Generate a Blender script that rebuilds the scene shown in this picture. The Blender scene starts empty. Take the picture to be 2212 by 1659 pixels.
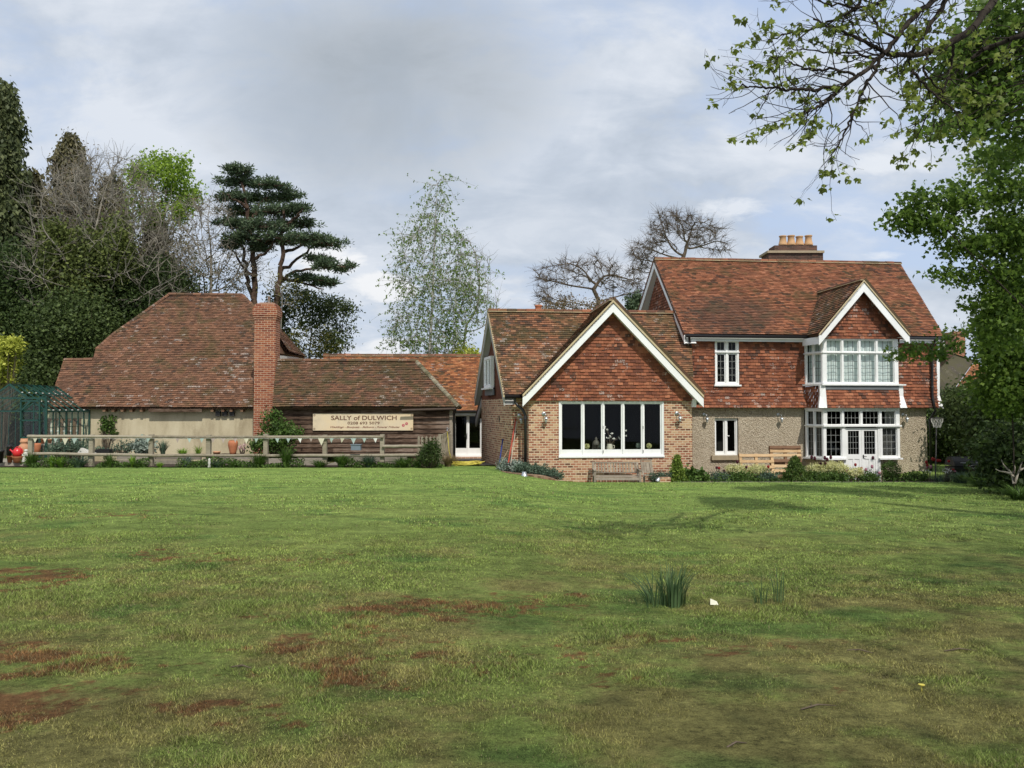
import bpy, math, random
import numpy as np
from mathutils import Vector
R = math.radians
rng = np.random.default_rng(7)
random.seed(7)
sc = bpy.context.scene
COL = sc.collection

# ------------------------------------------------------------------ camera, sky, sun, exposure
CAMZ = 1.6; PITCH = R(1.8); FPX = 1661.0
cam = bpy.data.cameras.new('camera'); camo = bpy.data.objects.new('camera', cam); COL.objects.link(camo)
cam.sensor_width = 36; cam.lens = 36 * FPX / 2212; cam.clip_end = 3000
camo.location = (0, 0, CAMZ); camo.rotation_euler = (R(90) + PITCH, 0, 0)
sc.camera = camo
sc.view_settings.view_transform = 'Standard'; sc.view_settings.look = 'None'
sc.view_settings.exposure = 0.0; sc.view_settings.gamma = 1
SUN = Vector((0.36, -1.0, 1.22)).normalized()
sl = bpy.data.lights.new('sun', 'SUN'); sl.energy = 3.3; sl.angle = R(0.6); sl.color = (1, .955, .88)
so = bpy.data.objects.new('sun', sl); COL.objects.link(so)
so.rotation_euler = (-SUN).to_track_quat('-Z', 'Y').to_euler(); so.location = (10, -30, 40)

class NT:                                   # tiny node helper
    def __init__(s, tree): s.t = tree; s.n = tree.nodes; s.l = tree.links
    def new(s, typ, ins=None, **kw):
        nd = s.n.new(typ)
        for k, v in kw.items(): setattr(nd, k, v)
        for k, v in (ins or {}).items(): s.set(nd.inputs[k], v)
        return nd
    def set(s, sock, v):
        if isinstance(v, bpy.types.NodeSocket): s.l.new(v, sock)
        elif hasattr(v, 'outputs'): s.l.new(v.outputs[0], sock)
        else: sock.default_value = v
    def m(s, op, a, b=0.0, c=None, clamp=False):
        nd = s.n.new('ShaderNodeMath'); nd.operation = op; nd.use_clamp = clamp
        s.set(nd.inputs[0], a); s.set(nd.inputs[1], b)
        if c is not None: s.set(nd.inputs[2], c)
        return nd.outputs[0]
    def mix(s, f, a, b, typ='MIX'):
        nd = s.n.new('ShaderNodeMix'); nd.data_type = 'RGBA'; nd.blend_type = typ
        s.set(nd.inputs[0], f); s.set(nd.inputs[6], a if not isinstance(a, tuple) else (*a[:3], 1)); s.set(nd.inputs[7], b if not isinstance(b, tuple) else (*b[:3], 1))
        return nd.outputs[2]
    def ramp(s, f, stops, interp='LINEAR'):
        nd = s.n.new('ShaderNodeValToRGB'); cr = nd.color_ramp; cr.interpolation = interp
        while len(cr.elements) < len(stops): cr.elements.new(.5)
        for e, (p, c) in zip(cr.elements, stops):
            e.position = p; e.color = (*c, 1) if isinstance(c, tuple) else (c, c, c, 1)
        s.set(nd.inputs[0], f); return nd.outputs[0]
    def noise(s, vec, scale, detail=4, rough=.55, dist=0.0):
        nd = s.new('ShaderNodeTexNoise', {'Scale': scale, 'Detail': detail, 'Roughness': rough, 'Distortion': dist})
        if vec is not None: s.set(nd.inputs['Vector'], vec)
        return nd.outputs[0]

W = bpy.data.worlds.new('World'); sc.world = W; W.use_nodes = True
t = NT(W.node_tree); t.n.clear()
wout = t.new('ShaderNodeOutputWorld')
sky = t.new('ShaderNodeTexSky', sky_type='NISHITA', sun_disc=False, sun_elevation=math.asin(SUN.z), sun_rotation=math.atan2(SUN.x, SUN.y), air_density=1.2, dust_density=2.0)
tc = t.new('ShaderNodeTexCoord'); sep = t.new('ShaderNodeSeparateXYZ', {0: tc.outputs['Generated']})
dx, dy, dz = sep.outputs
zz = t.m('ADD', t.m('MAXIMUM', dz, 0.0), .34)
cu = t.new('ShaderNodeCombineXYZ', {0: t.m('DIVIDE', dx, zz), 1: t.m('MULTIPLY', t.m('DIVIDE', dy, zz), 1.5), 2: 3.7})
yy = t.m('MAXIMUM', dy, .05); ta = t.m('DIVIDE', dx, yy); te = t.m('DIVIDE', dz, yy)
ce = t.new('ShaderNodeCombineXYZ', {0: ta, 1: te, 2: 0.0})
n1 = t.noise(cu, 1.5, 8, .58, .5); n2 = t.noise(cu, 4.4, 8, .58, .3); n3 = t.noise(ce, 16.0, 6, .6, .3); n4 = t.noise(ce, 4.5, 5, .55, .6); n5 = t.noise(t.new('ShaderNodeMapping', {'Vector': ce, 'Scale': (.6, 1.3, 1)}), 17.0, 8, .68, .5)
cover = t.ramp(t.m('ADD', t.m('MULTIPLY', n1, .7), t.m('MULTIPLY', n2, .3)), [(.38, 0.0), (.52, 1.0)])
skycol = t.mix(1.0, sky.outputs[0], (.12, .12, .12), 'MULTIPLY')
blue = t.mix(.8, skycol, (.57, .69, .92))
def blob(px, py, rx, ry, soft=1.0, namp=.5, ns=None):
    a0 = (px - 1106) / FPX; e0 = (881 - py) / FPX
    qa = t.m('POWER', t.m('ABSOLUTE', t.m('DIVIDE', t.m('SUBTRACT', ta, a0), rx / FPX)), 2.0)
    qe = t.m('POWER', t.m('ABSOLUTE', t.m('DIVIDE', t.m('SUBTRACT', te, e0), ry / FPX)), 2.0)
    v = t.m('SUBTRACT', 1.0, t.m('ADD', qa, qe))
    v = t.m('ADD', v, t.m('MULTIPLY', t.m('SUBTRACT', ns or n3, .5), namp))
    return t.m('MULTIPLY', v, soft, clamp=True)
white = t.ramp(t.m('ADD', t.m('MULTIPLY', n2, .6), t.m('MULTIPLY', n4, .4)), [(.33, (.46, .52, .60)), (.46, (.59, .65, .735)), (.60, (.78, .82, .88))])
c = t.mix(t.m('MULTIPLY', cover, .9), blue, white)
c = t.mix(t.m('MULTIPLY', blob(820, 160, 430, 290, .8, 2.0, n2), .8), c, (.35, .40, .455))
c = t.mix(t.m('MULTIPLY', blob(150, 420, 500, 260, .7, 1.6, n4), .45), c, (.70, .76, .85))
c = t.mix(t.m('MULTIPLY', blob(1150, 470, 700, 130, .8, 1.6, n4), .35), c, (.48, .55, .65))
for a in ((815, 610, 75, 26), (850, 628, 60, 26), (835, 750, 62, 26), (700, 560, 90, 40), (860, 780, 110, 26)):
    c = t.mix(t.m('MULTIPLY', blob(*a, 1.5, 4.2, n5), .95), c, (.93, .94, .96))
for a in ((1585, 452, 85, 28), (1900, 350, 120, 26), (1910, 548, 60, 12)):
    c = t.mix(t.m('MULTIPLY', blob(*a, 1.1, 4.5, n5), .75), c, (.83, .87, .93))
hz = t.ramp(te, [(.0, 1.0), (.22, 0.0)])
c = t.mix(t.m('MULTIPLY', hz, .25), c, (.50, .57, .67))
bg = t.new('ShaderNodeBackground', {0: c, 1: 1.0}); t.set(wout.inputs[0], bg)

# ------------------------------------------------------------------ pixel -> world (2212 px wide frame)
def U(px, py, Y):
    xc = (px - 1106) / FPX; yc = -(py - 829.5) / FPX
    dy_ = math.cos(PITCH) - yc * math.sin(PITCH); dz_ = math.sin(PITCH) + yc * math.cos(PITCH)
    return np.array([xc / dy_ * Y, Y, CAMZ + dz_ / dy_ * Y])
def mpp(Y): return Y / FPX

def sstep(t): t = np.clip(t, 0, 1); return t * t * (3 - 2 * t)
def gz(x, y):
    x = np.asarray(x, float); y = np.asarray(y, float)
    yp = np.maximum(y, 0)
    zl = np.where(yp < 24.5, -.27 * (yp / 24.5) ** 1.4, -.27 - .30 * np.clip((yp - 24.5) / 8.5, 0, 1))
    zr = -.55 * (np.minimum(yp, 22.4) / 22.4) ** 1.4 - .36 * sstep((yp - 22.45) / .4)
    k = sstep((x + 1.0) / 3.2); kk = sstep((x - 12.2) / 2)
    zr = zr * (1 - kk) + kk * (-.58 * (np.minimum(yp, 24) / 24) ** 1.4)
    return zl * (1 - k) + zr * k

# ------------------------------------------------------------------ objects
def tag(o, label=None, cat=None, group=None, kind=None):
    if label: o['label'] = label
    if cat: o['category'] = cat
    if group: o['group'] = group
    if kind: o['kind'] = kind
    return o
def thing(name, label, cat, loc, group=None):
    o = bpy.data.objects.new(name, None); COL.objects.link(o); o.location = Vector(loc)
    o.empty_display_size = .2
    return tag(o, label, cat, group)
def wloc(o):
    v = np.zeros(3)
    while o is not None: v = v + np.array(o.location); o = o.parent
    return v
def make_obj(name, me, parent=None, loc=None):
    o = bpy.data.objects.new(name, me); COL.objects.link(o)
    if parent is not None: o.parent = parent
    if loc is not None: o.location = Vector(loc)
    return o

class MB:
    def __init__(s): s.v = []; s.f = []; s.uv = []; s.r = []
    def poly(s, pts, uv=None, r=None):
        i = len(s.v); s.v += [tuple(map(float, p)) for p in pts]; n = len(pts)
        s.f.append(tuple(range(i, i + n)))
        if uv is None:
            p = np.array(pts); nn = np.cross(p[1] - p[0], p[2] - p[0]); a = np.abs(nn)
            if a[2] >= a.max() * .8: uv = [(q[0], q[1]) for q in p]
            elif a[1] >= a[0]: uv = [(q[0], q[2]) for q in p]
            else: uv = [(q[1], q[2]) for q in p]
        s.uv += list(uv); s.r.append(r if r is not None else (random.random(), random.random(), random.random()))
    def box(s, fr, a0, a1, b0, b1, d0, d1, r=None):
        P = fr.P; r = r or (random.random(), random.random(), random.random())
        c = lambda a, b, d: P(a, b, d)
        s.poly([c(a0,b0,d1), c(a1,b0,d1), c(a1,b1,d1), c(a0,b1,d1)], [(a0,b0),(a1,b0),(a1,b1),(a0,b1)], r)
        s.poly([c(a1,b0,d0), c(a0,b0,d0), c(a0,b1,d0), c(a1,b1,d0)], [(a1,b0),(a0,b0),(a0,b1),(a1,b1)], r)
        s.poly([c(a0,b0,d0), c(a0,b0,d1), c(a0,b1,d1), c(a0,b1,d0)], [(d0,b0),(d1,b0),(d1,b1),(d0,b1)], r)
        s.poly([c(a1,b0,d1), c(a1,b0,d0), c(a1,b1,d0), c(a1,b1,d1)], [(d1,b0),(d0,b0),(d0,b1),(d1,b1)], r)
        s.poly([c(a0,b1,d1), c(a1,b1,d1), c(a1,b1,d0), c(a0,b1,d0)], [(a0,d1),(a1,d1),(a1,d0),(a0,d0)], r)
        s.poly([c(a0,b0,d0), c(a1,b0,d0), c(a1,b0,d1), c(a0,b0,d1)], [(a0,d0),(a1,d0),(a1,d1),(a0,d1)], r)
    def wbox(s, x0, x1, y0, y1, z0, z1, r=None): s.box(WORLD, x0, x1, z0, z1, -y1, -y0, r)
    def beam(s, p, q, w, h, up=(0, 0, 1)):          # rectangular bar from p to q
        p = np.array(p, float); q = np.array(q, float); d = q - p; L = np.linalg.norm(d); d /= L
        x = np.cross(d, up); nx = np.linalg.norm(x)
        x = x / nx if nx > 1e-4 else np.array([1., 0, 0]); y = np.cross(x, d)
        r = (random.random(), random.random(), random.random())
        c = [[p + x * a * w / 2 + y * b * h / 2, q + x * a * w / 2 + y * b * h / 2] for a, b in ((-1,-1),(1,-1),(1,1),(-1,1))]
        for i in range(4):
            j = (i + 1) % 4; ww = w if i % 2 == 0 else h
            s.poly([c[i][0], c[j][0], c[j][1], c[i][1]], [(0,0),(0,ww),(L,ww),(L,0)], r)
        s.poly([k[0] for k in c[::-1]], [(0,0),(w,0),(w,h),(0,h)], r); s.poly([k[1] for k in c], [(0,0),(w,0),(w,h),(0,h)], r)
    def tube(s, pts, rad, n=8, cap=True):
        pts = [np.array(p, float) for p in pts]
        if not hasattr(rad, '__len__'): rad = [rad] * len(pts)
        rings = []; L = 0; r = (random.random(), random.random(), random.random()); ls = []
        ref = None
        for i, p in enumerate(pts):
            d = (pts[min(i + 1, len(pts) - 1)] - pts[max(i - 1, 0)]); d /= (np.linalg.norm(d) + 1e-9)
            if ref is None: ref = np.array([0, 0, 1.]) if abs(d[2]) < .9 else np.array([1., 0, 0])
            x = np.cross(d, ref); x /= np.linalg.norm(x) + 1e-9; y = np.cross(x, d); ref = -np.cross(x, d) * -1
            rings.append([p + rad[i] * (math.cos(2*math.pi*k/n) * x + math.sin(2*math.pi*k/n) * y) for k in range(n)])
            if i: L += np.linalg.norm(p - pts[i - 1])
            ls.append(L)
        base = len(s.v)
        for rg in rings: s.v += [tuple(q) for q in rg]
        for i in range(len(pts) - 1):
            for k in range(n):
                k2 = (k + 1) % n
                s.f.append((base + i*n + k, base + i*n + k2, base + (i+1)*n + k2, base + (i+1)*n + k))
                u0 = k / n * 6.28 * rad[0]; u1 = (k + 1) / n * 6.28 * rad[0]
                s.uv += [(u0, ls[i]), (u1, ls[i]), (u1, ls[i+1]), (u0, ls[i+1])]; s.r.append(r)
        if cap:
            for i in (0, len(pts) - 1):
                s.f.append(tuple(base + i*n + k for k in range(n))); s.uv += [(0, 0)] * n; s.r.append(r)
    def lathe(s, c, prof, n=18, axis=(0, 0, 1)):
        c = np.array(c, float); az = np.array(axis, float); az /= np.linalg.norm(az)
        ax = np.cross(az, (0, 1., 0.01)); ax /= np.linalg.norm(ax); ay = np.cross(az, ax)
        base = len(s.v); r = (random.random(), random.random(), random.random())
        for (rd, h) in prof:
            s.v += [tuple(c + az*h + rd*(math.cos(2*math.pi*k/n)*ax + math.sin(2*math.pi*k/n)*ay)) for k in range(n)]
        for i in range(len(prof) - 1):
            for k in range(n):
                k2 = (k + 1) % n
                s.f.append((base+i*n+k, base+i*n+k2, base+(i+1)*n+k2, base+(i+1)*n+k)); s.r.append(r)
                s.uv += [(k/n, prof[i][1]), ((k+1)/n, prof[i][1]), ((k+1)/n, prof[i+1][1]), (k/n, prof[i+1][1])]
    def build(s, name, mat, parent=None, smooth=False, label=None):
        off = wloc(parent) if parent is not None else np.zeros(3)
        v = np.array(s.v, float) - off
        me = bpy.data.meshes.new(name); me.from_pydata([tuple(q) for q in v], [], s.f); me.update()
        ul = me.uv_layers.new(name='UVMap'); ul.data.foreach_set('uv', np.array(s.uv, np.float32).ravel())
        at = me.attributes.new('rnd', 'FLOAT_COLOR', 'FACE'); rr = np.ones((len(s.f), 4), np.float32); rr[:, :3] = np.array(s.r)[:, :3]; at.data.foreach_set('color', rr.ravel())
        if mat: me.materials.append(mat)
        if smooth: me.polygons.foreach_set('use_smooth', [True] * len(me.polygons))
        o = make_obj(name, me, parent)
        if label: o['label'] = label
        return o
    def alone(s, name, mat, label, cat, group=None, smooth=False, kind=None):   # a thing that is one mesh, origin at its base
        v = np.array(s.v, float); base = np.array([v[:, 0].mean(), v[:, 1].mean(), v[:, 2].min()])
        o = s.build(name, mat, None, smooth)
        o.data.transform(__import__('mathutils').Matrix.Translation(Vector(-base))); o.location = Vector(base)
        return tag(o, label, cat, group, kind)

class Fr:                                   # upright facade frame: a along, b up, d towards the viewer
    def __init__(s, O, th=0.0):
        s.O = np.array(O, float); s.ex = np.array([math.cos(th), math.sin(th), 0]); s.en = np.array([math.sin(th), -math.cos(th), 0]); s.ez = np.array([0, 0, 1.])
    def P(s, a, b, d=0.0): return s.O + a * s.ex + b * s.ez + d * s.en
    def px(s, px, py, d=0.0):               # pixel on the plane at offset d -> (a, b)
        o = np.array([0, 0, CAMZ]); r = U(px, py, 1.0) - o
        q = s.O + d * s.en; k = np.dot(q - o, s.en) / np.dot(r, s.en); p = o + k * r - s.O
        return float(np.dot(p, s.ex)), float(p[2])
WORLD = Fr((0, 0, 0), 0.0)

def np_mesh(name, V, F, rnd, mat, parent=None, smooth=False):     # equal-sized faces from numpy
    off = wloc(parent) if parent is not None else np.zeros(3)
    V = (V - off).astype(np.float32); nf, k = F.shape
    me = bpy.data.meshes.new(name); me.vertices.add(len(V)); me.vertices.foreach_set('co', V.ravel())
    me.loops.add(nf * k); me.loops.foreach_set('vertex_index', F.astype(np.int32).ravel())
    me.polygons.add(nf); me.polygons.foreach_set('loop_start', np.arange(0, nf * k, k, dtype=np.int32))
    me.update(calc_edges=True)
    if rnd is not None:
        at = me.attributes.new('rnd', 'FLOAT_COLOR', 'FACE'); q = np.ones((nf, 4), np.float32); q[:, :rnd.shape[1]] = rnd; at.data.foreach_set('color', q.ravel())
    if smooth: me.polygons.foreach_set('use_smooth', np.ones(nf, bool))
    me.materials.append(mat); me.validate()
    return make_obj(name, me, parent)

def clip_half(poly, n, c):                   # keep points with n.p <= c  (2-D)
    out = []
    for i in range(len(poly)):
        p, q = poly[i], poly[(i + 1) % len(poly)]
        dp = n[0]*p[0] + n[1]*p[1] - c; dq = n[0]*q[0] + n[1]*q[1] - c
        if dp <= 0: out.append(p)
        if (dp < 0 < dq) or (dq < 0 < dp):
            k = dp / (dp - dq); out.append((p[0] + k*(q[0]-p[0]), p[1] + k*(q[1]-p[1])))
    return out
def clip_convex(poly, conv):
    ar = sum(conv[i][0]*conv[(i+1) % len(conv)][1] - conv[(i+1) % len(conv)][0]*conv[i][1] for i in range(len(conv)))
    cv = conv if ar > 0 else conv[::-1]
    for i in range(len(cv)):
        a, b = cv[i], cv[(i + 1) % len(cv)]
        n = (b[1]-a[1], -(b[0]-a[0])); poly = clip_half(poly, n, n[0]*a[0] + n[1]*a[1])
        if len(poly) < 3: return []
    return poly
def cut_hole(poly, h):                       # convex poly minus rectangle
    x0, x1, y0, y1 = h; out = []
    for n, c in (((1,0),x0), ((-1,0),-x1), ((0,1),y0), ((0,-1),-y1)):
        p = clip_half(poly, n, c)
        if len(p) >= 3: out.append(p)
        poly = clip_half(poly, (-n[0], -n[1]), -c)
        if len(poly) < 3: break
    return out
def tiles(mb, pts, g=.1, w=.165, th=.026, holes=(), jit=.006, lift=0.0, extra=(), wav=.004):
    # hand-laid plain tiles over a convex planar polygon (3-D points), each tile its own face and butt edge
    p = np.array(pts, float); n = np.zeros(3)
    for i in range(len(p)): n += np.cross(p[i], p[(i+1) % len(p)])
    n /= np.linalg.norm(n)
    if n[1] > 0.0 and abs(n[1]) > .05 or (abs(n[1]) <= .05 and n[2] < 0): n = -n
    e1 = np.cross((0, 0, 1.), n); e1 /= np.linalg.norm(e1); e2 = np.cross(n, e1)
    if e2[2] < 0: e2 = -e2
    O = p[np.argmin(p @ e2)]; conv = [((q-O) @ e1, (q-O) @ e2) for q in p]; convs = [conv] + [[((np.array(q)-O) @ e1, (np.array(q)-O) @ e2) for q in ex] for ex in extra]
    allp = [q for cv in convs for q in cv]; a0 = min(q[0] for q in allp); a1 = max(q[0] for q in allp); b1 = max(q[1] for q in allp)
    row = 0; b = 0.0
    while b < b1:
        a = a0 - w * (1 + .5 * (row % 2)) + random.uniform(-.01, .01)
        sag = .0
        while a < a1:
            jb = random.uniform(-jit, jit) + wav * math.sin(a * 1.1 + row * .23) + wav * .6 * math.sin(a * 2.9 - row * .4); gp = .0025
            rect = [(a+gp, b+jb), (a+w-gp, b+jb), (a+w-gp, b+g+.012), (a+gp, b+g+.012)]
            pieces = [pol for pol in (clip_convex(rect, cv) for cv in convs) if len(pol) >= 3]
            for h in holes:
                pieces = [z for q in pieces for z in cut_hole(q, h)]
            t0 = th * random.uniform(.8, 1.35); tl = random.uniform(-.003, .003); rr = (random.random(), random.random(), random.random())
            for q in pieces:
                und = wav * (1.5 + 1.2 * math.sin(a * .7 + row * .05) + 1.0 * math.sin(row * .21 + a * .3)); hh = lambda s_: lift + und + .002 + t0 * (1 - (s_[1] - b) / g * .85) + tl * (s_[0] - a) / w
                mb.poly([O + s_[0]*e1 + s_[1]*e2 + n*hh(s_) for s_ in q], q, rr)
                lo = [s_ for s_ in q if abs(s_[1] - (b + jb)) < 1e-4]
                if len(lo) == 2:
                    lo.sort(); l0, l1 = lo
                    A = O + l0[0]*e1 + l0[1]*e2; B = O + l1[0]*e1 + l1[1]*e2
                    k0, k1 = hh(l0), hh(l1); mb.poly([A + n*k0*.5, B + n*k1*.5, B + n*k1, A + n*k0], [l0, l1, l1, l0], rr)      # tail edge; the gap below it stays open
            a += w
        b += g; row += 1
    return n
def tile_frame(pts):
    p = np.array(pts, float); n = np.zeros(3)
    for i in range(len(p)): n += np.cross(p[i], p[(i+1) % len(p)])
    n /= np.linalg.norm(n)
    if n[1] > 0: n = -n
    e1 = np.cross((0, 0, 1.), n); e1 /= np.linalg.norm(e1); e2 = np.cross(n, e1)
    if e2[2] < 0: e2 = -e2
    return p[np.argmin(p @ e2)], e1, e2, n
def holed_rect(mb, fr, a0, a1, b0, b1, d, holes):
    for pol in [z for z in reduce_holes([(a0,b0),(a1,b0),(a1,b1),(a0,b1)], holes)]:
        mb.poly([fr.P(q[0], q[1], d) for q in pol], pol)
def reduce_holes(poly, holes):
    ps = [poly]
    for h in holes: ps = [z for q in ps for z in cut_hole(q, h)]
    return ps
# ------------------------------------------------------------------ materials
def mat(name, fn):
    m = bpy.data.materials.new(name); m.use_nodes = True; t = NT(m.node_tree); t.n.clear()
    out = t.new('ShaderNodeOutputMaterial'); sh = fn(t); t.set(out.inputs[0], sh); return m
def pbr(t, col, rough=.8, bump=None, bs=.3, bd=.01, spec=.4, metal=0.0):
    p = t.new('ShaderNodeBsdfPrincipled'); t.set(p.inputs['Base Color'], (*col, 1) if isinstance(col, tuple) else col)
    t.set(p.inputs['Roughness'], rough); p.inputs['Specular IOR Level'].default_value = spec; p.inputs['Metallic'].default_value = metal
    if bump is not None:
        b = t.new('ShaderNodeBump', {'Strength': bs, 'Distance': bd, 'Height': bump}); t.set(p.inputs['Normal'], b)
    return p.outputs[0]
def geo(t): return t.new('ShaderNodeTexCoord').outputs['Object']
def uvn(t): return t.new('ShaderNodeTexCoord').outputs['UV']
def rnd(t):
    a = t.new('ShaderNodeAttribute', attribute_name='rnd'); s = t.new('ShaderNodeSeparateColor', {0: a.outputs['Color']}); return s.outputs

def simple(name, col, rough=.7, var=.25, scale=3.0, bump=.2, spec=.35, metal=0.0, fine=40.0):
    def fn(t):
        g = geo(t); n = t.noise(g, scale, 6, .6); f = t.noise(g, fine, 4, .6)
        k = t.m('ADD', t.m('MULTIPLY', t.m('SUBTRACT', n, .5), var * 2.2), 1.0); k = t.m('ADD', k, t.m('MULTIPLY', t.m('SUBTRACT', f, .5), var))
        c = t.mix(1.0, col, t.new('ShaderNodeCombineColor', {0: k, 1: k, 2: k}).outputs[0], 'MULTIPLY')
        return pbr(t, c, rough, f, bump, .01, spec, metal)
    return mat(name, fn)

def tilemat(name, stops, lichen=.0, moss=.0, dark=0.0, stain=None):
    def fn(t):
        r = rnd(t); g = geo(t); n = t.noise(g, 1.1, 5, .6); n2 = t.noise(g, 30, 4, .65)
        k = t.m('ADD', t.m('MULTIPLY', r[0], .8), t.m('MULTIPLY', t.m('SUBTRACT', n, .4), .75))
        c = t.ramp(k, stops)
        v = t.m('ADD', t.m('MULTIPLY', n2, .7), t.m('ADD', .5, t.m('MULTIPLY', r[1], .3)))
        c = t.mix(1.0, c, t.new('ShaderNodeCombineColor', {0: v, 1: v, 2: v}).outputs[0], 'MULTIPLY')
        if dark:      # scattered darker, over-burnt tiles, thicker in weathered areas
            m = t.m('GREATER_THAN', t.m('ADD', r[2], t.m('MULTIPLY', t.m('SUBTRACT', t.noise(g, .55, 4, .6, .3), .5), 1.8)), 1.0 - dark)
            c = t.mix(t.m('MULTIPLY', m, .7), c, (.045, .034, .028))
        if moss:
            m = t.ramp(t.m('ADD', t.noise(g, 1.7, 7, .65, .4), t.m('MULTIPLY', n2, .2)), [(.62 - moss * .3, 0.0), (.78 - moss * .3, 1.0)])
            c = t.mix(t.m('MULTIPLY', m, .6), c, (.075, .07, .028))
        if stain: c = stain(t, g, c, n2)
        if lichen:
            a = t.noise(g, 27.0, 4, .65, .3); b = t.noise(g, .9, 3, .5)     # pale crusts sitting on single tiles
            pick = t.m('FRACT', t.m('MULTIPLY', t.m('ADD', r[1], r[2]), 7.31))
            m = t.ramp(t.m('ADD', t.m('ADD', a, t.m('MULTIPLY', t.m('SUBTRACT', b, .5), .7)), t.m('MULTIPLY', t.m('GREATER_THAN', pick, .86 - lichen * .1), .16)), [(.74 - lichen * .06, 0.0), (.79 - lichen * .06, 1.0)])
            c = t.mix(t.m('MULTIPLY', m, .7), c, (.44, .38, .33))
        return pbr(t, c, .88, n2, .5, .006, .25)
    return mat(name, fn)

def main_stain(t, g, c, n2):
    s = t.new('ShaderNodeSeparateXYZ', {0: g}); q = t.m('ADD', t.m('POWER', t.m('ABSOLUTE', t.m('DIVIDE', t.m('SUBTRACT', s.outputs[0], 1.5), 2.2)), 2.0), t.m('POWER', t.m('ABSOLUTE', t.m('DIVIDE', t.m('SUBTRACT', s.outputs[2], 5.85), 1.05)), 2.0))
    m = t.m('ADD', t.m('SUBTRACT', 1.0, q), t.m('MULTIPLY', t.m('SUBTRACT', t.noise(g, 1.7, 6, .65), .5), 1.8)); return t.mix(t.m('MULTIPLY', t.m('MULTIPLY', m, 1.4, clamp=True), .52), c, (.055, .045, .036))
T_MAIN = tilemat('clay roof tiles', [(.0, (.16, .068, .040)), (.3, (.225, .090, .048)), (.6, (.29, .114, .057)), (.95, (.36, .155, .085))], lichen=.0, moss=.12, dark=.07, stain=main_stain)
T_COT = tilemat('mixed clay roof tiles', [(.0, (.075, .05, .035)), (.3, (.16, .078, .045)), (.6, (.26, .112, .058)), (.95, (.36, .19, .105))], lichen=.1, moss=.3, dark=.20)
T_HUNG = tilemat('hung clay tiles', [(.0, (.13, .05, .032)), (.3, (.20, .073, .040)), (.6, (.27, .094, .048)), (.95, (.37, .15, .08))], lichen=.25, moss=.0, dark=.05)
def barn_stain(t, g, c, n2):
    m = t.ramp(t.noise(g, .9, 7, .7, .8), [(.66, 0.0), (.72, 1.0)]); return t.mix(t.m('MULTIPLY', m, .7), c, (.05, .042, .03))
T_BARN = tilemat('old barn tiles', [(.0, (.11, .062, .040)), (.35, (.16, .082, .050)), (.7, (.20, .099, .058)), (1.0, (.26, .135, .08))], lichen=.30, moss=.10, dark=.02, stain=barn_stain)
T_BARN2 = tilemat('old shed tiles', [(.0, (.085, .05, .033)), (.35, (.14, .074, .047)), (.7, (.19, .093, .055)), (1.0, (.25, .12, .07))], lichen=.1, moss=.34, dark=.04)
T_LINK = tilemat('newer orange tiles', [(.0, (.15, .065, .035)), (.3, (.26, .10, .045)), (.65, (.37, .145, .06)), (1.0, (.46, .22, .10))], lichen=.15, moss=.12, dark=.12)
M_RIDGE = tilemat('ridge tiles', [(.0, (.10, .05, .035)), (.5, (.22, .09, .05)), (1.0, (.34, .13, .065))], lichen=.2, moss=.2, dark=.1)

def brickmat(name, stops, mortar, bw=.225, bh=.075, ms=.0065, wav=.5):
    def fn(t):
        uv = uvn(t); g = geo(t)
        w = t.new('ShaderNodeVectorMath', {0: uv, 1: t.new('ShaderNodeVectorMath', {0: t.new('ShaderNodeTexNoise', {'Vector': g, 'Scale': 4.0}).outputs['Color'], 1: (.006, .006, 0)}, operation='MULTIPLY').outputs[0]}, operation='ADD').outputs[0]
        b = t.new('ShaderNodeTexBrick', {'Vector': w, 'Color1': (0, 0, 0, 1), 'Color2': (1, 1, 1, 1), 'Mortar': (.5, .5, .5, 1), 'Scale': 1.0, 'Mortar Size': ms, 'Mortar Smooth': .3, 'Bias': 0.0, 'Brick Width': bw, 'Row Height': bh})
        n = t.noise(g, 55, 5, .7); n1 = t.noise(g, .8, 4, .6)
        k = t.m('ADD', t.m('MULTIPLY', b.outputs['Color'], .9), t.m('MULTIPLY', t.m('SUBTRACT', n1, .5), wav))
        c = t.ramp(k, stops)
        v = t.m('ADD', t.m('MULTIPLY', n, .8), .6); vv = t.new('ShaderNodeCombineColor', {0: v, 1: v, 2: v}).outputs[0]
        c = t.mix(b.outputs['Fac'], c, mortar); c = t.mix(1.0, c, vv, 'MULTIPLY')
        hgt = t.m('ADD', t.m('MULTIPLY', b.outputs['Fac'], -1.0), t.m('MULTIPLY', n, .5))
        return pbr(t, c, .9, hgt, .6, .01, .2)
    return mat(name, fn)
M_BRICK = brickmat('mixed stock brick', [(.0, (.13, .06, .035)), (.18, (.28, .11, .065)), (.38, (.38, .155, .09)), (.55, (.45, .215, .125)), (.68, (.50, .30, .175)), (.88, (.56, .38, .22)), (1.0, (.48, .36, .24))], (.62, .49, .34), ms=.013, wav=.25, bw=.172)
M_REDBR = brickmat('red chimney brick', [(.0, (.17, .05, .032)), (.4, (.26, .078, .042)), (.8, (.34, .12, .06)), (1.0, (.38, .18, .10))], (.52, .38, .26), bh=.079, ms=.009, wav=.4)
M_DKBR = brickmat('dark chimney brick', [(.0, (.06, .04, .03)), (.5, (.11, .06, .045)), (1.0, (.18, .09, .06))], (.16, .12, .09))

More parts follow.
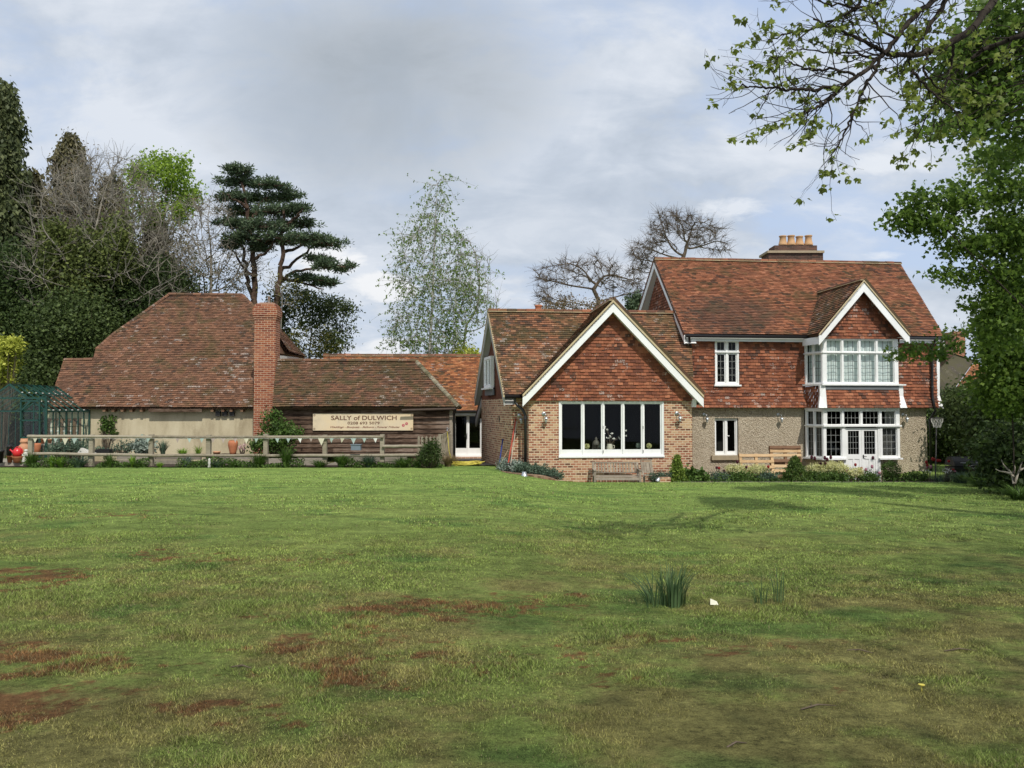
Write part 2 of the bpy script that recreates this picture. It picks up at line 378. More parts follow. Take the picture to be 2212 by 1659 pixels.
def roughcast(t):
    g = geo(t); v = t.new('ShaderNodeTexVoronoi', {'Vector': g, 'Scale': 36.0, 'Randomness': 1.0}); n = t.noise(g, 14, 7, .75); n1 = t.noise(g, 1.2, 5, .6)
    k = t.m('ADD', t.m('MULTIPLY', v.outputs['Distance'], .75), t.m('ADD', t.m('MULTIPLY', n, .45), t.m('MULTIPLY', n1, .45)))
    sp = t.new('ShaderNodeSeparateColor', {0: v.outputs['Color']}); k = t.m('ADD', k, t.m('MULTIPLY', t.m('SUBTRACT', sp.outputs[0], .5), .35))
    c = t.ramp(k, [(.35, (.20, .155, .105)), (.6, (.38, .305, .215)), (.82, (.52, .43, .315)), (1.0, (.60, .52, .39))])
    return pbr(t, c, .95, t.m('ADD', v.outputs['Distance'], n), 1.0, .03, .15)
M_PEBBLE = mat('roughcast render', roughcast)
def render_fn(t):
    g = geo(t); sx = t.new('ShaderNodeMapping', {'Vector': g, 'Scale': (1.6, 1.6, .45)}); n1 = t.noise(sx, 1.0, 7, .62, .3); n2 = t.noise(g, 22, 5, .6)
    c = t.ramp(t.m('ADD', t.m('MULTIPLY', n1, .85), t.m('MULTIPLY', n2, .15)), [(.3, (.32, .26, .165)), (.5, (.52, .45, .30)), (.7, (.62, .55, .385))])
    return pbr(t, c, .92, n2, .3, .01, .15)
M_RENDER = mat('cream render', render_fn)
def board_fn(t):
    r = rnd(t); uv = uvn(t); mp = t.new('ShaderNodeMapping', {'Vector': uv, 'Scale': (1.3, 14, 1)}); n = t.noise(mp, 2.2, 7, .65, .4); n2 = t.noise(geo(t), 1.1, 4, .6)
    k = t.m('ADD', t.m('ADD', t.m('MULTIPLY', n, .9), t.m('MULTIPLY', r[0], .22)), t.m('MULTIPLY', t.m('SUBTRACT', n2, .5), .6))
    c = t.ramp(k, [(.38, (.04, .024, .016)), (.52, (.10, .062, .04)), (.68, (.19, .135, .10)), (.9, (.34, .275, .22))])
    return pbr(t, c, .85, n, .7, .01, .2)
M_BOARD = mat('weathered boards', board_fn)
def wood(name, a, b, c3, sc=8):
    def fn(t):
        r = rnd(t); uv = uvn(t); mp = t.new('ShaderNodeMapping', {'Vector': uv, 'Scale': (2, 22, 1)}); n = t.noise(mp, 2.0, 6, .6, .3); n2 = t.noise(geo(t), sc, 5, .6)
        c = t.ramp(t.m('ADD', t.m('ADD', t.m('MULTIPLY', n, .45), t.m('MULTIPLY', n2, .4)), t.m('MULTIPLY', r[0], .25)), [(.3, a), (.52, b), (.78, c3)])
        return pbr(t, c, .85, n, .5, .006, .2)
    return mat(name, fn)
M_FENCE = wood('weathered fence timber', (.12, .10, .07), (.25, .215, .155), (.37, .33, .25))
M_SLEEPER = wood('grey sleepers', (.13, .11, .085), (.25, .22, .175), (.37, .33, .27))
M_TEAK = wood('silvered teak', (.12, .10, .075), (.29, .245, .19), (.45, .39, .315))
M_PALLET = wood('new pallet pine', (.40, .25, .12), (.62, .42, .23), (.74, .55, .33))
M_OLDPAL = wood('old pallet boards', (.13, .07, .04), (.22, .125, .075), (.30, .18, .11))
def white_fn(t):
    g = geo(t); n = t.noise(g, 2.0, 5, .6); n2 = t.noise(g, 25, 4, .6)
    c = t.mix(t.ramp(t.m('ADD', t.m('MULTIPLY', n, .7), t.m('MULTIPLY', n2, .3)), [(.45, 0.0), (.75, 1.0)]), (.88, .88, .86), (.76, .76, .72))
    return pbr(t, c, .45, n2, .06, .004, .4)
M_WHITE = mat('white paint', white_fn)
M_CREAMP = simple('cream mortar', (.54, .44, .27), .9, .3, 3, .5)
M_BLACK = simple('black gutter plastic', (.018, .017, .017), .35, .2, 2, .05, .5)
M_LEAD = simple('lead sheet', (.17, .18, .19), .6, .2, 3, .1)
M_CAME = simple('lead cames', (.10, .11, .11), .5, .15, 4, .05)
M_DKCAME = simple('pale glazing bars', (.35, .36, .34), .5, .15, 4, .05)
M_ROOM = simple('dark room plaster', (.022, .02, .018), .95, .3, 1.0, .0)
M_CURT = mat('net curtain', lambda t: pbr(t, t.ramp(t.noise(t.new('ShaderNodeMapping', {'Vector': uvn(t), 'Scale': (16, 1.2, 1)}), 1.6, 4, .5), [(.3, (.62, .69, .67)), (.6, (.80, .86, .84)), (.8, (.85, .89, .87))]), .9))
M_DCURT = mat('dull curtain', lambda t: pbr(t, t.ramp(t.noise(t.new('ShaderNodeMapping', {'Vector': uvn(t), 'Scale': (14, 1.0, 1)}), 1.6, 4, .5), [(.3, (.05, .045, .04)), (.7, (.19, .18, .16))]), .9))
def glass_fn(t, tint=(.93, .96, .95), refl=.10):
    tr = t.new('ShaderNodeBsdfTransparent', {0: (*tint, 1)}); gl = t.new('ShaderNodeBsdfGlossy', {0: (1, 1, 1, 1), 'Roughness': .03})
    lw = t.new('ShaderNodeLayerWeight', {0: .25}); n = t.noise(geo(t), 1.5, 3, .5); f = t.m('ADD', t.m('MULTIPLY', lw.outputs['Fresnel'], .30), refl * .1); f = t.m('MINIMUM', f, .16 if refl < .2 else .04)
    return t.new('ShaderNodeMixShader', {0: f, 1: tr.outputs[0], 2: gl.outputs[0]}).outputs[0]
M_GLASS = mat('window glass', glass_fn)
M_GHGL = mat('greenhouse glass', lambda t: glass_fn(t, (.95, .98, .97), .3))
M_GHGREEN = simple('green painted frame', (.008, .052, .038), .4, .2, 3, .05, .5)
M_TERRA = simple('terracotta', (.46, .17, .08), .8, .25, 5, .2)
M_TERRAP = simple('pale terracotta', (.52, .27, .15), .85, .25, 5, .2)
M_RED = simple('red plastic', (.62, .025, .03), .3, .08, 2, .02, .5)
M_BLKPOT = simple('black plastic', (.02, .02, .02), .45, .2, 2, .05)
M_PALE = simple('pale stone', (.58, .56, .50), .8, .2, 6, .2)
M_GREYBOX = simple('grey blue plastic', (.16, .20, .24), .5, .15, 3, .05)
M_BLUE = simple('blue plastic', (.03, .045, .20), .5, .15, 3, .05)
M_YEL = simple('yellow hose', (.62, .52, .09), .5, .1, 3, .05)
M_STRAWB = simple('dry straw', (.34, .25, .14), .9, .3, 8, .1)
M_GALV = simple('galvanised metal', (.52, .54, .55), .35, .15, 6, .05, .5, .85)
M_IRON = simple('dark iron', (.03, .028, .026), .5, .3, 8, .1)
M_REDTOOL = simple('red tool handle', (.42, .065, .035), .5, .15, 3, .05)
M_HANDLE = simple('ash handle', (.36, .25, .15), .7, .2, 5, .1)
M_STONE = simple('stone sill', (.36, .29, .19), .9, .25, 6, .3)
M_SOIL = simple('garden soil', (.07, .05, .033), .95, .5, 5, .8)
M_PAVE = simple('grey paving', (.15, .13, .11), .9, .3, 2, .4)
M_CREAM = simple('cream glazed jug', (.62, .58, .46), .3, .08, 3, .02, .5)
M_FLW = simple('white petals', (.74, .72, .66), .7, .1, 6, .05)
M_FLG = simple('green white hydrangea', (.42, .55, .30), .7, .3, 20, .4)

def leafmat(name, stops, trans=.3, clump=.9, rough=.6):
    def fn(t):
        r = rnd(t); g = geo(t); n = t.noise(g, clump, 4, .6)
        k = t.m('ADD', t.m('MULTIPLY', r[0], .6), t.m('MULTIPLY', n, .5)); c = t.ramp(k, stops)
        p = pbr(t, c, rough, None, spec=.3); tr = t.new('ShaderNodeBsdfTranslucent', {0: c})
        return t.new('ShaderNodeMixShader', {0: trans, 1: p, 2: tr.outputs[0]}).outputs[0]
    return mat(name, fn)
def g3(a, b, c): return [(.2, a), (.55, b), (.95, c)]
L_CON = leafmat('weeping conifer', g3((.035, .048, .018), (.08, .10, .036), (.15, .17, .06)), .2)
L_BRC = leafmat('brown green conifer', g3((.05, .05, .02), (.105, .098, .042), (.18, .16, .075)), .2)
L_IVY = leafmat('ivy', g3((.03, .048, .014), (.07, .105, .028), (.14, .19, .055)), .3)
L_YIVY = leafmat('yellow green ivy', g3((.06, .08, .02), (.13, .16, .04), (.22, .26, .07)), .3)
L_LIME = leafmat('lime green leaves', g3((.12, .19, .022), (.24, .36, .04), (.38, .52, .07)), .4)
L_PINE = leafmat('pine needles', g3((.035, .055, .028), (.075, .115, .056), (.15, .20, .10)), .2)
L_CED = leafmat('olive conifer', g3((.02, .034, .012), (.055, .078, .024), (.115, .14, .04)), .15)
L_WIL = leafmat('yellow willow', g3((.07, .07, .014), (.13, .125, .022), (.21, .20, .04)), .3)
L_BIR = leafmat('birch leaves', g3((.08, .13, .025), (.16, .25, .05), (.27, .37, .09)), .45)
L_MAP = leafmat('maple leaves', g3((.05, .095, .014), (.12, .20, .030), (.24, .34, .06)), .5, .8, .5)
L_MAPY = leafmat('young maple leaves', g3((.08, .10, .018), (.17, .22, .035), (.32, .38, .075)), .5, .8, .5)
L_HEDGE = leafmat('hedge leaves', g3((.022, .040, .011), (.052, .085, .022), (.11, .16, .04)), .3)
L_YEL = leafmat('yellow shrub', g3((.22, .26, .03), (.45, .48, .07), (.65, .66, .14)), .35)
L_GRN = leafmat('garden green', g3((.03, .06, .012), (.075, .14, .025), (.15, .24, .05)), .3)
L_BLUEG = leafmat('blue green leaves', g3((.04, .07, .045), (.09, .14, .09), (.17, .24, .16)), .25)
L_SILV = leafmat('silver leaves', g3((.14, .18, .14), (.27, .33, .27), (.42, .48, .41)), .2)
L_BRTG = leafmat('bright fern', g3((.10, .19, .02), (.22, .38, .04), (.36, .52, .09)), .4)
L_DRYL = leafmat('dry brown grass', g3((.14, .10, .05), (.26, .19, .10), (.38, .29, .17)), .3)
L_BRN = leafmat('rusty new leaves', g3((.10, .07, .04), (.18, .13, .075), (.28, .21, .12)), .3)
L_CREAMF = leafmat('cream flowers', g3((.48, .50, .18), (.70, .68, .34), (.85, .82, .55)), .3)
L_MAROON = leafmat('maroon flowers', g3((.02, .004, .008), (.045, .008, .016), (.09, .015, .03)), .2)
L_REDF = leafmat('red petals', g3((.30, .02, .02), (.52, .05, .04), (.68, .14, .10)), .3)
L_PINKF = leafmat('pink petals', g3((.45, .18, .24), (.62, .34, .40), (.75, .55, .58)), .3)
L_GRASS = leafmat('grass blades', g3((.05, .085, .016), (.105, .15, .030), (.18, .21, .06)), .3, .5)
def bark(name, a, b, sc=6):
    return mat(name, lambda t: pbr(t, t.ramp(t.noise(t.new('ShaderNodeMapping', {'Vector': geo(t), 'Scale': (1, 1, .35)}), sc, 6, .65), [(.35, a), (.65, b)]), .95, t.noise(geo(t), sc * 3, 4, .6), .6, .02, .1))
B_DARK = bark('dark bark', (.018, .014, .011), (.055, .045, .036))
B_GREY = bark('grey bark', (.17, .15, .12), (.34, .31, .25))
B_PINE = bark('pine bark', (.045, .03, .022), (.13, .085, .06))
B_BIRCH = bark('birch bark', (.16, .15, .13), (.62, .60, .55), 9)
B_BROWN = bark('brown twigs', (.075, .056, .040), (.17, .135, .10))
# ------------------------------------------------------------------ plants
def unit(v): return v / (np.linalg.norm(v, axis=-1, keepdims=True) + 1e-9)
def frustums(P, Q, r0, r1, k=5):
    d = unit(Q - P); ref = np.where(np.abs(d[:, 2:3]) < .9, np.array([[0, 0, 1.]]), np.array([[1., 0, 0]]))
    x = unit(np.cross(d, ref)); y = np.cross(d, x); E = len(P)
    an = np.arange(k) * 2 * np.pi / k; c = np.cos(an)[None, :, None]; s_ = np.sin(an)[None, :, None]
    ring = c * x[:, None] + s_ * y[:, None]
    V = np.concatenate([P[:, None] + ring * r0[:, None, None], Q[:, None] + ring * r1[:, None, None]], 1).reshape(-1, 3)
    i = np.arange(k); j = (i + 1) % k; F = np.stack([i, j, j + k, i + k], 1)[None] + (np.arange(E) * 2 * k)[:, None, None]
    return V, F.reshape(-1, 4)
def tubes_obj(name, sets, m, parent):
    Vs, Fs, o = [], [], 0
    for (P, Q, r0, r1, k) in sets:
        if len(P) == 0: continue
        V, F = frustums(P, Q, r0, r1, k); Vs.append(V); Fs.append(F + o); o += len(V)
    V = np.concatenate(Vs); F = np.concatenate(Fs)
    return np_mesh(name, V, F, rng.random((len(F), 3)), m, parent, True)
def leaf_quads(C, L, wd, D=None, up=None, flat=0.0):
    # rhombic leaves: centre C, length L, width ratio wd, long axis D (random if None); flat>0 turns faces to the sky
    n = len(C); D = unit(rng.normal(size=(n, 3))) if D is None else unit(D + 1e-6)
    N = unit(rng.normal(size=(n, 3)) + np.array([0, 0, flat])); S = unit(np.cross(D, N)); L = np.broadcast_to(L, (n,))[:, None]
    a = C - D * L * .5; b = C + S * L * wd * .5 - D * L * .08; c = C + D * L * .5; d = C - S * L * wd * .5 - D * L * .08
    V = np.stack([a, b, c, d], 1).reshape(-1, 3); F = np.arange(n * 4).reshape(-1, 4)
    return V, F
def leaves_obj(name, C, L, wd, m, parent, D=None, flat=0.0, kind=None):
    V, F = leaf_quads(C, L, wd, D, None, flat); r = rng.random((len(F), 3))
    o = np_mesh(name, V, F, r, m, parent)
    if kind: o['kind'] = kind
    return o
def palm_leaf(name, C, L, m, parent, droop=.8):
    # five-lobed leaves folded about the midrib
    n = len(C); prof = np.array([(0, 0), (.28, .30), (.55, .52), (.58, .20), (1.0, .10), (.72, 0), ]) 
    pts = np.array([(0, 0, 0), (.22, .36, .05), (.50, .50, .10), (.52, .24, .05), (1.0, .0, .0), (.52, -.24, .05), (.50, -.50, .10), (.22, -.36, .05)])
    D = unit(rng.normal(size=(n, 3)) * .75 + np.array([0, 0, -droop])); N = unit(rng.normal(size=(n, 3)) + np.array([0, -.2, .7])); S = unit(np.cross(D, N)); N = np.cross(S, D)
    L = np.broadcast_to(L, (n,))
    V = C[:, None] + L[:, None, None] * (pts[None, :, 0, None] * D[:, None] + pts[None, :, 1, None] * S[:, None] + pts[None, :, 2, None] * N[:, None])
    q = np.array([[0, 1, 3, 4], [0, 4, 5, 7]]); q2 = np.array([[1, 2, 3, 3], [5, 6, 7, 7]])
    tri = np.array([[0, 1, 3], [0, 3, 4], [1, 2, 3], [0, 4, 5], [0, 5, 7], [5, 6, 7]])
    F = (tri[None] + (np.arange(n) * 8)[:, None, None]).reshape(-1, 3)
    r = np.repeat(rng.random((n, 3)), 6, 0)
    return np_mesh(name, V.reshape(-1, 3), F, r, m, parent)

def colonize(attr, start, step=.35, di=3.0, dk=.7, iters=140, trop=(0, 0, 0), wob=.15, maxn=6000):
    nodes = [np.array(s_, float) for s_ in start]; par = [-1] + list(range(len(start) - 1))
    A = attr.copy(); N = np.array(nodes); dist = np.full(len(A), 1e9); near = np.zeros(len(A), int)
    d = np.linalg.norm(A[:, None] - N[None], axis=2); near = d.argmin(1); dist = d.min(1); trop = np.array(trop, float)
    for it in range(iters):
        if len(A) == 0 or len(N) > maxn: break
        ok = dist < di
        if not ok.any(): di *= 1.35; continue
        idx = near[ok]; dv = unit(A[ok] - N[idx]); acc = np.zeros_like(N); np.add.at(acc, idx, dv)
        g = np.unique(idx); nd = unit(acc[g] + rng.normal(size=(len(g), 3)) * wob + trop); new = N[g] + nd * step
        dd = np.linalg.norm(A[:, None] - new[None], axis=2); m = dd.min(1); am = dd.argmin(1); base = len(N)
        par += list(g); N = np.concatenate([N, new]); b = m < dist; near = np.where(b, base + am, near); dist = np.minimum(dist, m)
        keep = dist > dk
        if keep.all() and it > 6 and (m.min() > 50): break
        A = A[keep]; dist = dist[keep]; near = near[keep]
    return N, np.array(par)
def pipe(N, par, rt, e=2.3, rmax=None):
    n = len(N); a = np.zeros(n); nc = np.zeros(n, int); hgt = np.zeros(n, int)
    for i in range(n - 1, 0, -1):
        if a[i] == 0: a[i] = rt ** e
        a[par[i]] += a[i]; nc[par[i]] += 1; hgt[par[i]] = max(hgt[par[i]], hgt[i] + 1)
    r = a ** (1 / e)
    if rmax: r = np.minimum(r * 1.0, rmax)
    return r, nc, hgt
def env(spec, n):                            # spec: (px, py, rx, ry, Y, depth_m) ellipses; uniform points
    ar = np.array([s_[2] * s_[3] for s_ in spec], float); ar /= ar.sum(); out = []
    for s_, f in zip(spec, ar):
        k = max(3, int(n * f)); q = rng.normal(size=(k, 3)); q = unit(q) * (rng.random((k, 1)) ** (1 / 2.6))
        c = U(s_[0], s_[1], s_[4]); m_ = mpp(s_[4])
        out.append(c + q * np.array([s_[2] * m_, s_[5], s_[3] * m_]))
    return np.concatenate(out)
def clumpy(C0, per, sp, stretch=(1, 1, 1)):
    C = np.repeat(C0, per, 0); return C + rng.normal(size=C.shape) * sp * np.array(stretch)
def twigs(P, dirs, n, ln, r, up=0.0, seg=3, sprd=.9, curl=.25):
    global TW_JOINTS; TW_JOINTS = []
    P0 = np.repeat(P, n, 0); D = unit(np.repeat(dirs, n, 0) + rng.normal(size=(len(P0), 3)) * sprd + np.array([0, 0, up])); out = []; L = ln * (.5 + rng.random((len(P0), 1)))
    A = P0; rr = np.full(len(P0), r)
    for s_ in range(seg):
        B = A + D * L / seg; out.append((A, B, rr, rr * .7, 3)); rr = rr * .7; A = B; TW_JOINTS.append(B); D = unit(D + rng.normal(size=D.shape) * curl + np.array([0, 0, up * .4]))
    return out, A
def tree(name, label, spec, root, Y, bark_m, leaf_m=None, nat=500, per=14, sp=.35, L=.16, wd=.6, step=.4, dk=.8, rt=.012, e=2.3, rmax=.3,
         tw=0, twl=.6, twr=.006, flat=0.0, leafdir=None, trunk_pts=None, group=None, cat='tree', wob=.15, trop=(0, 0, 0), stretch=(1, 1, 1), twup=0.0, cover=1.0, hmax=3, partname='crown', lnode=None):
    att = env(spec, nat)
    if trunk_pts is None:
        cx, cy = np.mean([s_[0] for s_ in spec]), np.mean([s_[1] for s_ in spec]); a = U(root[0], root[1], Y); b = U(cx, cy, Y); b = a + (b - a) * .4
        k = max(3, int(np.linalg.norm(b - a) / step)); st = [a + (b - a) * i / k for i in range(k + 1)]
    else:
        st = []; pp = [U(*q) if len(q) == 3 else U(q[0], q[1], Y) for q in trunk_pts]
        for a, b in zip(pp[:-1], pp[1:]):
            k = max(2, int(np.linalg.norm(b - a) / step)); st += [a + (b - a) * i / k for i in range(k)]
        st.append(pp[-1])
    N, par = colonize(att, st, step, step * 8, dk, 160, trop, wob)
    r, nc, hg = pipe(N, par, rt, e, rmax); o = thing(name, label, cat, (st[0][0], st[0][1], st[0][2]), group)
    i = np.arange(1, len(N)); sets = []
    big = r[par[i]] > .04; 
    for msk, k in ((big, 7), (~big, 4)):
        ii = i[msk]; 
        if len(ii): sets.append((N[par[ii]], N[ii], np.maximum(r[ii], np.minimum(r[par[ii]], r[ii] * 1.25)), r[ii], k))
    ends = N[hg <= hmax]; dirs = unit(ends - N[np.maximum(par[hg <= hmax], 0)])
    if tw:
        t_, tips = twigs(ends, dirs, tw, twl, twr, twup); sets += t_
    else: tips = ends
    tubes_obj('trunk', sets, bark_m, o)
    if leaf_m is not None:
        T = tips if (tw and lnode is None) else ends
        if lnode == 2: T = np.concatenate(TW_JOINTS)
        if cover < 1: T = T[rng.random(len(T)) < cover]
        C = clumpy(T, per, sp, stretch); D = None
        if leafdir is not None: D = rng.normal(size=C.shape) * .5 + np.array(leafdir)
        leaves_obj(partname, C, L * (.6 + .8 * rng.random(len(C))), wd, leaf_m, o, D, flat)
    return o, N, r, hg, par
def bush(name, label, spec, leaf_m, n=60, per=40, sp=.16, L=.07, wd=.6, cat='shrub', group=None, stem=True, flat=.3, leafdir=None, base=None, kind=None, shell=True, barkm=None):
    # spec ellipses in pixels: clump centres near the surface, leaves around them, stems rising from the ground
    out = []
    ar = np.array([s_[2] * s_[3] for s_ in spec], float); ar /= ar.sum()
    for s_, f in zip(spec, ar):
        k = max(4, int(n * f)); q = unit(rng.normal(size=(k, 3))) * (.45 + .5 * rng.random((k, 1)) ** .5); c = U(s_[0], s_[1], s_[4]); m_ = mpp(s_[4])
        out.append(c + q * np.array([s_[2] * m_, s_[5], s_[3] * m_]))
    T = np.concatenate(out); s0 = spec[0]; c = U(s0[0], s0[1], s0[4]); z = float(gz(c[0], c[1])) if base is None else base
    T[:, 2] = np.maximum(T[:, 2], z + .03)
    C = clumpy(T, per, sp); C[:, 2] = np.maximum(C[:, 2], z + .01)
    D = None if leafdir is None else rng.normal(size=C.shape) * .6 + np.array(leafdir)
    o = thing(name, label, cat, (c[0], c[1], z), group)
    if kind: o['kind'] = kind
    leaves_obj('foliage', C, L * (.6 + .8 * rng.random(len(C))), wd, leaf_m, o, D, flat)
    if stem:
        m_ = min(len(T), 60); S = T[rng.permutation(len(T))[:m_]]; B = np.stack([c[0] + (S[:, 0] - c[0]) * .25, c[1] + (S[:, 1] - c[1]) * .25, np.full(m_, z)], 1); M_ = (B + S) / 2 + rng.normal(size=B.shape) * .05
        tubes_obj('stems', [(B, M_, np.full(m_, .014), np.full(m_, .009), 4), (M_, S, np.full(m_, .009), np.full(m_, .004), 4)], barkm or B_BROWN, o)
    return o
def strap(name, label, c, n, h, spread, m, wdt=.012, cat='plant', group=None, parent=None, partname='leaves', lean=(0, 0), alone=True, basek=.25):
    # arching strap leaves rising from one crown
    an = rng.random(n) * 2 * np.pi; out = rng.random(n) ** .7 * spread; H = h * (.55 + .5 * rng.random(n)); k = 5
    b = np.stack([c[0] + np.cos(an) * spread * basek * rng.random(n), c[1] + np.sin(an) * spread * basek * rng.random(n), np.full(n, c[2])], 1)
    dirh = np.stack([np.cos(an) + lean[0], np.sin(an) + lean[1], np.zeros(n)], 1); side = np.stack([-np.sin(an), np.cos(an), np.zeros(n)], 1); Vs = []
    for i in range(k):
        t_ = i / (k - 1); z = H * (t_ * 1.25 - .35 * t_ ** 3 * (out / max(spread, 1e-3))); p = b + dirh * (out * t_ ** 1.8)[:, None]; p[:, 2] = c[2] + z
        w_ = wdt * (1 - t_ ** 2) + .0015; Vs += [p - side * w_, p + side * w_]
    V = np.stack(Vs, 1); F = np.array([[2*i, 2*i+1, 2*i+3, 2*i+2] for i in range(k - 1)]); F = (F[None] + (np.arange(n) * 2 * k)[:, None, None]).reshape(-1, 4)
    r = np.repeat(rng.random((n, 3)), k - 1, 0)
    if parent is None:
        o = np_mesh(name, V.reshape(-1, 3) - np.array(c), F, r, m); o.location = Vector(c); tag(o, label, cat, group); return o
    return np_mesh(partname, V.reshape(-1, 3), F, r, m, parent)
# ------------------------------------------------------------------ lawn
def vnoise(x, y, s, seed=0):
    x = x * s; y = y * s; xi = np.floor(x).astype(np.int64); yi = np.floor(y).astype(np.int64); fx = x - xi; fy = y - yi
    fx = fx * fx * (3 - 2 * fx); fy = fy * fy * (3 - 2 * fy)
    def h(a, b):
        n = (a * 374761393 + b * 668265263 + seed * 974634777) & 0x7fffffff; n = ((n ^ (n >> 13)) * 1274126177) & 0x7fffffff; return ((n ^ (n >> 16)) & 0xffff) / 65535.0
    return (h(xi, yi) * (1-fx) + h(xi+1, yi) * fx) * (1-fy) + (h(xi, yi+1) * (1-fx) + h(xi+1, yi+1) * fx) * fy
def fbm(x, y, s, seed=0, o=5, g=.55):
    a = 1; t_ = 0; w = 0
    for i in range(o): t_ = t_ + a * vnoise(x, y, s * 2 ** i, seed + i); w += a; a *= g
    return t_ / w
def lawn_masks(x, y):
    red = np.zeros_like(x); wx = x + (fbm(x, y, .9, 5) - .5) * 1.6; wy = y + (fbm(x, y, .9, 9) - .5) * 2.2
    for (cx, cy, rx, ry, s_) in ((-2.3, 4.35, 1.1, .30, 1.0), (-3.1, 5.0, 1.0, .35, .9), (-.75, 6.3, 1.6, .5, .75), (-5.3, 7.6, 1.3, .45, .85), (-3.3, 8.6, 1.7, .35, .7), (-7.6, 9.6, 1.5, .5, .6), (.3, 4.9, 2.0, .6, .45), (-1.4, 5.2, .9, .3, .6), (-6.5, 12.5, 1.6, .5, .35)):
        q = 1 - ((wx - cx) / rx) ** 2 - ((wy - cy) / ry) ** 2; red = np.maximum(red, np.clip(q * 1.3, 0, 1) * s_)
    patch = fbm(x * .6, y, 5.5, 40, 6, .72); fine = fbm(x * .8, y, 16, 47, 4, .75); red = np.clip((np.clip(red * 1.5, 0, 1.1) + (patch - .5) * 5.0 + (fine - .5) * 3.2 - .80) * 1.5, 0, 1) * (red > .01) * .85
    worn = np.clip((fbm(x * .7, y, 1.9, 71, 6, .7) - .42) * 4.5 + np.clip((6.5 - y) / 5 + x * .05, -.35, .55), 0, 1) * np.clip(1.3 - (y - 3) / 13, 0, 1)
    return red, worn
def lawn_col(x, y):
    red, worn = lawn_masks(x, y)
    a = fbm(x * .35, y, 1.1, 21, 5, .6); b = fbm(x, y, 6.0, 33, 4, .65); tuft = np.clip((fbm(x * .55, y, 1.7, 55, 4, .6) - .60) * 7, 0, 1)
    g = np.stack([.135 + .09 * a, .185 + .085 * a, .045 + .028 * a], -1)
    w = np.stack([.195 + .07 * b, .165 + .07 * b, .062 + .025 * b], -1)
    r_ = np.stack([.150 + .07 * b, .068 + .03 * b, .034 + .01 * b], -1)
    far = np.clip((y - 8) / 12, 0, 1)[..., None]
    c = g * (1 - worn[..., None] * .8) + w * worn[..., None] * .8
    c = c * (1 - far) + far * np.stack([.135 + .10 * a, .220 + .09 * a, .050 + .03 * a], -1) 
    c = c * (1 - .55 * tuft[..., None]) + .55 * tuft[..., None] * np.array([.07, .15, .035])
    c = c * (1 - red[..., None]) + r_ * red[..., None]
    return c * (.62 + .76 * b)[..., None] * (1.12 + .22 * np.clip((y - 6) / 8, 0, 1))[..., None]
def ground_sheet():
    ys = np.concatenate([np.linspace(-14, 2.8, 20), np.linspace(2.9, 10, 330), np.linspace(10.05, 22.2, 170), np.linspace(22.25, 24.6, 40), np.linspace(24.8, 60, 40), [90, 200, 600]])
    xu = np.linspace(-1, 1, 521); Yg, Xu = np.meshgrid(ys, xu, indexing='ij')
    X = Xu * np.maximum(6, np.abs(Yg) * .78 + 2.5); far = np.maximum(Yg - 60, 0) * np.sign(Xu) * 0; X = X + far
    Z = gz(X, Yg) + (fbm(X, Yg, .8, 3) - .5) * .035 * np.clip((22 - Yg) / 6, 0, 1) + (fbm(X, Yg, 9, 13) - .5) * .012
    V = np.stack([X, Yg, Z], -1).reshape(-1, 3); ny, nx = X.shape
    i = np.arange(ny - 1)[:, None] * nx + np.arange(nx - 1)[None]; F = np.stack([i, i + 1, i + nx + 1, i + nx], -1).reshape(-1, 4)
    me = bpy.data.meshes.new('ground'); me.vertices.add(len(V)); me.vertices.foreach_set('co', V.astype(np.float32).ravel()); me.loops.add(F.size); me.loops.foreach_set('vertex_index', F.astype(np.int32).ravel())
    me.polygons.add(len(F)); me.polygons.foreach_set('loop_start', np.arange(0, F.size, 4, dtype=np.int32)); me.update(calc_edges=True); me.polygons.foreach_set('use_smooth', np.ones(len(F), bool))
    at = me.attributes.new('col', 'FLOAT_COLOR', 'POINT'); c = np.ones((len(V), 4), np.float32); c[:, :3] = lawn_col(V[:, 0], V[:, 1]) * .88; at.data.foreach_set('color', c.ravel())
    def fn(t):
        a = t.new('ShaderNodeAttribute', attribute_name='col'); g = geo(t); 
        n = t.noise(t.new('ShaderNodeMapping', {'Vector': g, 'Scale': (.8, 1, 1)}), 26, 8, .85, .4); f = t.noise(g, 110, 4, .85); st = t.noise(t.new('ShaderNodeMapping', {'Vector': g, 'Scale': (.35, 1.2, 1)}), 3.2, 9, .78, .3)
        v = t.m('ADD', t.m('ADD', t.m('MULTIPLY', n, 3.6), t.m('MULTIPLY', f, 2.6)), t.m('ADD', -3.15, t.m('MULTIPLY', st, 2.1))); v = t.m('MAXIMUM', v, .18)
        c = t.mix(1.0, a.outputs['Color'], t.new('ShaderNodeCombineColor', {0: v, 1: v, 2: v}).outputs[0], 'MULTIPLY')
        return pbr(t, c, .95, t.m('ADD', f, n), .9, .03, .1)
    me.materials.append(mat('lawn', fn)); o = bpy.data.objects.new('ground', me); COL.objects.link(o); o['kind'] = 'structure'
    return o
ground_sheet()
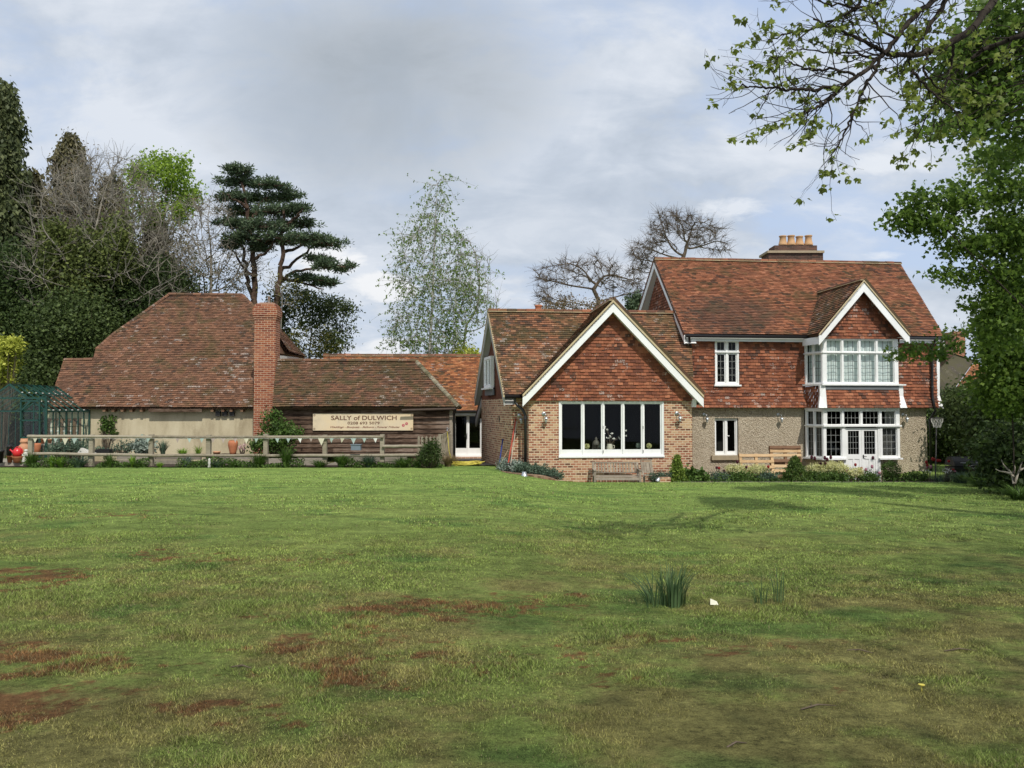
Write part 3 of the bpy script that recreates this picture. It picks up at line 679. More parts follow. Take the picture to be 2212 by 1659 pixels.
def grass():
    # blades thick enough to read at the size they have in the picture
    Vs, Fs, Rs, o = [], [], [], 0
    for (y0, y1, dens, h, w) in ((2.6, 4.6, 26000, .016, .0042), (4.6, 7, 12000, .019, .006), (7, 11, 4200, .022, .009), (11, 16, 560, .030, .018), (16, 22.3, 220, .03, .026)):
        wid = .70 * (y0 + y1) + 1.0; n = int(dens * wid * (y1 - y0)); y = y0 + (y1 - y0) * rng.random(n); x = (rng.random(n) - .5) * (1.40 * y + 1.2)
        den = fbm(x, y, 2.5, 90, 4, .6); red, worn = lawn_masks(x, y); keep = rng.random(n) < np.clip((den - .22) * 2.4, .42, 1) * (1 - .35 * red); x, y = x[keep], y[keep]; den = den[keep]; worn = worn[keep]; n = len(x)
        keep = ~((x > 4) & (y > 22.2)); z = gz(x, y) - .004
        hh = h * (.5 + 1.0 * rng.random(n)) * (.65 + np.where(y < 7, 1.1, .35) * np.clip((den - .48) * 4, 0, 1) * (1 - .6 * worn)); an = rng.random(n) * 6.283; lean = hh * (.3 + .9 * rng.random(n)); la = rng.random(n) * 6.283
        dx_, dy_ = np.cos(an) * w * .5, np.sin(an) * w * .5
        V = np.stack([np.stack([x - dx_, y - dy_, z], 1), np.stack([x + dx_, y + dy_, z], 1), np.stack([x + np.cos(la) * lean, y + np.sin(la) * lean, z + hh], 1)], 1)
        c = lawn_col(x, y) * (.35 + 1.5 * rng.random((n, 1)) ** 1.4) * np.array([1.12, 1.10, 1.05]); st = rng.random(n) < .10; c[st] = np.array([.26, .22, .11]) * (.6 + .7 * rng.random((st.sum(), 1)))
        Vs.append(V.reshape(-1, 3)); Fs.append(np.arange(3 * n).reshape(-1, 3) + o); Rs.append(c); o += 3 * n
    def fn(t):
        a = t.new('ShaderNodeAttribute', attribute_name='rnd'); p = pbr(t, a.outputs['Color'], .6, spec=.25); tr = t.new('ShaderNodeBsdfTranslucent', {0: a.outputs['Color']})
        return t.new('ShaderNodeMixShader', {0: .25, 1: p, 2: tr.outputs[0]}).outputs[0]
    g = np_mesh('grass', np.concatenate(Vs), np.concatenate(Fs), np.concatenate(Rs), mat('short grass', fn)); tag(g, 'short patchy mown grass covering the lawn', 'grass', kind='stuff')
grass()
# ------------------------------------------------------------------ building helpers
def hit(px, py, P0, n):
    o = np.array([0, 0, CAMZ]); r = U(px, py, 1.0) - o; k = np.dot(np.array(P0) - o, n) / np.dot(r, n); return o + k * r
def plane(a, b, c):
    n = np.cross(np.array(b) - a, np.array(c) - a); return n / np.linalg.norm(n)
def ridge(parent, p, q, name='ridge_tiles', rad=.12, m=None, seg=.32):
    mb = MB(); p = np.array(p, float); q = np.array(q, float); L = np.linalg.norm(q - p); d = (q - p) / L; n = max(1, int(L / seg)); s_ = L / n
    side = np.cross(d, (0, 0, 1.)); side /= np.linalg.norm(side); up = np.cross(side, d)
    for i in range(n):
        r = (random.random(), random.random(), random.random()); A = p + d * (i * s_ + .006); B = p + d * ((i + 1) * s_ - .006); rr = rad * random.uniform(.95, 1.06); ra = [A, B]; prev = None
        for k in range(7):
            an = math.pi * (k / 6); v = [Z + side * math.cos(an) * rr + up * (math.sin(an) * rr * .85 - rad * .35) for Z in ra]
            if prev: mb.poly([prev[0], prev[1], v[1], v[0]], None, r)
            prev = v
        for Z in ra:
            mb.poly([Z + side * math.cos(math.pi * k / 6) * rr + up * (math.sin(math.pi * k / 6) * rr * .85 - rad * .35) for k in range(7)], None, r)
    return mb.build(name, m or M_RIDGE, parent)
def mortar_line(parent, p, q, rad=.1, name='ridge_mortar'):
    mb = MB(); mb.beam(np.array(p) - (0, 0, .045), np.array(q) - (0, 0, .045), rad * 2.35, .022); return mb.build(name, M_CREAMP, parent)
def roofpart(parent, polys, m, name='roof', under=.10, joined=False, **kw):
    mb = MB()
    if joined: nn_ = tiles(mb, polys[0], extra=polys[1:], **kw)
    for pts in polys:
        n = nn_ if joined else tiles(mb, pts, **kw); P = [np.array(p) for p in pts]
        lo = [p - n * under for p in P]; mb.poly(lo, None, (.1, .1, .1))
        for i in range(len(P)):
            j = (i + 1) % len(P)
            if not joined: mb.poly([P[i], P[j], lo[j], lo[i]], None, (.05, .2, .1))
    return mb.build(name, m, parent)
def board_line(mb, p, q, drop, th, n):       # fascia/barge: face hanging 'drop' below the line, thickness th along n
    p = np.array(p, float); q = np.array(q, float); n = np.array(n, float); dz = np.array([0, 0, -drop])
    A = [p, q, q + dz, p + dz]; B = [x - n * th for x in A]
    mb.poly(A); mb.poly(B[::-1])
    for i in range(4): j = (i + 1) % 4; mb.poly([A[i], A[j], B[j], B[i]])
def window(parent, fr, a0, a1, b0, b1, d, cols, transom=None, leads=None, curtain=None, fw=.055, sill=True, name='window', m=None, rail=0.0, came=None, dep=.07, room=False, handle=False, cw=.06, fh=None, st=.038):
    fh = fh or fw
    # cols: mullion centres; transom: height of the cross bar; leads: pane size (w, h) of the leaded lights
    mb = MB(); xs = [a0] + list(cols) + [a1]; B = lambda *q: mb.box(fr, *q)
    B(a0, a0 + fw, b0, b1, d - dep, d + .02); B(a1 - fw, a1, b0, b1, d - dep, d + .02)
    B(a0 + fw, a1 - fw, b1 - fh, b1, d - dep, d + .018); B(a0 + fw, a1 - fw, b0, b0 + fh, d - dep, d + .018)
    for c in cols: B(c - cw / 2, c + cw / 2, b0 + fh, b1 - fh, d - dep, d + .016)
    rows = [(b0 + fh, b1 - fh)]
    if transom is not None:
        for i in range(len(xs) - 1):
            l = xs[i] + (fw if i == 0 else cw / 2); r_ = xs[i+1] - (fw if i == len(xs) - 2 else cw / 2); B(l, r_, transom - .035, transom + .035, d - dep, d + .014)
        B(a0 - .015, a1 + .015, transom - .012, transom + .02, d + .021, d + .055)
        rows = [(b0 + fh, transom - .035), (transom + .035, b1 - fh)]
    later = []
    for i in range(len(xs) - 1):
        l = xs[i] + (fw if i == 0 else cw / 2); r_ = xs[i+1] - (fw if i == len(xs) - 2 else cw / 2)
        for k, (y0, y1) in enumerate(rows):
            rb = rail if k == 0 else 0.0; dd = d - .018
            B(l, l + st, y0, y1, dd - .035, dd); B(r_ - st, r_, y0, y1, dd - .035, dd); B(l + st, r_ - st, y1 - st, y1, dd - .035, dd - .002); B(l + st, r_ - st, y0, y0 + st + rb, dd - .035, dd - .002)
            A0, A1, Y0, Y1 = l + st, r_ - st, y0 + st + rb, y1 - st
            pm = MB(); lm = MB(); pm.poly([fr.P(A0, Y0, dd - .022), fr.P(A1, Y0, dd - .022), fr.P(A1, Y1, dd - .022), fr.P(A0, Y1, dd - .022)])
            if leads:
                nx = max(1, round((A1 - A0) / leads[0])); ny = max(1, round((Y1 - Y0) / leads[1])); lw = .013 if came is None else .009
                for q in range(1, nx): x = A0 + (A1 - A0) * q / nx; lm.box(fr, x - lw/2, x + lw/2, Y0, Y1, dd - .027, dd - .016)
                for q in range(1, ny): y = Y0 + (Y1 - Y0) * q / ny; lm.box(fr, A0, A1, y - lw/2, y + lw/2, dd - .028, dd - .015)
            later.append((pm, lm))
            if handle and k == 0 and i % 2 == 1: B(l + st * .2, l + st * .2 + .09, (Y0 + Y1) / 2 - .012, (Y0 + Y1) / 2 + .012, dd + .001, dd + .03)
    w = mb.build(name, m or M_WHITE, parent)
    for pm, lm in later:
        pm.build('pane', M_GLASS, w)
        if leads: lm.build('lead_bars', came or M_CAME, w)
    if sill: sb = MB(); sb.box(fr, a0 - .05, a1 + .05, b0 - .055, b0 - .002, d - .06, d + .10); sb.build('sill', M_WHITE, w)
    if curtain:
        cb = MB(); N = 24
        for (c0, c1) in ((a0 + .03, a1 - .03),):
            for i in range(N):
                u0, u1 = c0 + (c1-c0)*i/N, c0 + (c1-c0)*(i+1)/N; z0, z1 = .02*math.sin(i*2.1), .02*math.sin((i+1)*2.1)
                cb.poly([fr.P(u0, b0+.02, d-.16+z0), fr.P(u1, b0+.02, d-.16+z1), fr.P(u1, b1-.02, d-.16+z1), fr.P(u0, b1-.02, d-.16+z0)], [(u0,0),(u1,0),(u1,b1-b0),(u0,b1-b0)])
        cb.build('curtain', curtain, w)
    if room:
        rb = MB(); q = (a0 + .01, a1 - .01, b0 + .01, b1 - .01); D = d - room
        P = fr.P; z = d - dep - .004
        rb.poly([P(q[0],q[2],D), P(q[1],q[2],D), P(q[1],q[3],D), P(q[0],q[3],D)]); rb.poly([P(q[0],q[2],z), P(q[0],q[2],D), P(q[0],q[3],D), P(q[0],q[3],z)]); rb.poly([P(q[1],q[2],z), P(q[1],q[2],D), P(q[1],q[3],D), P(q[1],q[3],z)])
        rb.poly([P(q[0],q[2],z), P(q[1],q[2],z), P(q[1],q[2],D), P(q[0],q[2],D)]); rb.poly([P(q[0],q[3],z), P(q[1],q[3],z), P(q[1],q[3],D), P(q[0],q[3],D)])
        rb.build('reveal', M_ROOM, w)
    return w
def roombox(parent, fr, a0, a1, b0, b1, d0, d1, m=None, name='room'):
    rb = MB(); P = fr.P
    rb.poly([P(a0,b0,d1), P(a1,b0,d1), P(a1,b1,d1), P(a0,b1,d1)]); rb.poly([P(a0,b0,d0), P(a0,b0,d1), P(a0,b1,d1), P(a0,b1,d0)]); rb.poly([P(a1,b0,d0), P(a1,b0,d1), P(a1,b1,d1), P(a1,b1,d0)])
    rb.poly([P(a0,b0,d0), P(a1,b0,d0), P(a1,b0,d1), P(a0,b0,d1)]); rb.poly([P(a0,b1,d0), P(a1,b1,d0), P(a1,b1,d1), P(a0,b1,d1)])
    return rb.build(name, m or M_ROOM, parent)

# ------------------------------------------------------------------ main house
O = U(1495, 1000, 26.0); O[2] = 0; M = Fr(O, R(6)); ZB = -1.05
H = thing('tile_hung_house', 'tall tile-hung house with bay windows, leaded lights and long orange tiled roof', 'house', (O[0], O[1], ZB))
ax = lambda p, d=0.0, y=800: M.px(p, y, d)[0]; bz = lambda y, d=0.0, p=1750: M.px(p, y, d)[1]
DT = .10                                                     # face of the hung tiling
aL, aR, aRt = ax(1497), ax(2000), ax(2023, DT); aLt = ax(1489, DT)
zt = bz(881, .22, 1560); zk = bz(855, DT, 1560); ze = bz(722, .35, 1478); DB = .85
b0a, b1a = ax(1777, DB), ax(1940, DB)                        # bay front
w0 = (ax(1544, DT), ax(1596, DT), bz(831, DT, 1570), bz(733, DT, 1570)); g0 = (ax(1543), ax(1594), bz(985, 0, 1570), bz(903, 0, 1570))
baL = ax(1738, DT); baR = b1a + .04
mb = MB(); holed_rect(mb, M, aL, aR, ZB, zt + .02, 0, [g0, (baL + .02, baR, bz(995, DB, 1800), zt + .1)])
P = M.P
mb.poly([P(aR, ZB, 0), P(aR, ZB, -6.6), P(aR, zt, -6.6), P(aR, zt, 0)]); mb.poly([P(aL, ZB, 0), P(aL, ZB, -6.6), P(aL, zt, -6.6), P(aL, zt, 0)]); mb.poly([P(aL, ZB, -6.6), P(aR, ZB, -6.6), P(aR, zt, -6.6), P(aL, zt, -6.6)])
for (x0, x1) in ((g0[0], g0[0] - .001), (g0[1], g0[1] + .001)): mb.poly([P(x0, g0[2], 0), P(x0, g0[2], -.16), P(x0, g0[3], -.16), P(x0, g0[3], 0)])
mb.poly([P(g0[0], g0[3], 0), P(g0[1], g0[3], 0), P(g0[1], g0[3], -.16), P(g0[0], g0[3], -.16)])
zs = bz(994, DB, 1800); bl0, bl1 = ax(1780, DB), ax(1938, DB); dl, dr = ax(1822, DB), ax(1897, DB)
mb.poly([P(bl0, ZB, DB-.05), P(dl, ZB, DB-.05), P(dl, zs, DB-.05), P(bl0, zs, DB-.05)]); mb.poly([P(dr, ZB, DB-.05), P(bl1, ZB, DB-.05), P(bl1, zs, DB-.05), P(dr, zs, DB-.05)])
mb.poly([P(baL + .03, ZB, 0), P(bl0, ZB, DB-.05), P(bl0, zs, DB-.05), P(baL + .03, zs, 0)]); mb.poly([P(bl1, ZB, 0), P(bl1, ZB, DB-.05), P(bl1, zs, DB-.05), P(bl1, zs, 0)])
mb.build('wall', M_PEBBLE, H)
# hung tiles, with the bellcast kicking out over the ground floor
mb = MB(); hw = [(w0[0], w0[1], w0[2], w0[3])]
def tile_rect(mb, fr, a0, a1, b0, b1, d0, d1, holes=(), **kw):
    pts = [fr.P(a0, b0, d0), fr.P(a1, b0, d0), fr.P(a1, b1, d1), fr.P(a0, b1, d1)]; hs = [(h[0] - a0, h[1] - a0, h[2] - b0, h[3] - b0) for h in holes]
    O_, e1, e2, n = tile_frame(pts); off = np.dot(fr.P(a0, b0, d0) - O_, e1); hs = [(h[0] + off, h[1] + off, h[2], h[3]) for h in hs]
    tiles(mb, pts, holes=hs, g=.104, w=.165, th=.03, **kw)
    for z in reduce_holes([((p - O_) @ e1, (p - O_) @ e2) for p in pts], hs): mb.poly([O_ + q[0] * e1 + q[1] * e2 - n * .03 for q in z], z, (.0, .2, .1))
tile_rect(mb, M, aLt, aRt, zk, ze + .02, DT, DT, [w0, (baL, b1a, -5, 9)]) if False else None
tile_rect(mb, M, aLt, baL, zk, ze + .02, DT, DT, [w0]); tile_rect(mb, M, b1a, aRt, zk, ze + .02, DT, DT)
tile_rect(mb, M, aLt - .03, baL + .05, zt, zk, DT + .14, DT); tile_rect(mb, M, b1a, aRt + .02, zt, zk, DT + .14, DT)
apT = bz(841, DB, 1850)
tile_rect(mb, M, b0a + .05, b1a - .02, zt, apT, DB + .14, DB + .02)
tiles(mb, [P(baL + .02, zt, DT + .05), P(b0a - .02, zt, DB + .12), P(b0a - .02, apT + .1, DB + .0), P(baL + .02, apT + .1, DT + .02)], g=.104, w=.165, th=.03)
mb.build('hung_tiles', T_HUNG, H)
mb = MB(); mb.poly([P(aLt, zt, DT + .12), P(aRt, zt, DT + .12), P(aRt, zt, -6.7), P(aLt, zt, -6.7)]); mb.poly([P(b0a, zt + .01, DB + .1), P(b1a, zt + .01, DB + .1), P(b1a, zt + .01, 0), P(baL, zt + .01, 0)])
mb.build('jetty_soffit', M_WHITE, H)
mb = MB(); mb.box(M, b0a + .06, b1a - .02, apT - .01, bz(833, DB), DB - .02, DB + .07); mb.build('lead_flashing', M_LEAD, H)
# bay windows: sides canted from the wall to the front
def bay(y_top, y_tr, y_bot, fxs, sxs, leads, curt, door=None, came=None):
    p = H
    xs = [ax(q, DB) for q in fxs]; A = P(baL, 0, DT); Bv = P(b0a, 0, DB); th = math.atan2(Bv[1] - A[1], Bv[0] - A[0]); S = Fr((A[0], A[1], 0), th); L = math.hypot(Bv[0] - A[0], Bv[1] - A[1])
    zb, ztp, ztr = bz(y_bot, DB), bz(y_top, DB), bz(y_tr, DB)
    return p, xs, S, L, zb, ztp, ztr
pu, xs, S, L, zb, ztp, ztr = bay(731, 761.5, 829, (1777, 1820, 1857, 1894, 1940), None, 0, 0)
window(pu, M, xs[0], xs[-1], zb, ztp, DB, xs[1:-1], ztr, (.155, .24), M_CURT, fw=.14, fh=.045, st=.022, name='bay_window', cw=.07)
window(pu, S, .02, L, zb, ztp, 0.0, [L * .5], ztr, (.16, .24), M_CURT, fw=.06, fh=.045, st=.02, name='bay_side_window', cw=.06)
RS = Fr(P(b1a, 0, DB), M_TH := R(96)); mb = MB(); mb.poly([P(b1a, zb, DB-.01), P(b1a, zb, 0), P(b1a, ztp, 0), P(b1a, ztp, DB-.01)]); mb.build('side_panel', M_WHITE, pu)
mb = MB(); mb.box(M, b0a - .08, ax(1952, DB), bz(832.5, DB), bz(829.5, DB), DB - .03, DB + .13); mb.build('cill_board', M_WHITE, pu)
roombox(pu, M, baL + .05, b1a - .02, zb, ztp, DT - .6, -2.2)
pl, xs, S, L, zb, ztp, ztr = bay(885, 920.5, 990, (1777, 1819, 1859, 1900, 1941), None, 0, 0)
# transom lights across, two lower side lights, the double door between
window(pl, M, xs[0], xs[-1], ztr, ztp, DB, xs[1:-1], None, (.15, .17), None, fw=.13, fh=.04, st=.022, name='top_lights', sill=False, cw=.08, came=M_DKCAME)
window(pl, M, xs[0], ax(1822, DB), zb, ztr - .003, DB, [], None, (.16, .22), None, fw=.09, fh=.05, st=.025, name='left_light', sill=True, came=M_DKCAME)
window(pl, M, ax(1898, DB), xs[-1], zb, ztr - .003, DB, [], None, (.16, .22), M_DCURT, fw=.09, fh=.05, st=.025, name='right_light', sill=True, came=M_DKCAME)
window(pl, S, .02, L, zb, ztp, 0.0, [L * .5], ztr, (.16, .24), M_DCURT, fw=.06, fh=.045, st=.02, name='bay_side_window', cw=.06, came=M_DKCAME)
mb = MB(); mb.box(M, xs[0] - .03, xs[-1] + .04, ztr - .02, ztr + .03, DB + .022, DB + .08); mb.box(M, xs[0], xs[-1], ztp, zt + .02, DB - .05, DB + .03); mb.box(S, 0, L, ztp, zt + .02, -.05, .03)
mb.poly([P(xs[-1], zb, DB-.01), P(xs[-1], zb, 0), P(xs[-1], zt, 0), P(xs[-1], zt, DB-.01)]); mb.build('head_board', M_WHITE, pl)
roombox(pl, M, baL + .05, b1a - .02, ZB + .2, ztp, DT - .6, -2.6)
dzt = ztr - .06; dm = (dl + dr) / 2; gT, gB = bz(931, DB), bz(982, DB)
for (x0, x1) in ((dl + .05, dm - .004), (dm + .004, dr - .05)):
    mb = MB(); D0, D1 = DB - .06, DB - .015; s_ = .085
    mb.box(M, x0, x0 + s_, ZB + .15, dzt, D0, D1); mb.box(M, x1 - s_, x1, ZB + .15, dzt, D0, D1); mb.box(M, x0 + s_, x1 - s_, gT, dzt, D0, D1 - .001); mb.box(M, x0 + s_, x1 - s_, gB - .16, gB, D0, D1 - .001)
    mb.box(M, x0 + s_, x1 - s_, ZB + .15, ZB + .38, D0, D1 - .001); mb.box(M, x0 + s_, x1 - s_, ZB + .38, gB - .16, D0, D1 - .02); mb.box(M, (x0 + x1)/2 - .03, (x0 + x1)/2 + .03, ZB + .38, gB - .16, D0, D1 - .002)
    dr_ = mb.build('door', M_WHITE, pl); pm = MB(); pm.poly([P(x0+s_, gB, D1-.03), P(x1-s_, gB, D1-.03), P(x1-s_, gT, D1-.03), P(x0+s_, gT, D1-.03)]); pm.build('pane', M_GLASS, dr_)
    lm = MB(); nx, ny = 4, 4
    for q in range(1, nx): x = x0+s_+(x1-x0-2*s_)*q/nx; lm.box(M, x-.0045, x+.0045, gB, gT, D1-.036, D1-.022)
    for q in range(1, ny): y = gB+(gT-gB)*q/ny; lm.box(M, x0+s_, x1-s_, y-.0045, y+.0045, D1-.037, D1-.021)
    lm.build('lead_bars', M_DKCAME, dr_)
    if x0 > dm - .1:
        hb = MB(); hb.box(M, x0 + .03, x0 + .06, gB - .13, gB - .02, D1, D1 + .02); hb.tube([P(x0 + .045, gB - .07, D1 + .02), P(x0 + .045, gB - .07, D1 + .06), P(x0 + .13, gB - .07, D1 + .06)], .011); hb.build('handle', M_IRON, dr_)
mb = MB(); mb.box(M, dl - .03, dl + .045, ZB, ztr, DB - .08, DB + .01); mb.build('door_post', M_WHITE, H); mb = MB(); mb.box(M, dr - .045, dr + .03, ZB, ztr, DB - .08, DB + .01); mb.build('door_post', M_WHITE, pl)
# scroll-cut white corner brackets either side of the apron, corner boards
def bracket(pts, d0, d1, name='corner_board'):
    mb = MB(); A = [P(*M.px(x, y, d), d) for (x, y, d) in pts]; Bk = [a - M.en * d1 for a in A]
    mb.poly(A); mb.poly(Bk[::-1])
    for i in range(len(A)): j = (i+1) % len(A); mb.poly([A[i], A[j], Bk[j], Bk[i]])
    return mb.build(name, M_WHITE, H)
D2 = DB + .05
bracket([(1771, 833, D2), (1783, 833, D2), (1783, 852, D2), (1787, 881, D2 + .15), (1769, 881, D2 + .15), (1771.5, 855, D2)], 0, .08)
bracket([(1940, 833, D2), (1951, 833, D2), (1951.5, 856, D2), (1960, 881, D2 + .15), (1945, 881, D2 + .15), (1941, 855, D2)], 0, .08)
D3 = DT + .04
bracket([(2023, 735, D3), (2030, 735, D3), (2030, 854, D3), (2039, 882, D3 + .14), (2029, 882, D3 + .14), (2024.5, 856, D3)], 0, .1)
bracket([(1485.5, 735, D3), (1490.5, 735, D3), (1490.5, 860, D3), (1491.5, 881, D3 + .14), (1481, 881, D3 + .14), (1485.5, 856, D3)], 0, .1)
window(H, M, w0[0], w0[1], w0[2], w0[3], DT, [(w0[0] + w0[1]) / 2], bz(761, DT, 1570), (.14, .21), None, fw=.06, room=.55, cw=.07, came=M_DKCAME, name='casement_window')
window(H, M, g0[0], g0[1], g0[2] + .02, g0[3], -.10, [(g0[0] + g0[1]) / 2], None, None, None, fw=.05, room=.6, sill=False, handle=True, name='ground_window', cw=.07, rail=.05)
mb = MB(); mb.box(M, g0[0] - .14, g0[1] + .14, g0[2] - .13, g0[2] + .018, -.12, .09); mb.build('stone_sill', M_STONE, H)
# roof
VR = 3.5
eL, eR = M.px(1478, 722, .38), M.px(2040, 722, .38); rL, rR = M.px(1413, 561, -VR), M.px(1945, 571, -VR)
E0, E1 = P(eL[0], ze, .38), P(eR[0], ze - .0, .38); R0, R1 = P(rL[0], rL[1], -VR), P(rR[0], rR[1], -VR)
bkL, bkR = P(rL[0] - (eL[0] - rL[0]) * 0 + .03, ze, -2 * VR - .38), P(eR[0], ze, -2 * VR - .38); bkL = P(eL[0], ze, -2 * VR - .38)
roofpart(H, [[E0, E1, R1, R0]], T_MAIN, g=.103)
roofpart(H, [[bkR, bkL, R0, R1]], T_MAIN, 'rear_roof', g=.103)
ridge(H, R0 + (0, 0, .05), R1 + (0, 0, .05)); mortar_line(H, R0 + (0, 0, .045), R1 + (0, 0, .045))
mb = MB(); board_line(mb, P(eL[0] + .1, ze - .09, .30), P(ax(1770, .3), ze - .09, .30), .13, .03, M.en); board_line(mb, P(ax(1945, .3), ze - .09, .30), P(eR[0] - .1, ze - .09, .30), .13, .03, M.en)
mb.poly([P(aLt, ze - .2, .3), P(aRt, ze - .2, .3), P(aRt, ze - .2, 0), P(aLt, ze - .2, 0)])
en2 = -M.ex * 1.0
for (a, b, nn) in ((E0, R0, -M.ex), (R0, bkL, -M.ex), (E1, R1, M.ex), (R1, bkR, M.ex)):
    board_line(mb, np.array(a) - (0, 0, .05) + nn * .0, np.array(b) - (0, 0, .05) + nn * .0, .27, .035, nn)
# soffit strips under the verge
for (a, b, nn) in ((E0, R0, -M.ex), (R0, bkL, -M.ex)): s_ = -nn * .42; mb.poly([a - (0, 0, .30), b - (0, 0, .30), b - (0, 0, .30) + s_, a - (0, 0, .30) + s_])
mb.build('bargeboards', M_WHITE, H)
gl = eL[0] + .36; mb = MB(); gpts = [P(gl, zt, DT), P(gl, ze - .1, DT), P(gl, R0[2] - .32, -VR), P(gl, ze - .1, -6.9), P(gl, zt, -6.9)]
tiles(mb, gpts, g=.104, w=.165, th=.03); mb.poly([p + M.ex * .03 for p in gpts], None, (.1, .1, .1)); gr = aRt + .02; mb.poly([P(gr, zt, DT), P(gr, ze - .1, DT), P(gr, R0[2] - .32, -VR), P(gr, ze - .1, -6.9), P(gr, zt, -6.9)])
mb.build('gable_tiles', T_HUNG, H)
mb = MB(); gw = P(gl, zt, DT); mb.poly([P(gl + .03, ZB, DT - .1), P(gl + .03, zt, DT - .1), P(gl + .03, zt, -6.8), P(gl + .03, ZB, -6.8)]); mb.poly([P(gl + .03, ZB, 0), P(aL, ZB, 0), P(aL, zt, 0), P(gl + .03, zt, 0)]); mb.build('gable_wall', M_PEBBLE, H)
# gutter, downpipes
def gutter(parent, p, q, name='gutter', m=None, r=.055): mb = MB(); mb.tube([p, q], r, 8); return mb.build(name, m or M_BLACK, parent, True)
gutter(H, P(eL[0] + .03, ze - .06, .42), P(ax(1768, .4), ze - .06, .42)); gutter(H, P(ax(1950, .4), ze - .06, .42), P(eR[0] - .03, ze - .06, .42))
mb = MB(); x = ax(1492, .2); mb.tube([P(x - .12, ze - .1, .42), P(x - .1, ze - .22, .4), P(x, ze - .36, .22), P(x, ze - .5, .2), P(x, ZB + .2, .2)], .04); mb.build('downpipe', M_BLACK, H, True)
mb = MB(); x = ax(2013, .2); mb.tube([P(x, ze - .1, .42), P(x, ze - .35, .22), P(x, zk + .1, .2), P(x, zk - .1, .22), P(x, zt - .1, .35), P(x + .0, zt - .4, .06), P(x, ZB + .1, .06)], .042); mb.tube([P(x, zk + .3, .2), P(x, zk + .36, .2)], .055); mb.build('downpipe', M_BLACK, H, True)
# gabled roof over the bay
DG = DB + .38; ap = M.px(1866, 607, DG); tl = M.px(1769, 723, DG); tr = M.px(1965, 724, DG); s_m = (R0[2] - ze) / (VR + .38)
vr = -.38 + (ap[1] - ze) / s_m
def gable_slopes(fr, ap, tl, tr, d, ze_, s_, d_e):
    f = lambda z: d_e - (z - ze_) / s_
    A = fr.P(ap[0], ap[1], d); Bk = fr.P(ap[0], ap[1], f(ap[1])); Lf = fr.P(tl[0], tl[1], d); Lb = fr.P(tl[0], tl[1], f(tl[1])); Rf = fr.P(tr[0], tr[1], d); Rb = fr.P(tr[0], tr[1], f(tr[1]))
    return A, Bk, Lf, Lb, Rf, Rb
A, Bk, Lf, Lb, Rf, Rb = gable_slopes(M, ap, tl, tr, DG, ze, s_m, .38); up = np.array([0, 0, .04])
roofpart(H, [[Lf + up, A + up, Bk + up, Lb + up], [Rf + up, Rb + up, Bk + up, A + up]], T_COT, 'bay_roof', g=.103)
ridge(H, A + (0, 0, .09), Bk + (0, 0, .09), 'bay_ridge_tiles', .11); mortar_line(H, A + (0, 0, .08), Bk + (0, 0, .08), .1, 'bay_ridge_mortar')
mb = MB(); gt = [M.px(1784, 732, DB + .02), M.px(1940, 732, DB + .02), M.px(1864, 630, DB + .02)]
tiles(mb, [P(gt[0][0] - .14, gt[0][1], DB + .03), P(gt[1][0] + .14, gt[1][1], DB + .03), P(gt[2][0], gt[2][1] + .12, DB + .03)], g=.104, w=.165, th=.03); mb.poly([P(gt[0][0] - .14, gt[0][1], DB), P(gt[1][0] + .14, gt[1][1], DB), P(gt[2][0], gt[2][1] + .12, DB)], None, (.1, .1, .1)); mb.build('gablet_tiles', T_HUNG, H)
def barge(parent, fr, ap, tl, tr, d, w, name='bargeboards', tv=.05, ext=0.0):
    mb = MB(); s1 = np.array([0, 0, -tv]); mt = MB()
    for (p, q) in (((tl[0], tl[1]), ap), ((tr[0], tr[1]), ap)):
        a = fr.P(p[0], p[1], d) + s1; b = fr.P(q[0], q[1], d) + s1; board_line(mb, a, b, w, .035, fr.en)
        board_line(mt, fr.P(p[0], p[1], d + .03) + (0, 0, .03), fr.P(q[0], q[1], d + .03) + (0, 0, .03), tv + .005, .05, fr.en)
    o = mb.build(name, M_WHITE, parent); mt.build('verge_mortar', M_CREAMP, parent); return o
barge(H, M, ap, tl, tr, DG, .30, 'gablet_bargeboards')
mb = MB(); mb.poly([P(tl[0], tl[1] - .06, DG - .02), P(b0a + .1, tl[1] - .06, DG - .02), P(b0a + .1, tl[1] - .06, .2), P(tl[0], tl[1] - .06, .2)]); mb.build('gablet_soffit', M_WHITE, H); mb = MB(); mb.poly([P(tr[0], tr[1] - .06, DG - .02), P(b1a - .1, tr[1] - .06, DG - .02), P(b1a - .1, tr[1] - .06, 0), P(tr[0], tr[1] - .06, 0)])
mb.build('gablet_soffit', M_WHITE, H); mb = MB(); mb.poly([P(tl[0] + .05, tl[1] - .30, DG - .02), P(tl[0] + .05, tl[1] - .06, DG - .02), P(tl[0] - .1, tl[1] - .06, .3), P(tl[0] - .1, tl[1] - .30, .3)]); mb.build('fascia_return', M_WHITE, H)
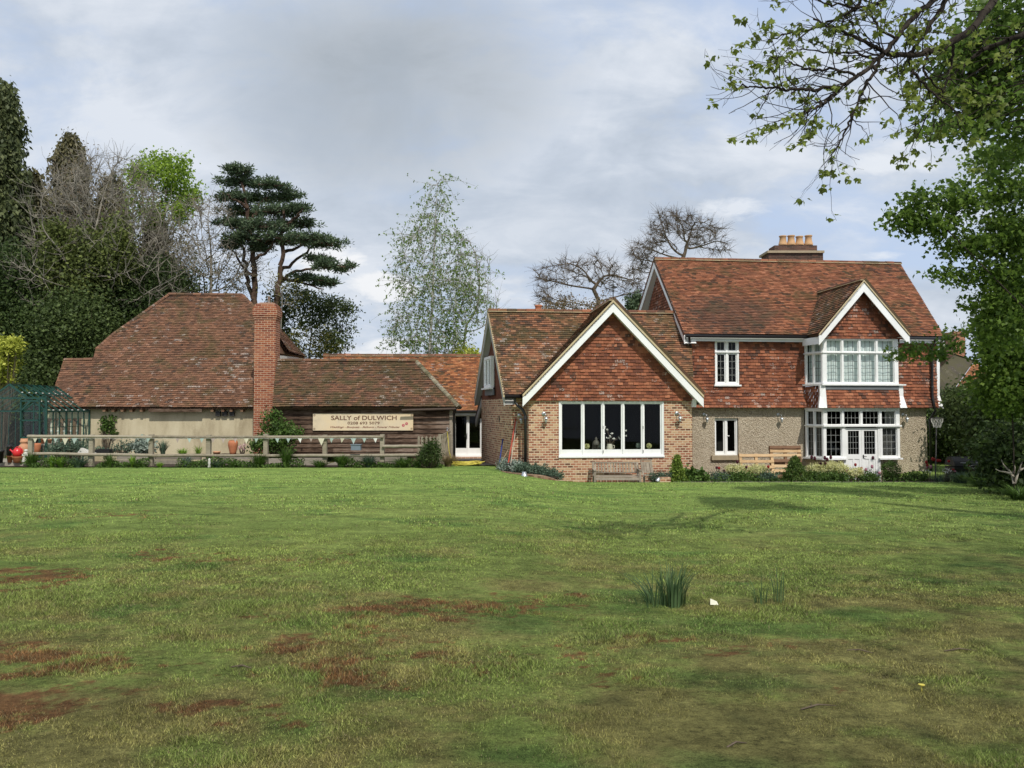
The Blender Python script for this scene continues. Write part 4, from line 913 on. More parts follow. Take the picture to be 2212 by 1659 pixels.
# main chimney
CH = thing('chimney_stack', 'dark brick chimney stack with four buff pots behind the long orange ridge', 'chimney', U(1719, 600, 31.2)); F3 = Fr(np.array([0, 31.2, 0]), 0.0)
def fpx(fr, x, y, d=0): return fr.px(x, y, d)
def pbox(mb, fr, x0, x1, y0, y1, d0, d1):
    a0, b0 = fr.px(x0, y1, d1); a1, b1 = fr.px(x1, y0, d1); mb.box(fr, a0, a1, b0, b1, d0, d1)
mb = MB(); pbox(mb, F3, 1661, 1778, 546, 620, -.9, 0); pbox(mb, F3, 1673, 1765, 530, 541, -.8, -.1); mb.build('brick_stack', M_DKBR, CH)
mb = MB(); pbox(mb, F3, 1658, 1781, 541, 546, -1.0, .08); mb.build('capping_slab', M_STONE, CH)
for i, x in enumerate((1691, 1709, 1727, 1746.5)):
    mb = MB(); c = F3.P(*F3.px(x, 530, -.35), -.35); k = 1.0 + .05 * math.sin(i * 2.4)
    mb.lathe(c, [(.175, 0), (.175, .07), (.165, .08), (.135, .2 * k), (.125, .33 * k), (.15, .35 * k), (.155, .39 * k), (.11, .395 * k), (.10, .2)], 14); mb.build('chimney_pot', simple('buff clay', (.50, .30, .15), .85, .3, 6, .2) if i == 0 else bpy.data.materials['buff clay'], CH, True)

# ------------------------------------------------------------------ brick cottage wing
O = U(1142, 1000, 23.5); O[2] = 0; C = Fr(O, R(5)); PC = C.P
K = thing('brick_wing', 'yellow brick garden wing with tile-hung front gable and wide folding window', 'house', (O[0], O[1], -1.0))
cx = lambda p, d=0.0, y=900: C.px(p, y, d)[0]; cz = lambda y, d=0.0, p=1320: C.px(p, y, d)[1]
c1 = cx(1495); zc = cz(864); WW = (cx(1208.5), cx(1432.5), cz(986), cz(867)); DBk = -.6
mb = MB(); holed_rect(mb, C, 0, c1, -1.05, zc, 0, [WW]); mb.poly([PC(0, -1.05, 0), PC(0, -1.05, DBk), PC(0, zc + .3, DBk), PC(0, zc + .3, 0)]); mb.poly([PC(c1, -1.05, 0), PC(c1, -1.05, -2.6), PC(c1, zc + .2, -2.6), PC(c1, zc + .2, 0)])
cB = cx(1105, DBk); mb.poly([PC(cB, -.9, DBk), PC(0, -.9, DBk), PC(0, zc + .15, DBk), PC(cB, zc + .15, DBk)])
nA = PC(cB, 0, DBk); fA = U(1040, 900, 28.7); fA[2] = 0; thA = math.atan2(nA[1] - fA[1], nA[0] - fA[0]); AF = Fr(fA, thA); LA = math.hypot(nA[0] - fA[0], nA[1] - fA[1]); zA = AF.px(1075, 862)[1]
AP = AF.P; mb.poly([AP(0, -.8, 0), AP(LA, -.9, 0), AP(LA, zA, 0), AP(0, zA, 0)], [(0, -.8), (LA, -.9), (LA, zA), (0, zA)])
mb.poly([AP(0, -.8, 0), AP(0, zA, 0), AP(0, zA, 0) + C.ex * 3, AP(0, -.8, 0) + C.ex * 3]); mb.build('wall', M_BRICK, K)
mb = MB(); a_, b_ = AF.px(1084 - 5.5, 890); mb.box(AF, a_ - .06, a_ + .06, AF.px(1079, 912)[1], AF.px(1079, 898)[1], -.01, .006); mb.build('air_brick', M_IRON, K)
# roof planes
LEz = C.px(1088, 853, -.35)[1]; eA = PC(*C.px(1088, 853, -.35), -.35); RV = -2.95; rA = C.px(1054, 673, RV); RA = PC(rA[0], rA[1], RV)
RB = PC(cx(1436, RV, 680), rA[1], RV); EB = PC(cx(1500, -.35), LEz, -.35); sC = (rA[1] - LEz) / (-.35 - RV)
bA = U(1025, 862, 29.3); bA[2] = LEz; 
roofpart(K, [[eA, EB, RB + C.ex * .9, RA]], T_COT, g=.098)
bB = RB + (bA - RA); roofpart(K, [[bB, bA, RA, RB]], T_COT, 'rear_roof', g=.098)
ridge(K, RA + (0, 0, .05), RB + (0, 0, .05) + C.ex * .3); mortar_line(K, RA + (0, 0, .045), RB + (0, 0, .045) + C.ex * .3)
DG = .36; ap = C.px(1324.5, 650, DG); tl = C.px(1129, 854, DG); tr = C.px(1520, 856, DG)
A, Bk, Lf, Lb, Rf, Rb = gable_slopes(C, ap, tl, tr, DG, LEz, sC, -.35); up = np.array([0, 0, .03])
roofpart(K, [[Lf + up, A + up, Bk + up, Lb + up], [Rf + up, Rb + up, Bk + up, A + up]], T_COT, 'gable_roof', g=.098)
ridge(K, A + (0, 0, .08), Bk + (0, 0, .08), 'gable_ridge_tiles', .11); mortar_line(K, A + (0, 0, .07), Bk + (0, 0, .07), .1, 'gable_ridge_mortar')
barge(K, C, ap, tl, tr, DG, .27, 'bargeboards', .07)
mb = MB(); sof = lambda p, q: mb.poly([C.P(p[0], p[1] - .30, DG - .04), C.P(q[0], q[1] - .30, DG - .04), C.P(q[0], q[1] - .30, 0), C.P(p[0], p[1] - .30, 0)])
sof(tl, ap); sof(tr, ap); mb.build('soffit', M_WHITE, K)
kk = (ap[1] - .30 - zc) / (ap[1] - tl[1]); mb = MB(); gp = [PC(.02, zc - .02, .04), PC(c1 - .02, zc - .02, .04), PC(c1 - .02, zc + .06, .04), PC(ap[0], ap[1] - .18, .04), PC(.02, zc + .06, .04)]
tiles(mb, gp, g=.098, w=.165, th=.03); mb.poly([p - C.en * .035 for p in gp], None, (.1, .1, .1)); mb.build('gable_tiles', T_HUNG, K)
# left gable end, tile hung, small window
mb = MB(); apA = AF.px(1056, 700); gp = [AP(.0, zA - .02, .04), AP(LA + .02, zA - .02, .04), AP(LA - .0, LEz - .25, .04), AP(apA[0], RA[2] - .38, .04), AP(.0, LEz - .1, .04)]
wa = (AF.px(1054.5, 800)[0], AF.px(1069.5, 800)[0], AF.px(1062, 838)[1], AF.px(1062, 771)[1])
tiles(mb, gp, g=.098, w=.165, th=.03); mb.poly([p - AF.en * .05 for p in gp], None, (.1, .1, .1)); mb.build('side_gable_tiles', T_HUNG, K)
window(K, AF, wa[0], wa[1], wa[2], wa[3], .14, [(wa[0] + wa[1]) / 2], None, None, M_CURT, fw=.09, name='side_window', dep=.1)
mb = MB(); mb.box(AF, wa[0] - .1, wa[1] + .1, wa[2] - .26, wa[2] - .06, .05, .10); mb.build('lead_apron', M_LEAD, K)
mb = MB(); nL = -C.ex
for (a, b) in ((eA, RA), (RA, bA)): board_line(mb, a - (0, 0, .07), b - (0, 0, .07), .26, .04, nL)
for (a, b) in ((eA, RA), (RA, bA)): mb.poly([a - (0, 0, .3), b - (0, 0, .3), b - (0, 0, .3) + C.ex * .35, a - (0, 0, .3) + C.ex * .35])
q0 = U(1039, 861, 28.9); q1 = U(1027, 905, 30.0); board_line(mb, q0, q1, .3, .05, nL); mb.build('side_bargeboards', simple('grey soffit paint', (.42, .41, .38), .6, .2, 2, .1), K)
mb = MB(); 
for (a, b) in ((eA, RA), (RA, bA)): board_line(mb, a + (0, 0, .03) + nL * .015, b + (0, 0, .03) + nL * .015, .1, .05, nL)
mb.build('side_verge', M_CREAMP, K)
roofpart(K, [[q1 + (0, 0, .05) , q0 + (0, 0, .05), q0 + (2, .3, .05), q1 + (2, .3, .05)]], T_COT, 'lean_to_roof', g=.1)
# folding window
cols = [cx(p) for p in (1259.3, 1302.8, 1346, 1389)]
w = window(K, C, WW[0], WW[1], WW[2], WW[3], -.02, cols, None, None, None, fw=.045, name='folding_window', rail=.13, cw=.035, sill=False)
mb = MB(); mb.box(C, WW[0] - .03, WW[1] + .03, WW[2] - .03, WW[2] + .02, -.08, .04); mb.box(C, WW[0] - .02, WW[0], WW[2], WW[3], -.02, .02); mb.box(C, WW[1], WW[1] + .02, WW[2], WW[3], -.02, .02); mb.build('outer_frame', M_WHITE, w)
mb = MB()
for p, yy_ in ((cols[1], .5), (cols[3], .5), (cols[1], .06), (cols[3], .06)): b_ = WW[2] + (WW[3] - WW[2]) * yy_; mb.box(C, p - .006, p + .006, b_, b_ + .09, -.002, .012)
mb.build('hinges', M_IRON, w)
roombox(K, C, .15, c1 - .1, WW[2] - .25, zc - .02, -.05, -4.2); 
mb = MB(); mb.box(C, WW[0] - .1, WW[1] + .1, WW[2] + .13, WW[2] + .18, -.5, -.09); mb.build('window_board', M_WHITE, K)
# gutter and swan-neck downpipe in the corner
gutter(K, PC(cx(1090, -.3), LEz - .05, -.26), PC(cx(1131, -.3), LEz - .05, -.26)); x0 = cx(1112, -.3)
mb = MB(); xp = cx(1135, -.1); mb.tube([PC(x0, LEz - .05, -.26), PC(x0, LEz - .22, -.28), PC(x0 + .1, LEz - .34, -.26), PC(xp - .08, LEz - .46, -.12), PC(xp, LEz - .62, -.1), PC(xp, -.5, -.1)], .043); mb.tube([PC(xp, LEz - .75, -.1), PC(xp, LEz - .65, -.1)], .055); mb.build('downpipe', M_BLACK, K, True)
mb = MB(); mb.box(C, c1 - .02, c1 + .10, zc - .22, zc + .02, -.3, .12); mb.build('box_end', M_WHITE, K)
mb = MB(); mb.tube([PC(c1 + .25, zc + .06, .3), PC(c1 + .22, zc - .05, .2), PC(c1 + .12, zc - .12, .05), PC(c1 + .02, zc - .13, .02)], .04); mb.build('gutter_outlet', M_BLACK, K, True)
# little chimney pot stack behind the ridge
CK = thing('squat_chimney', 'squat banded brick chimney with red pot behind the wing ridge', 'chimney', U(1163, 690, 28.2)); FK = Fr((0, 28.2, 0), 0)
mb = MB(); pbox(mb, FK, 1144, 1182, 676, 700, -.7, 0); pbox(mb, FK, 1148, 1178, 672.5, 676, -.62, -.06); pbox(mb, FK, 1152, 1174, 669, 672.5, -.55, -.1); mb.build('brick_stack', M_REDBR, CK)
mb = MB(); mb.lathe(FK.P(*FK.px(1163, 669, -.3), -.3), [(.12, 0), (.12, .1), (.14, .12), (.14, .17), (.1, .17)], 14); mb.build('chimney_pot', M_TERRA, CK, True)
# weather vane finial
mb = MB(); a = A + (0, 0, .1); mb.tube([a, a + (0, 0, .42)], .014); mb.tube([a + (-.14, 0, .2), a + (.14, 0, .2)], .009); mb.tube([a + (0, -.12, .2), a + (0, .12, .2)], .009); mb.poly([a + (-.16, 0, .30), a + (.06, 0, .27), a + (.16, 0, .33), a + (.05, 0, .36), a + (-.02, 0, .33)]); mb.tube([a + (0, 0, .18), a + (0, 0, .22)], .03)
mb.alone('weather_vane', M_IRON, 'small dark iron weather vane on the front gable apex', 'weather vane')
# wall lamps
def wall_lamp(fr, px, py, d, label, flip=1):
    a, b = fr.px(px, py, d); t_ = thing('wall_lamp', label, 'lamp', fr.P(a, b, d), 'galvanised wall lamps'); mb = MB(); mb.lathe(fr.P(a, b, d + .002), [(0, .03), (.045, .03), (.065, .015), (.07, 0)], 16, fr.en); mb.build('back_plate', M_GALV, t_, True)
    mb = MB(); mb.tube([fr.P(a, b, d + .02), fr.P(a + .01, b + .02, d + .10), fr.P(a + .04, b - .01, d + .15), fr.P(a + .05, b - .08, d + .16)], .011); mb.build('arm', M_GALV, t_, True)
    c_ = fr.P(a + .05, b - .16, d + .16); mb = MB(); mb.lathe(c_, [(.015, .09), (.03, .075), (.075, .03), (.08, .015)], 14); mb.build('shade', M_GALV, t_, True)
    mb = MB(); mb.lathe(c_, [(.04, .02), (.042, -.05), (.03, -.10), (.0, -.115)], 12); mb.build('glass_jar', simple('frosted glass', (.42, .42, .38), .2, .05, 3, 0, .6) if 'frosted glass' not in bpy.data.materials else bpy.data.materials['frosted glass'], t_, True)
wall_lamp(C, 1174.5, 894, 0, 'grey metal wall lamp on brick left of the folding window')
wall_lamp(C, 1462, 893, 0, 'grey metal wall lamp on brick right of the folding window')
wall_lamp(M, 1520.5, 896, 0, 'grey metal wall lamp on roughcast left of the small ground window')
wall_lamp(M, 1681, 896, 0, 'grey metal wall lamp on roughcast above the two pallets')
wall_lamp(M, 1950, 896, 0, 'grey metal wall lamp on roughcast right of the lower bay')
wall_lamp(C, 1122, 897, DBk, 'grey metal wall lamp in the shaded corner beside the black downpipe')
# ------------------------------------------------------------------ rendered barn
O = U(548, 1000, 29.5); O[2] = 0; LB = Fr(O, R(3)); PB = LB.P
B = thing('rendered_barn', 'large old barn with cream rendered wall and sweeping brown lichened tile roof', 'barn', (O[0] - 5, O[1], -.6))
ezB = LB.px(300, 880, .35)[1]; VRB = 3.7; r0 = LB.px(365, 637, -VRB); r1 = LB.px(524, 638, -VRB); Q0 = PB(r0[0], r0[1], -VRB); Q1 = PB(r1[0], r0[1], -VRB)
e0 = PB(LB.px(104, 880, .35)[0], ezB, .35); e1 = PB(LB.px(572, 880, .35)[0], ezB, .35); nB = plane(e0, e1, Q0)
h = lambda x, y: hit(x, y, e0, nB)
eX = lambda x: PB(LB.px(x, 880, .35)[0], ezB, .35)
v1, v2, v3, v4 = h(139, 779), h(202, 778), h(207, 755), h(575, 690)
zsp = v2[2]; v1h = e0 + (v1 - e0) * (zsp - e0[2]) / (v1[2] - e0[2]); vm_ = e1 + (v4 - e1) * (zsp - e1[2]) / (v4[2] - e1[2])
roofpart(B, [[e0, e1, vm_, v1h], [v2, vm_, v4, Q1, Q0, h(290, 690.5), h(245, 720), v3]], T_BARN, g=.098, th=.03, jit=.010, joined=True, wav=.012)
# hip slopes and the back, so that the roof is closed
bk = lambda p, dd: p - LB.en * dd
backz = lambda p: np.array([p[0], p[1], ezB]) 
hipR = PB(LB.px(660, 772, -4.6)[0], LB.px(660, 771, -4.6)[1], -4.6)
roofpart(B, [[Q1, v4, PB(LB.px(603, 759, -.9)[0], hipR[2] - .1, -.9), hipR]], T_BARN, 'hip_roof', g=.098, th=.03)
mb = MB(); mb.poly([Q0, Q1, hipR, PB(r1[0], ezB, -2 * VRB), PB(r0[0] - 2, ezB, -2 * VRB)]); mb.poly([v3, Q0, PB(r0[0] - 2, ezB, -2 * VRB), PB(LB.px(190, 880, -4)[0], ezB, -2 * VRB)]); mb.poly([v1, v2, PB(LB.px(190, 880, -4)[0], ezB, -2 * VRB), PB(LB.px(150, 880, -4)[0], ezB, -2 * VRB)]); mb.build('rear_roof', T_BARN, B)
ridge(B, Q0 + (0, 0, .04), Q1 + (0, 0, .04), rad=.11, m=T_BARN); ridge(B, v1 + (0, 0, .04), v2 + (0, 0, .04), 'lower_ridge_tiles', .11, m=T_BARN); ridge(B, v3 + (0, 0, .01), h(245, 722) + (0, 0, .03), 'hip_tiles', .09, seg=.13, m=T_BARN); ridge(B, h(245, 722) + (0, 0, .03), h(290, 690.5) + (0, 0, .03), 'hip_tiles', .09, seg=.13, m=T_BARN); ridge(B, h(290, 690.5) + (0, 0, .03), Q0 + (0, 0, .03), 'hip_tiles', .09, seg=.13, m=T_BARN); ridge(B, v4 + (0, 0, .03), Q1 + (0, 0, .03), 'hip_tiles', .09, seg=.13, m=T_BARN)
mb = MB(); wl = LB.px(176, 900)[0]; zw = ezB + .12; mb.poly([PB(wl, -.7, 0), PB(0.3, -.7, 0), PB(.3, zw, 0), PB(wl, zw, 0)]); mb.poly([PB(wl, -.7, 0), PB(wl, -.7, -5), PB(wl, zw, -5), PB(wl, zw, 0)]); mb.build('wall', M_RENDER, B)
mb = MB(); a0 = LB.px(100, 900)[0]; zz0 = LB.px(150, 904)[1]; mb.box(LB, a0, wl, zz0, zz0 + .35, -.1, -.02); mb.box(LB, a0, wl, -.7, -.05, -.1, -.02); mb.build('infill_wall', M_RENDER, B)
mb = MB()
for x in (104, 118, 132, 146.5, 160, 172.5): a_ = LB.px(x, 900)[0]; mb.box(LB, a_ - .06, a_ + .06, -.05, zz0, -.11, -.01)
mb.box(LB, a0, wl, zz0 - .08, zz0, -.12, -.005); mb.build('timber_posts', wood('barn oak', (.09, .05, .03), (.17, .10, .06), (.26, .16, .10)), B)
for x0, x1 in ((106.5, 116), (120, 130), (134, 144.5), (148.5, 158), (162, 170.5)):
    u0, u1 = LB.px(x0, 900)[0], LB.px(x1, 900)[0]; mb = MB(); n_ = 3
    for i in range(n_ + 1): z_ = -.05 + (zz0 - .03) * i / n_; mb.box(LB, u0, u1, z_ - .02, z_ + .02, -.09, -.05)
    mb.box(LB, u0, u0 + .025, -.05, zz0, -.088, -.052); mb.box(LB, u1 - .025, u1, -.05, zz0, -.088, -.052)
    wv = mb.build('barn_window', M_WHITE, B); pm = MB(); pm.poly([PB(u0, -.05, -.075), PB(u1, -.05, -.075), PB(u1, zz0, -.075), PB(u0, zz0, -.075)]); pm.build('blind', M_CREAM, wv)
mb = MB()
for x in (226, 245, 265, 284, 306, 327, 459, 482, 500, 523): a_ = LB.px(x, 884, .2)[0]; mb.box(LB, a_ - .05, a_ + .05, ezB - .16, ezB - .06, -.02, .26)
mb.build('rafter_ends', M_OLDPAL, B)
mb = MB(); board_line(mb, PB(LB.px(328, 884)[0], ezB - .05, .30), PB(LB.px(442, 884)[0], ezB - .05, .30), .12, .03, LB.en); mb.build('eaves_board', M_BOARD, B)
for x, q in ((471, 'left'), (485.5, 'middle'), (501, 'right')):
    a_, b_ = LB.px(x, 890, .1); mb = MB(); b_ -= .07; mb.box(LB, a_ - .085, a_ + .085, b_ - .09, b_ + .07, .001, .13); mb.box(LB, a_ - .1, a_ + .1, b_ + .071, b_ + .095, 0.0, .17); mb.box(LB, a_ - .07, a_ + .07, b_ - .02, b_ + .0, .131, .15)
    mb.alone('nest_box', M_IRON, {'left': 'leftmost of three brown nest boxes under the barn eaves', 'middle': 'middle of three brown nest boxes under the barn eaves', 'right': 'brown nest box under the barn eaves nearest the brick chimney'}[q], 'nest box', 'nest boxes under the barn eaves')
# hip wall visible right of the chimney
mb = MB(); hp = PB(LB.px(603, 759, -.9)[0], hipR[2] - .1, -.9); mb.poly([hp + (0, .1, -.08), hipR + (-.1, .1, -.04), hipR + (-.1, .1, -3.2), hp + (0, .1, -3.2)]); mb.build('side_wall', M_PALE, B)
# chimney
CC = thing('brick_chimney', 'tall red brick chimney rising between the two barn roofs', 'chimney', PB(LB.px(570, 1000, 1.2)[0], -.6, .9)); d1 = 1.2
a0, a1 = LB.px(548.7, 800, d1)[0], LB.px(594.5, 800, d1)[0]; zt_ = LB.px(575, 690, d1)[1]; mb = MB(); mb.box(LB, a0, a1, -.7, zt_, .55, d1); mb.build('stack', M_REDBR, CC)
mb = MB(); zc_ = zt_
for k, (ex_, hh) in enumerate(((.02, .075), (.04, .075), (.06, .15), (.06, .10), (.03, .08), (.0, .08))): mb.box(LB, a0 - ex_, a1 + ex_, zc_ + .002, zc_ + hh, .55 - ex_, d1 + ex_); zc_ += hh
mb.build('corbelled_cap', M_REDBR, CC)
mb = MB(); mc = LB.P((a0 + a1) / 2, zc_, .7); mb.box(LB, a0 + .05, a1 - .05, zc_ + .001, zc_ + .05, .62, d1 - .08); mb.box(LB, a0 + .13, a1 - .13, zc_ + .051, zc_ + .09, .70, d1 - .16); mb.build('mortar_flaunching', simple('pink mortar', (.36, .22, .15), .9, .2, 4, .3), CC)
mb = MB(); mb.lathe(LB.P((a0 + a1) / 2 + .05, zc_ + .05, .88), [(.05, 0), (.05, .28), (.07, .28), (.07, .31), (.04, .31)], 12); mb.build('metal_flue', M_GALV, CC, True)
mb = MB(); s0 = hit(594.8, 868, LB.P(a1, 0, d1 + .004), LB.en); mb.beam(LB.P(a1 + .012, LB.px(594, 867, d1)[1], d1 - .06), LB.P(a1 + .012, LB.px(603, 812, .5)[1], .60), .05, .02); mb.build('lead_flashing', M_LEAD, CC)
# ------------------------------------------------------------------ weatherboarded shed
O = U(592, 1000, 27.3); O[2] = 0; WF = Fr(O, R(2)); PW = WF.P
S = thing('weatherboard_shed', 'low dark weatherboarded barn with brown hipped tile roof and painted sign', 'barn', (O[0] + 3, O[1], -.6))
ezW = WF.px(700, 880, .3)[1]; VW = 1.55; r0 = WF.px(598, 780, -VW); r1 = WF.px(899, 781, -VW); zr_ = r0[1]
E0_, E1_ = PW(WF.px(588, 880, .3)[0], ezW, .3), PW(WF.px(992, 880, .3)[0], ezW, .3); A0_, A1_ = PW(r0[0], zr_, -VW), PW(r1[0], zr_, -VW); bkc = PW(WF.px(992, 880, .3)[0], ezW, -2 * VW - .3)
roofpart(S, [[E0_, E1_, A1_, A0_]], T_BARN2, g=.098, th=.03, jit=.011, wav=.012); roofpart(S, [[E1_, bkc, A1_]], T_BARN2, 'hip_roof', g=.098, th=.03); mb = MB(); mb.poly([bkc, PW(r0[0], ezW, -2 * VW - .3), A0_, A1_]); mb.build('rear_roof', T_BARN2, S)
ridge(S, A0_ + (0, 0, .04), A1_ + (0, 0, .04), rad=.11, m=T_BARN2); ridge(S, E1_ + (0, 0, .03), A1_ + (0, 0, .03), 'hip_tiles', .10, m=tilemat('mossy bonnet tiles', [(.0, (.10, .08, .05)), (.5, (.20, .17, .11)), (1.0, (.34, .30, .22))], 1.0, .5), seg=.16)
mb = MB(); aE = WF.px(971, 900)[0]; z_ = -.62; gb = .166; i = 0
while z_ < ezW - .02:
    x = 0.0
    while x < aE:
        x1 = min(aE, x + random.uniform(1.8, 3.6)); r_ = (random.random(), random.random(), random.random()); jj = random.uniform(-.006, .006); z1 = min(z_ + gb + .03, ezW); d0_ = .045 + random.uniform(-.006, .008)
        mb.poly([PW(x, z_ + jj, d0_), PW(x1 - .004, z_ + jj + random.uniform(-.006, .006), d0_), PW(x1 - .004, z1, .003), PW(x, z1, .003)], [(x, 0), (x1, 0), (x1, gb), (x, gb)], r_)
        mb.poly([PW(x, z_ + jj, 0), PW(x1 - .004, z_ + jj, 0), PW(x1 - .004, z_ + jj, d0_), PW(x, z_ + jj, d0_)], None, r_); x = x1
    z_ += gb
mb.build('weatherboards', M_BOARD, S)
mb = MB(); mb.poly([PW(0, -.7, -.01), PW(aE, -.7, -.01), PW(aE, ezW, -.01), PW(0, ezW, -.01)]); mb.poly([PW(aE + .08, -.7, 0), PW(aE + .08, -.7, -3), PW(aE + .08, ezW, -3), PW(aE + .08, ezW, 0)]); mb.build('wall', M_ROOM, S)
mb = MB(); mb.box(WF, aE, aE + .12, -.7, ezW - .05, -.1, .06); mb.build('corner_post', M_TEAK, S)
gutter(S, PW(WF.px(868, 890, .34)[0], ezW - .10, .34), PW(WF.px(984, 890, .34)[0], ezW - .05, .34), m=simple('brown gutter', (.10, .075, .06), .6, .2, 3, .1), r=.04)
mb = MB(); x = WF.px(982, 900, .2)[0]; mb.tube([PW(x + .05, ezW - .06, .38), PW(x - .02, ezW - .3, .2), PW(x, ezW - .45, .15), PW(x, -.5, .12)], .035); mb.build('downpipe', M_BLACK, S, True)
# sign
sg0 = WF.px(675.7, 930, .1); sg1 = WF.px(892.5, 893.3, .1); SG = thing('painted_sign', 'long cream florist sign with brown lettering on the weatherboards', 'sign', PW((sg0[0] + sg1[0]) / 2, sg0[1], .1))
mb = MB(); mb.box(WF, sg0[0], sg1[0], sg0[1], sg1[1], .045, .10)
def sign_fn(t):
    g = geo(t); n = t.noise(g, .9, 5, .65, .5); f = t.noise(g, 9, 5, .7); c = t.ramp(t.m('ADD', t.m('MULTIPLY', n, .85), t.m('MULTIPLY', f, .15)), [(.32, (.50, .42, .30)), (.47, (.72, .60, .41)), (.6, (.75, .60, .38)), (.72, (.66, .43, .21))]); return pbr(t, c, .6, f, .1, .003, .3)
mb.build('board', mat('aged cream sign', sign_fn), SG)
sw, sh_ = sg1[0] - sg0[0], sg1[1] - sg0[1]
def text(body, cxf, cyf, width, height, m, parent, shear=0.0, name='lettering', sx=1.0, off=0.0, extr=.002):
    cu = bpy.data.curves.new(name, 'FONT'); cu.body = body; cu.align_x = 'CENTER'; cu.align_y = 'CENTER'; cu.size = 1; cu.shear = shear; cu.extrude = extr; cu.offset = off; cu.resolution_u = 3
    tmp = bpy.data.objects.new('tmp', cu); COL.objects.link(tmp); bpy.context.view_layer.update(); me = bpy.data.meshes.new_from_object(tmp.evaluated_get(bpy.context.evaluated_depsgraph_get())); bpy.data.objects.remove(tmp); bpy.data.curves.remove(cu)
    co = np.zeros(len(me.vertices) * 3); me.vertices.foreach_get('co', co); co = co.reshape(-1, 3); mn, mx = co.min(0), co.max(0)
    X = (co[:, 0] - (mn[0] + mx[0]) / 2) / (mx[0] - mn[0]) * width; Z = (co[:, 1] - (mn[1] + mx[1]) / 2) / (mx[1] - mn[1]) * height
    a_ = sg0[0] + sw * cxf; b_ = sg0[1] + sh_ * cyf; W_ = WF.O + (a_ + X)[:, None] * WF.ex + (b_ + Z)[:, None] * WF.ez + (.1025 + co[:, 2] * 1.0)[:, None] * WF.en - wloc(parent)
    me.vertices.foreach_set('co', W_.astype(np.float32).ravel()); me.materials.append(m); o = bpy.data.objects.new(name, me); COL.objects.link(o); o.parent = parent; return o
M_LET = simple('faded brown paint', (.15, .075, .045), .7, .3, 8, 0); M_LET2 = simple('faded pink brown paint', (.22, .075, .055), .7, .3, 8, 0); M_PNK = simple('pink paint', (.58, .16, .17), .7, .3, 10, 0)
text('SALLY of DULWICH', .508, .745, sw * .655, sh_ * .27, M_LET, SG, off=.018); text('0208 693 5079', .505, .44, sw * .32, sh_ * .17, M_LET, SG, off=.018); text('Weddings - Bouquets - Balloons - Funeral Tributes', .52, .185, sw * .69, sh_ * .15, M_LET2, SG, shear=.45, off=.012)
mb = MB()
for (fx, fy) in ((.902, .30), (.934, .40)):
    for k in range(7):
        an = k * 6.283 / 7; rr = .035 * sw / 3.7; ca = sg0[0] + sw * fx + math.cos(an) * rr * 1.0; cb_ = sg0[1] + sh_ * fy + math.sin(an) * rr
        mb.lathe(PW(ca, cb_, .1015), [(0, .003), (rr * .62, .003), (rr * .7, 0)], 10, WF.en)
mb.build('painted_flowers', M_PNK, SG)
mb = MB()
for (fx, fy) in ((.985, .9), (.985, .1), (.015, .9), (.015, .1)):
    ca, cb_ = sg0[0] + sw * fx, sg0[1] + sh_ * fy
    mb.lathe(PW(ca, cb_, .1015), [(.030, .002), (.038, .002)], 10, WF.en); mb.lathe(PW(ca, cb_, .1015), [(.010, .002), (.018, .002)], 8, WF.en)
mb.build('corner_scrolls', M_LET, SG)
# ------------------------------------------------------------------ link building with glazed doors
O = U(980, 1000, 33.0); O[2] = 0; LK = Fr(O, R(2)); PL = LK.P
N = thing('link_building', 'low building with bright orange tiled roof and white glazed double doors', 'building', (O[0] - 2, O[1], -.7))
ezL = LK.px(1000, 887.5, .3)[1]; VL = 2.5; q0, q1 = LK.px(699, 769, -VL), LK.px(1075, 770, -VL); zr_ = q0[1]; a0, a1 = LK.px(690, 887, .3)[0], LK.px(1085, 887, .3)[0]
X0, X1, Y0, Y1 = PL(a0, ezL, .3), PL(a1, ezL, .3), PL(q0[0], zr_, -VL), PL(q1[0], zr_, -VL)
roofpart(N, [[X0, X1, Y1, Y0]], T_LINK, g=.103); mb = MB(); mb.poly([PL(a1, ezL, -2*VL-.3), PL(a0, ezL, -2*VL-.3), Y0, Y1]); mb.build('rear_roof', T_LINK, N)
ridge(N, Y0 + (0, 0, .05), Y1 + (0, 0, .05)); mortar_line(N, Y0 + (0, 0, .045), Y1 + (0, 0, .045))
da0, da1, dzb, dzt = LK.px(979.5, 900)[0], LK.px(1042, 900)[0], LK.px(1010, 984)[1], LK.px(1010, 894)[1]
mb = MB(); holed_rect(mb, LK, a0 + .3, a1 - .3, -.9, ezL, 0, [(da0, da1, dzb, dzt)]); mb.build('wall', M_BRICK, N)
mb = MB(); board_line(mb, PL(da0 - .3, ezL - .03, .26), PL(a1 - .1, ezL - .03, .26), .15, .03, LK.en); mb.build('fascia', M_WHITE, N); gutter(N, PL(a0 + .1, ezL - .03, .33), PL(a1 - .1, ezL - .03, .33))
w = window(N, LK, da0, da1, dzb, dzt, 0.0, [(da0 + da1) / 2], None, None, None, fw=.06, name='glazed_doors', rail=.22, cw=.05, sill=True, room=.0)
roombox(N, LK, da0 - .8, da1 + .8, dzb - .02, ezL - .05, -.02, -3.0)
mb = MB(); c_ = (da0 + da1) / 2; zh = LK.px(1010, 942)[1]; mb.box(LK, c_ - .05, c_ - .03, zh - .12, zh + .12, .018, .03); mb.tube([PL(c_ - .04, zh, .03), PL(c_ - .04, zh, .07), PL(c_ - .16, zh, .07)], .011); mb.build('handle', M_IRON, w)
mb = MB(); mb.box(LK, da0 - .3, a1, -.62, dzb - .06, .0, .5); mb.build('door_step', M_BRICK, N)
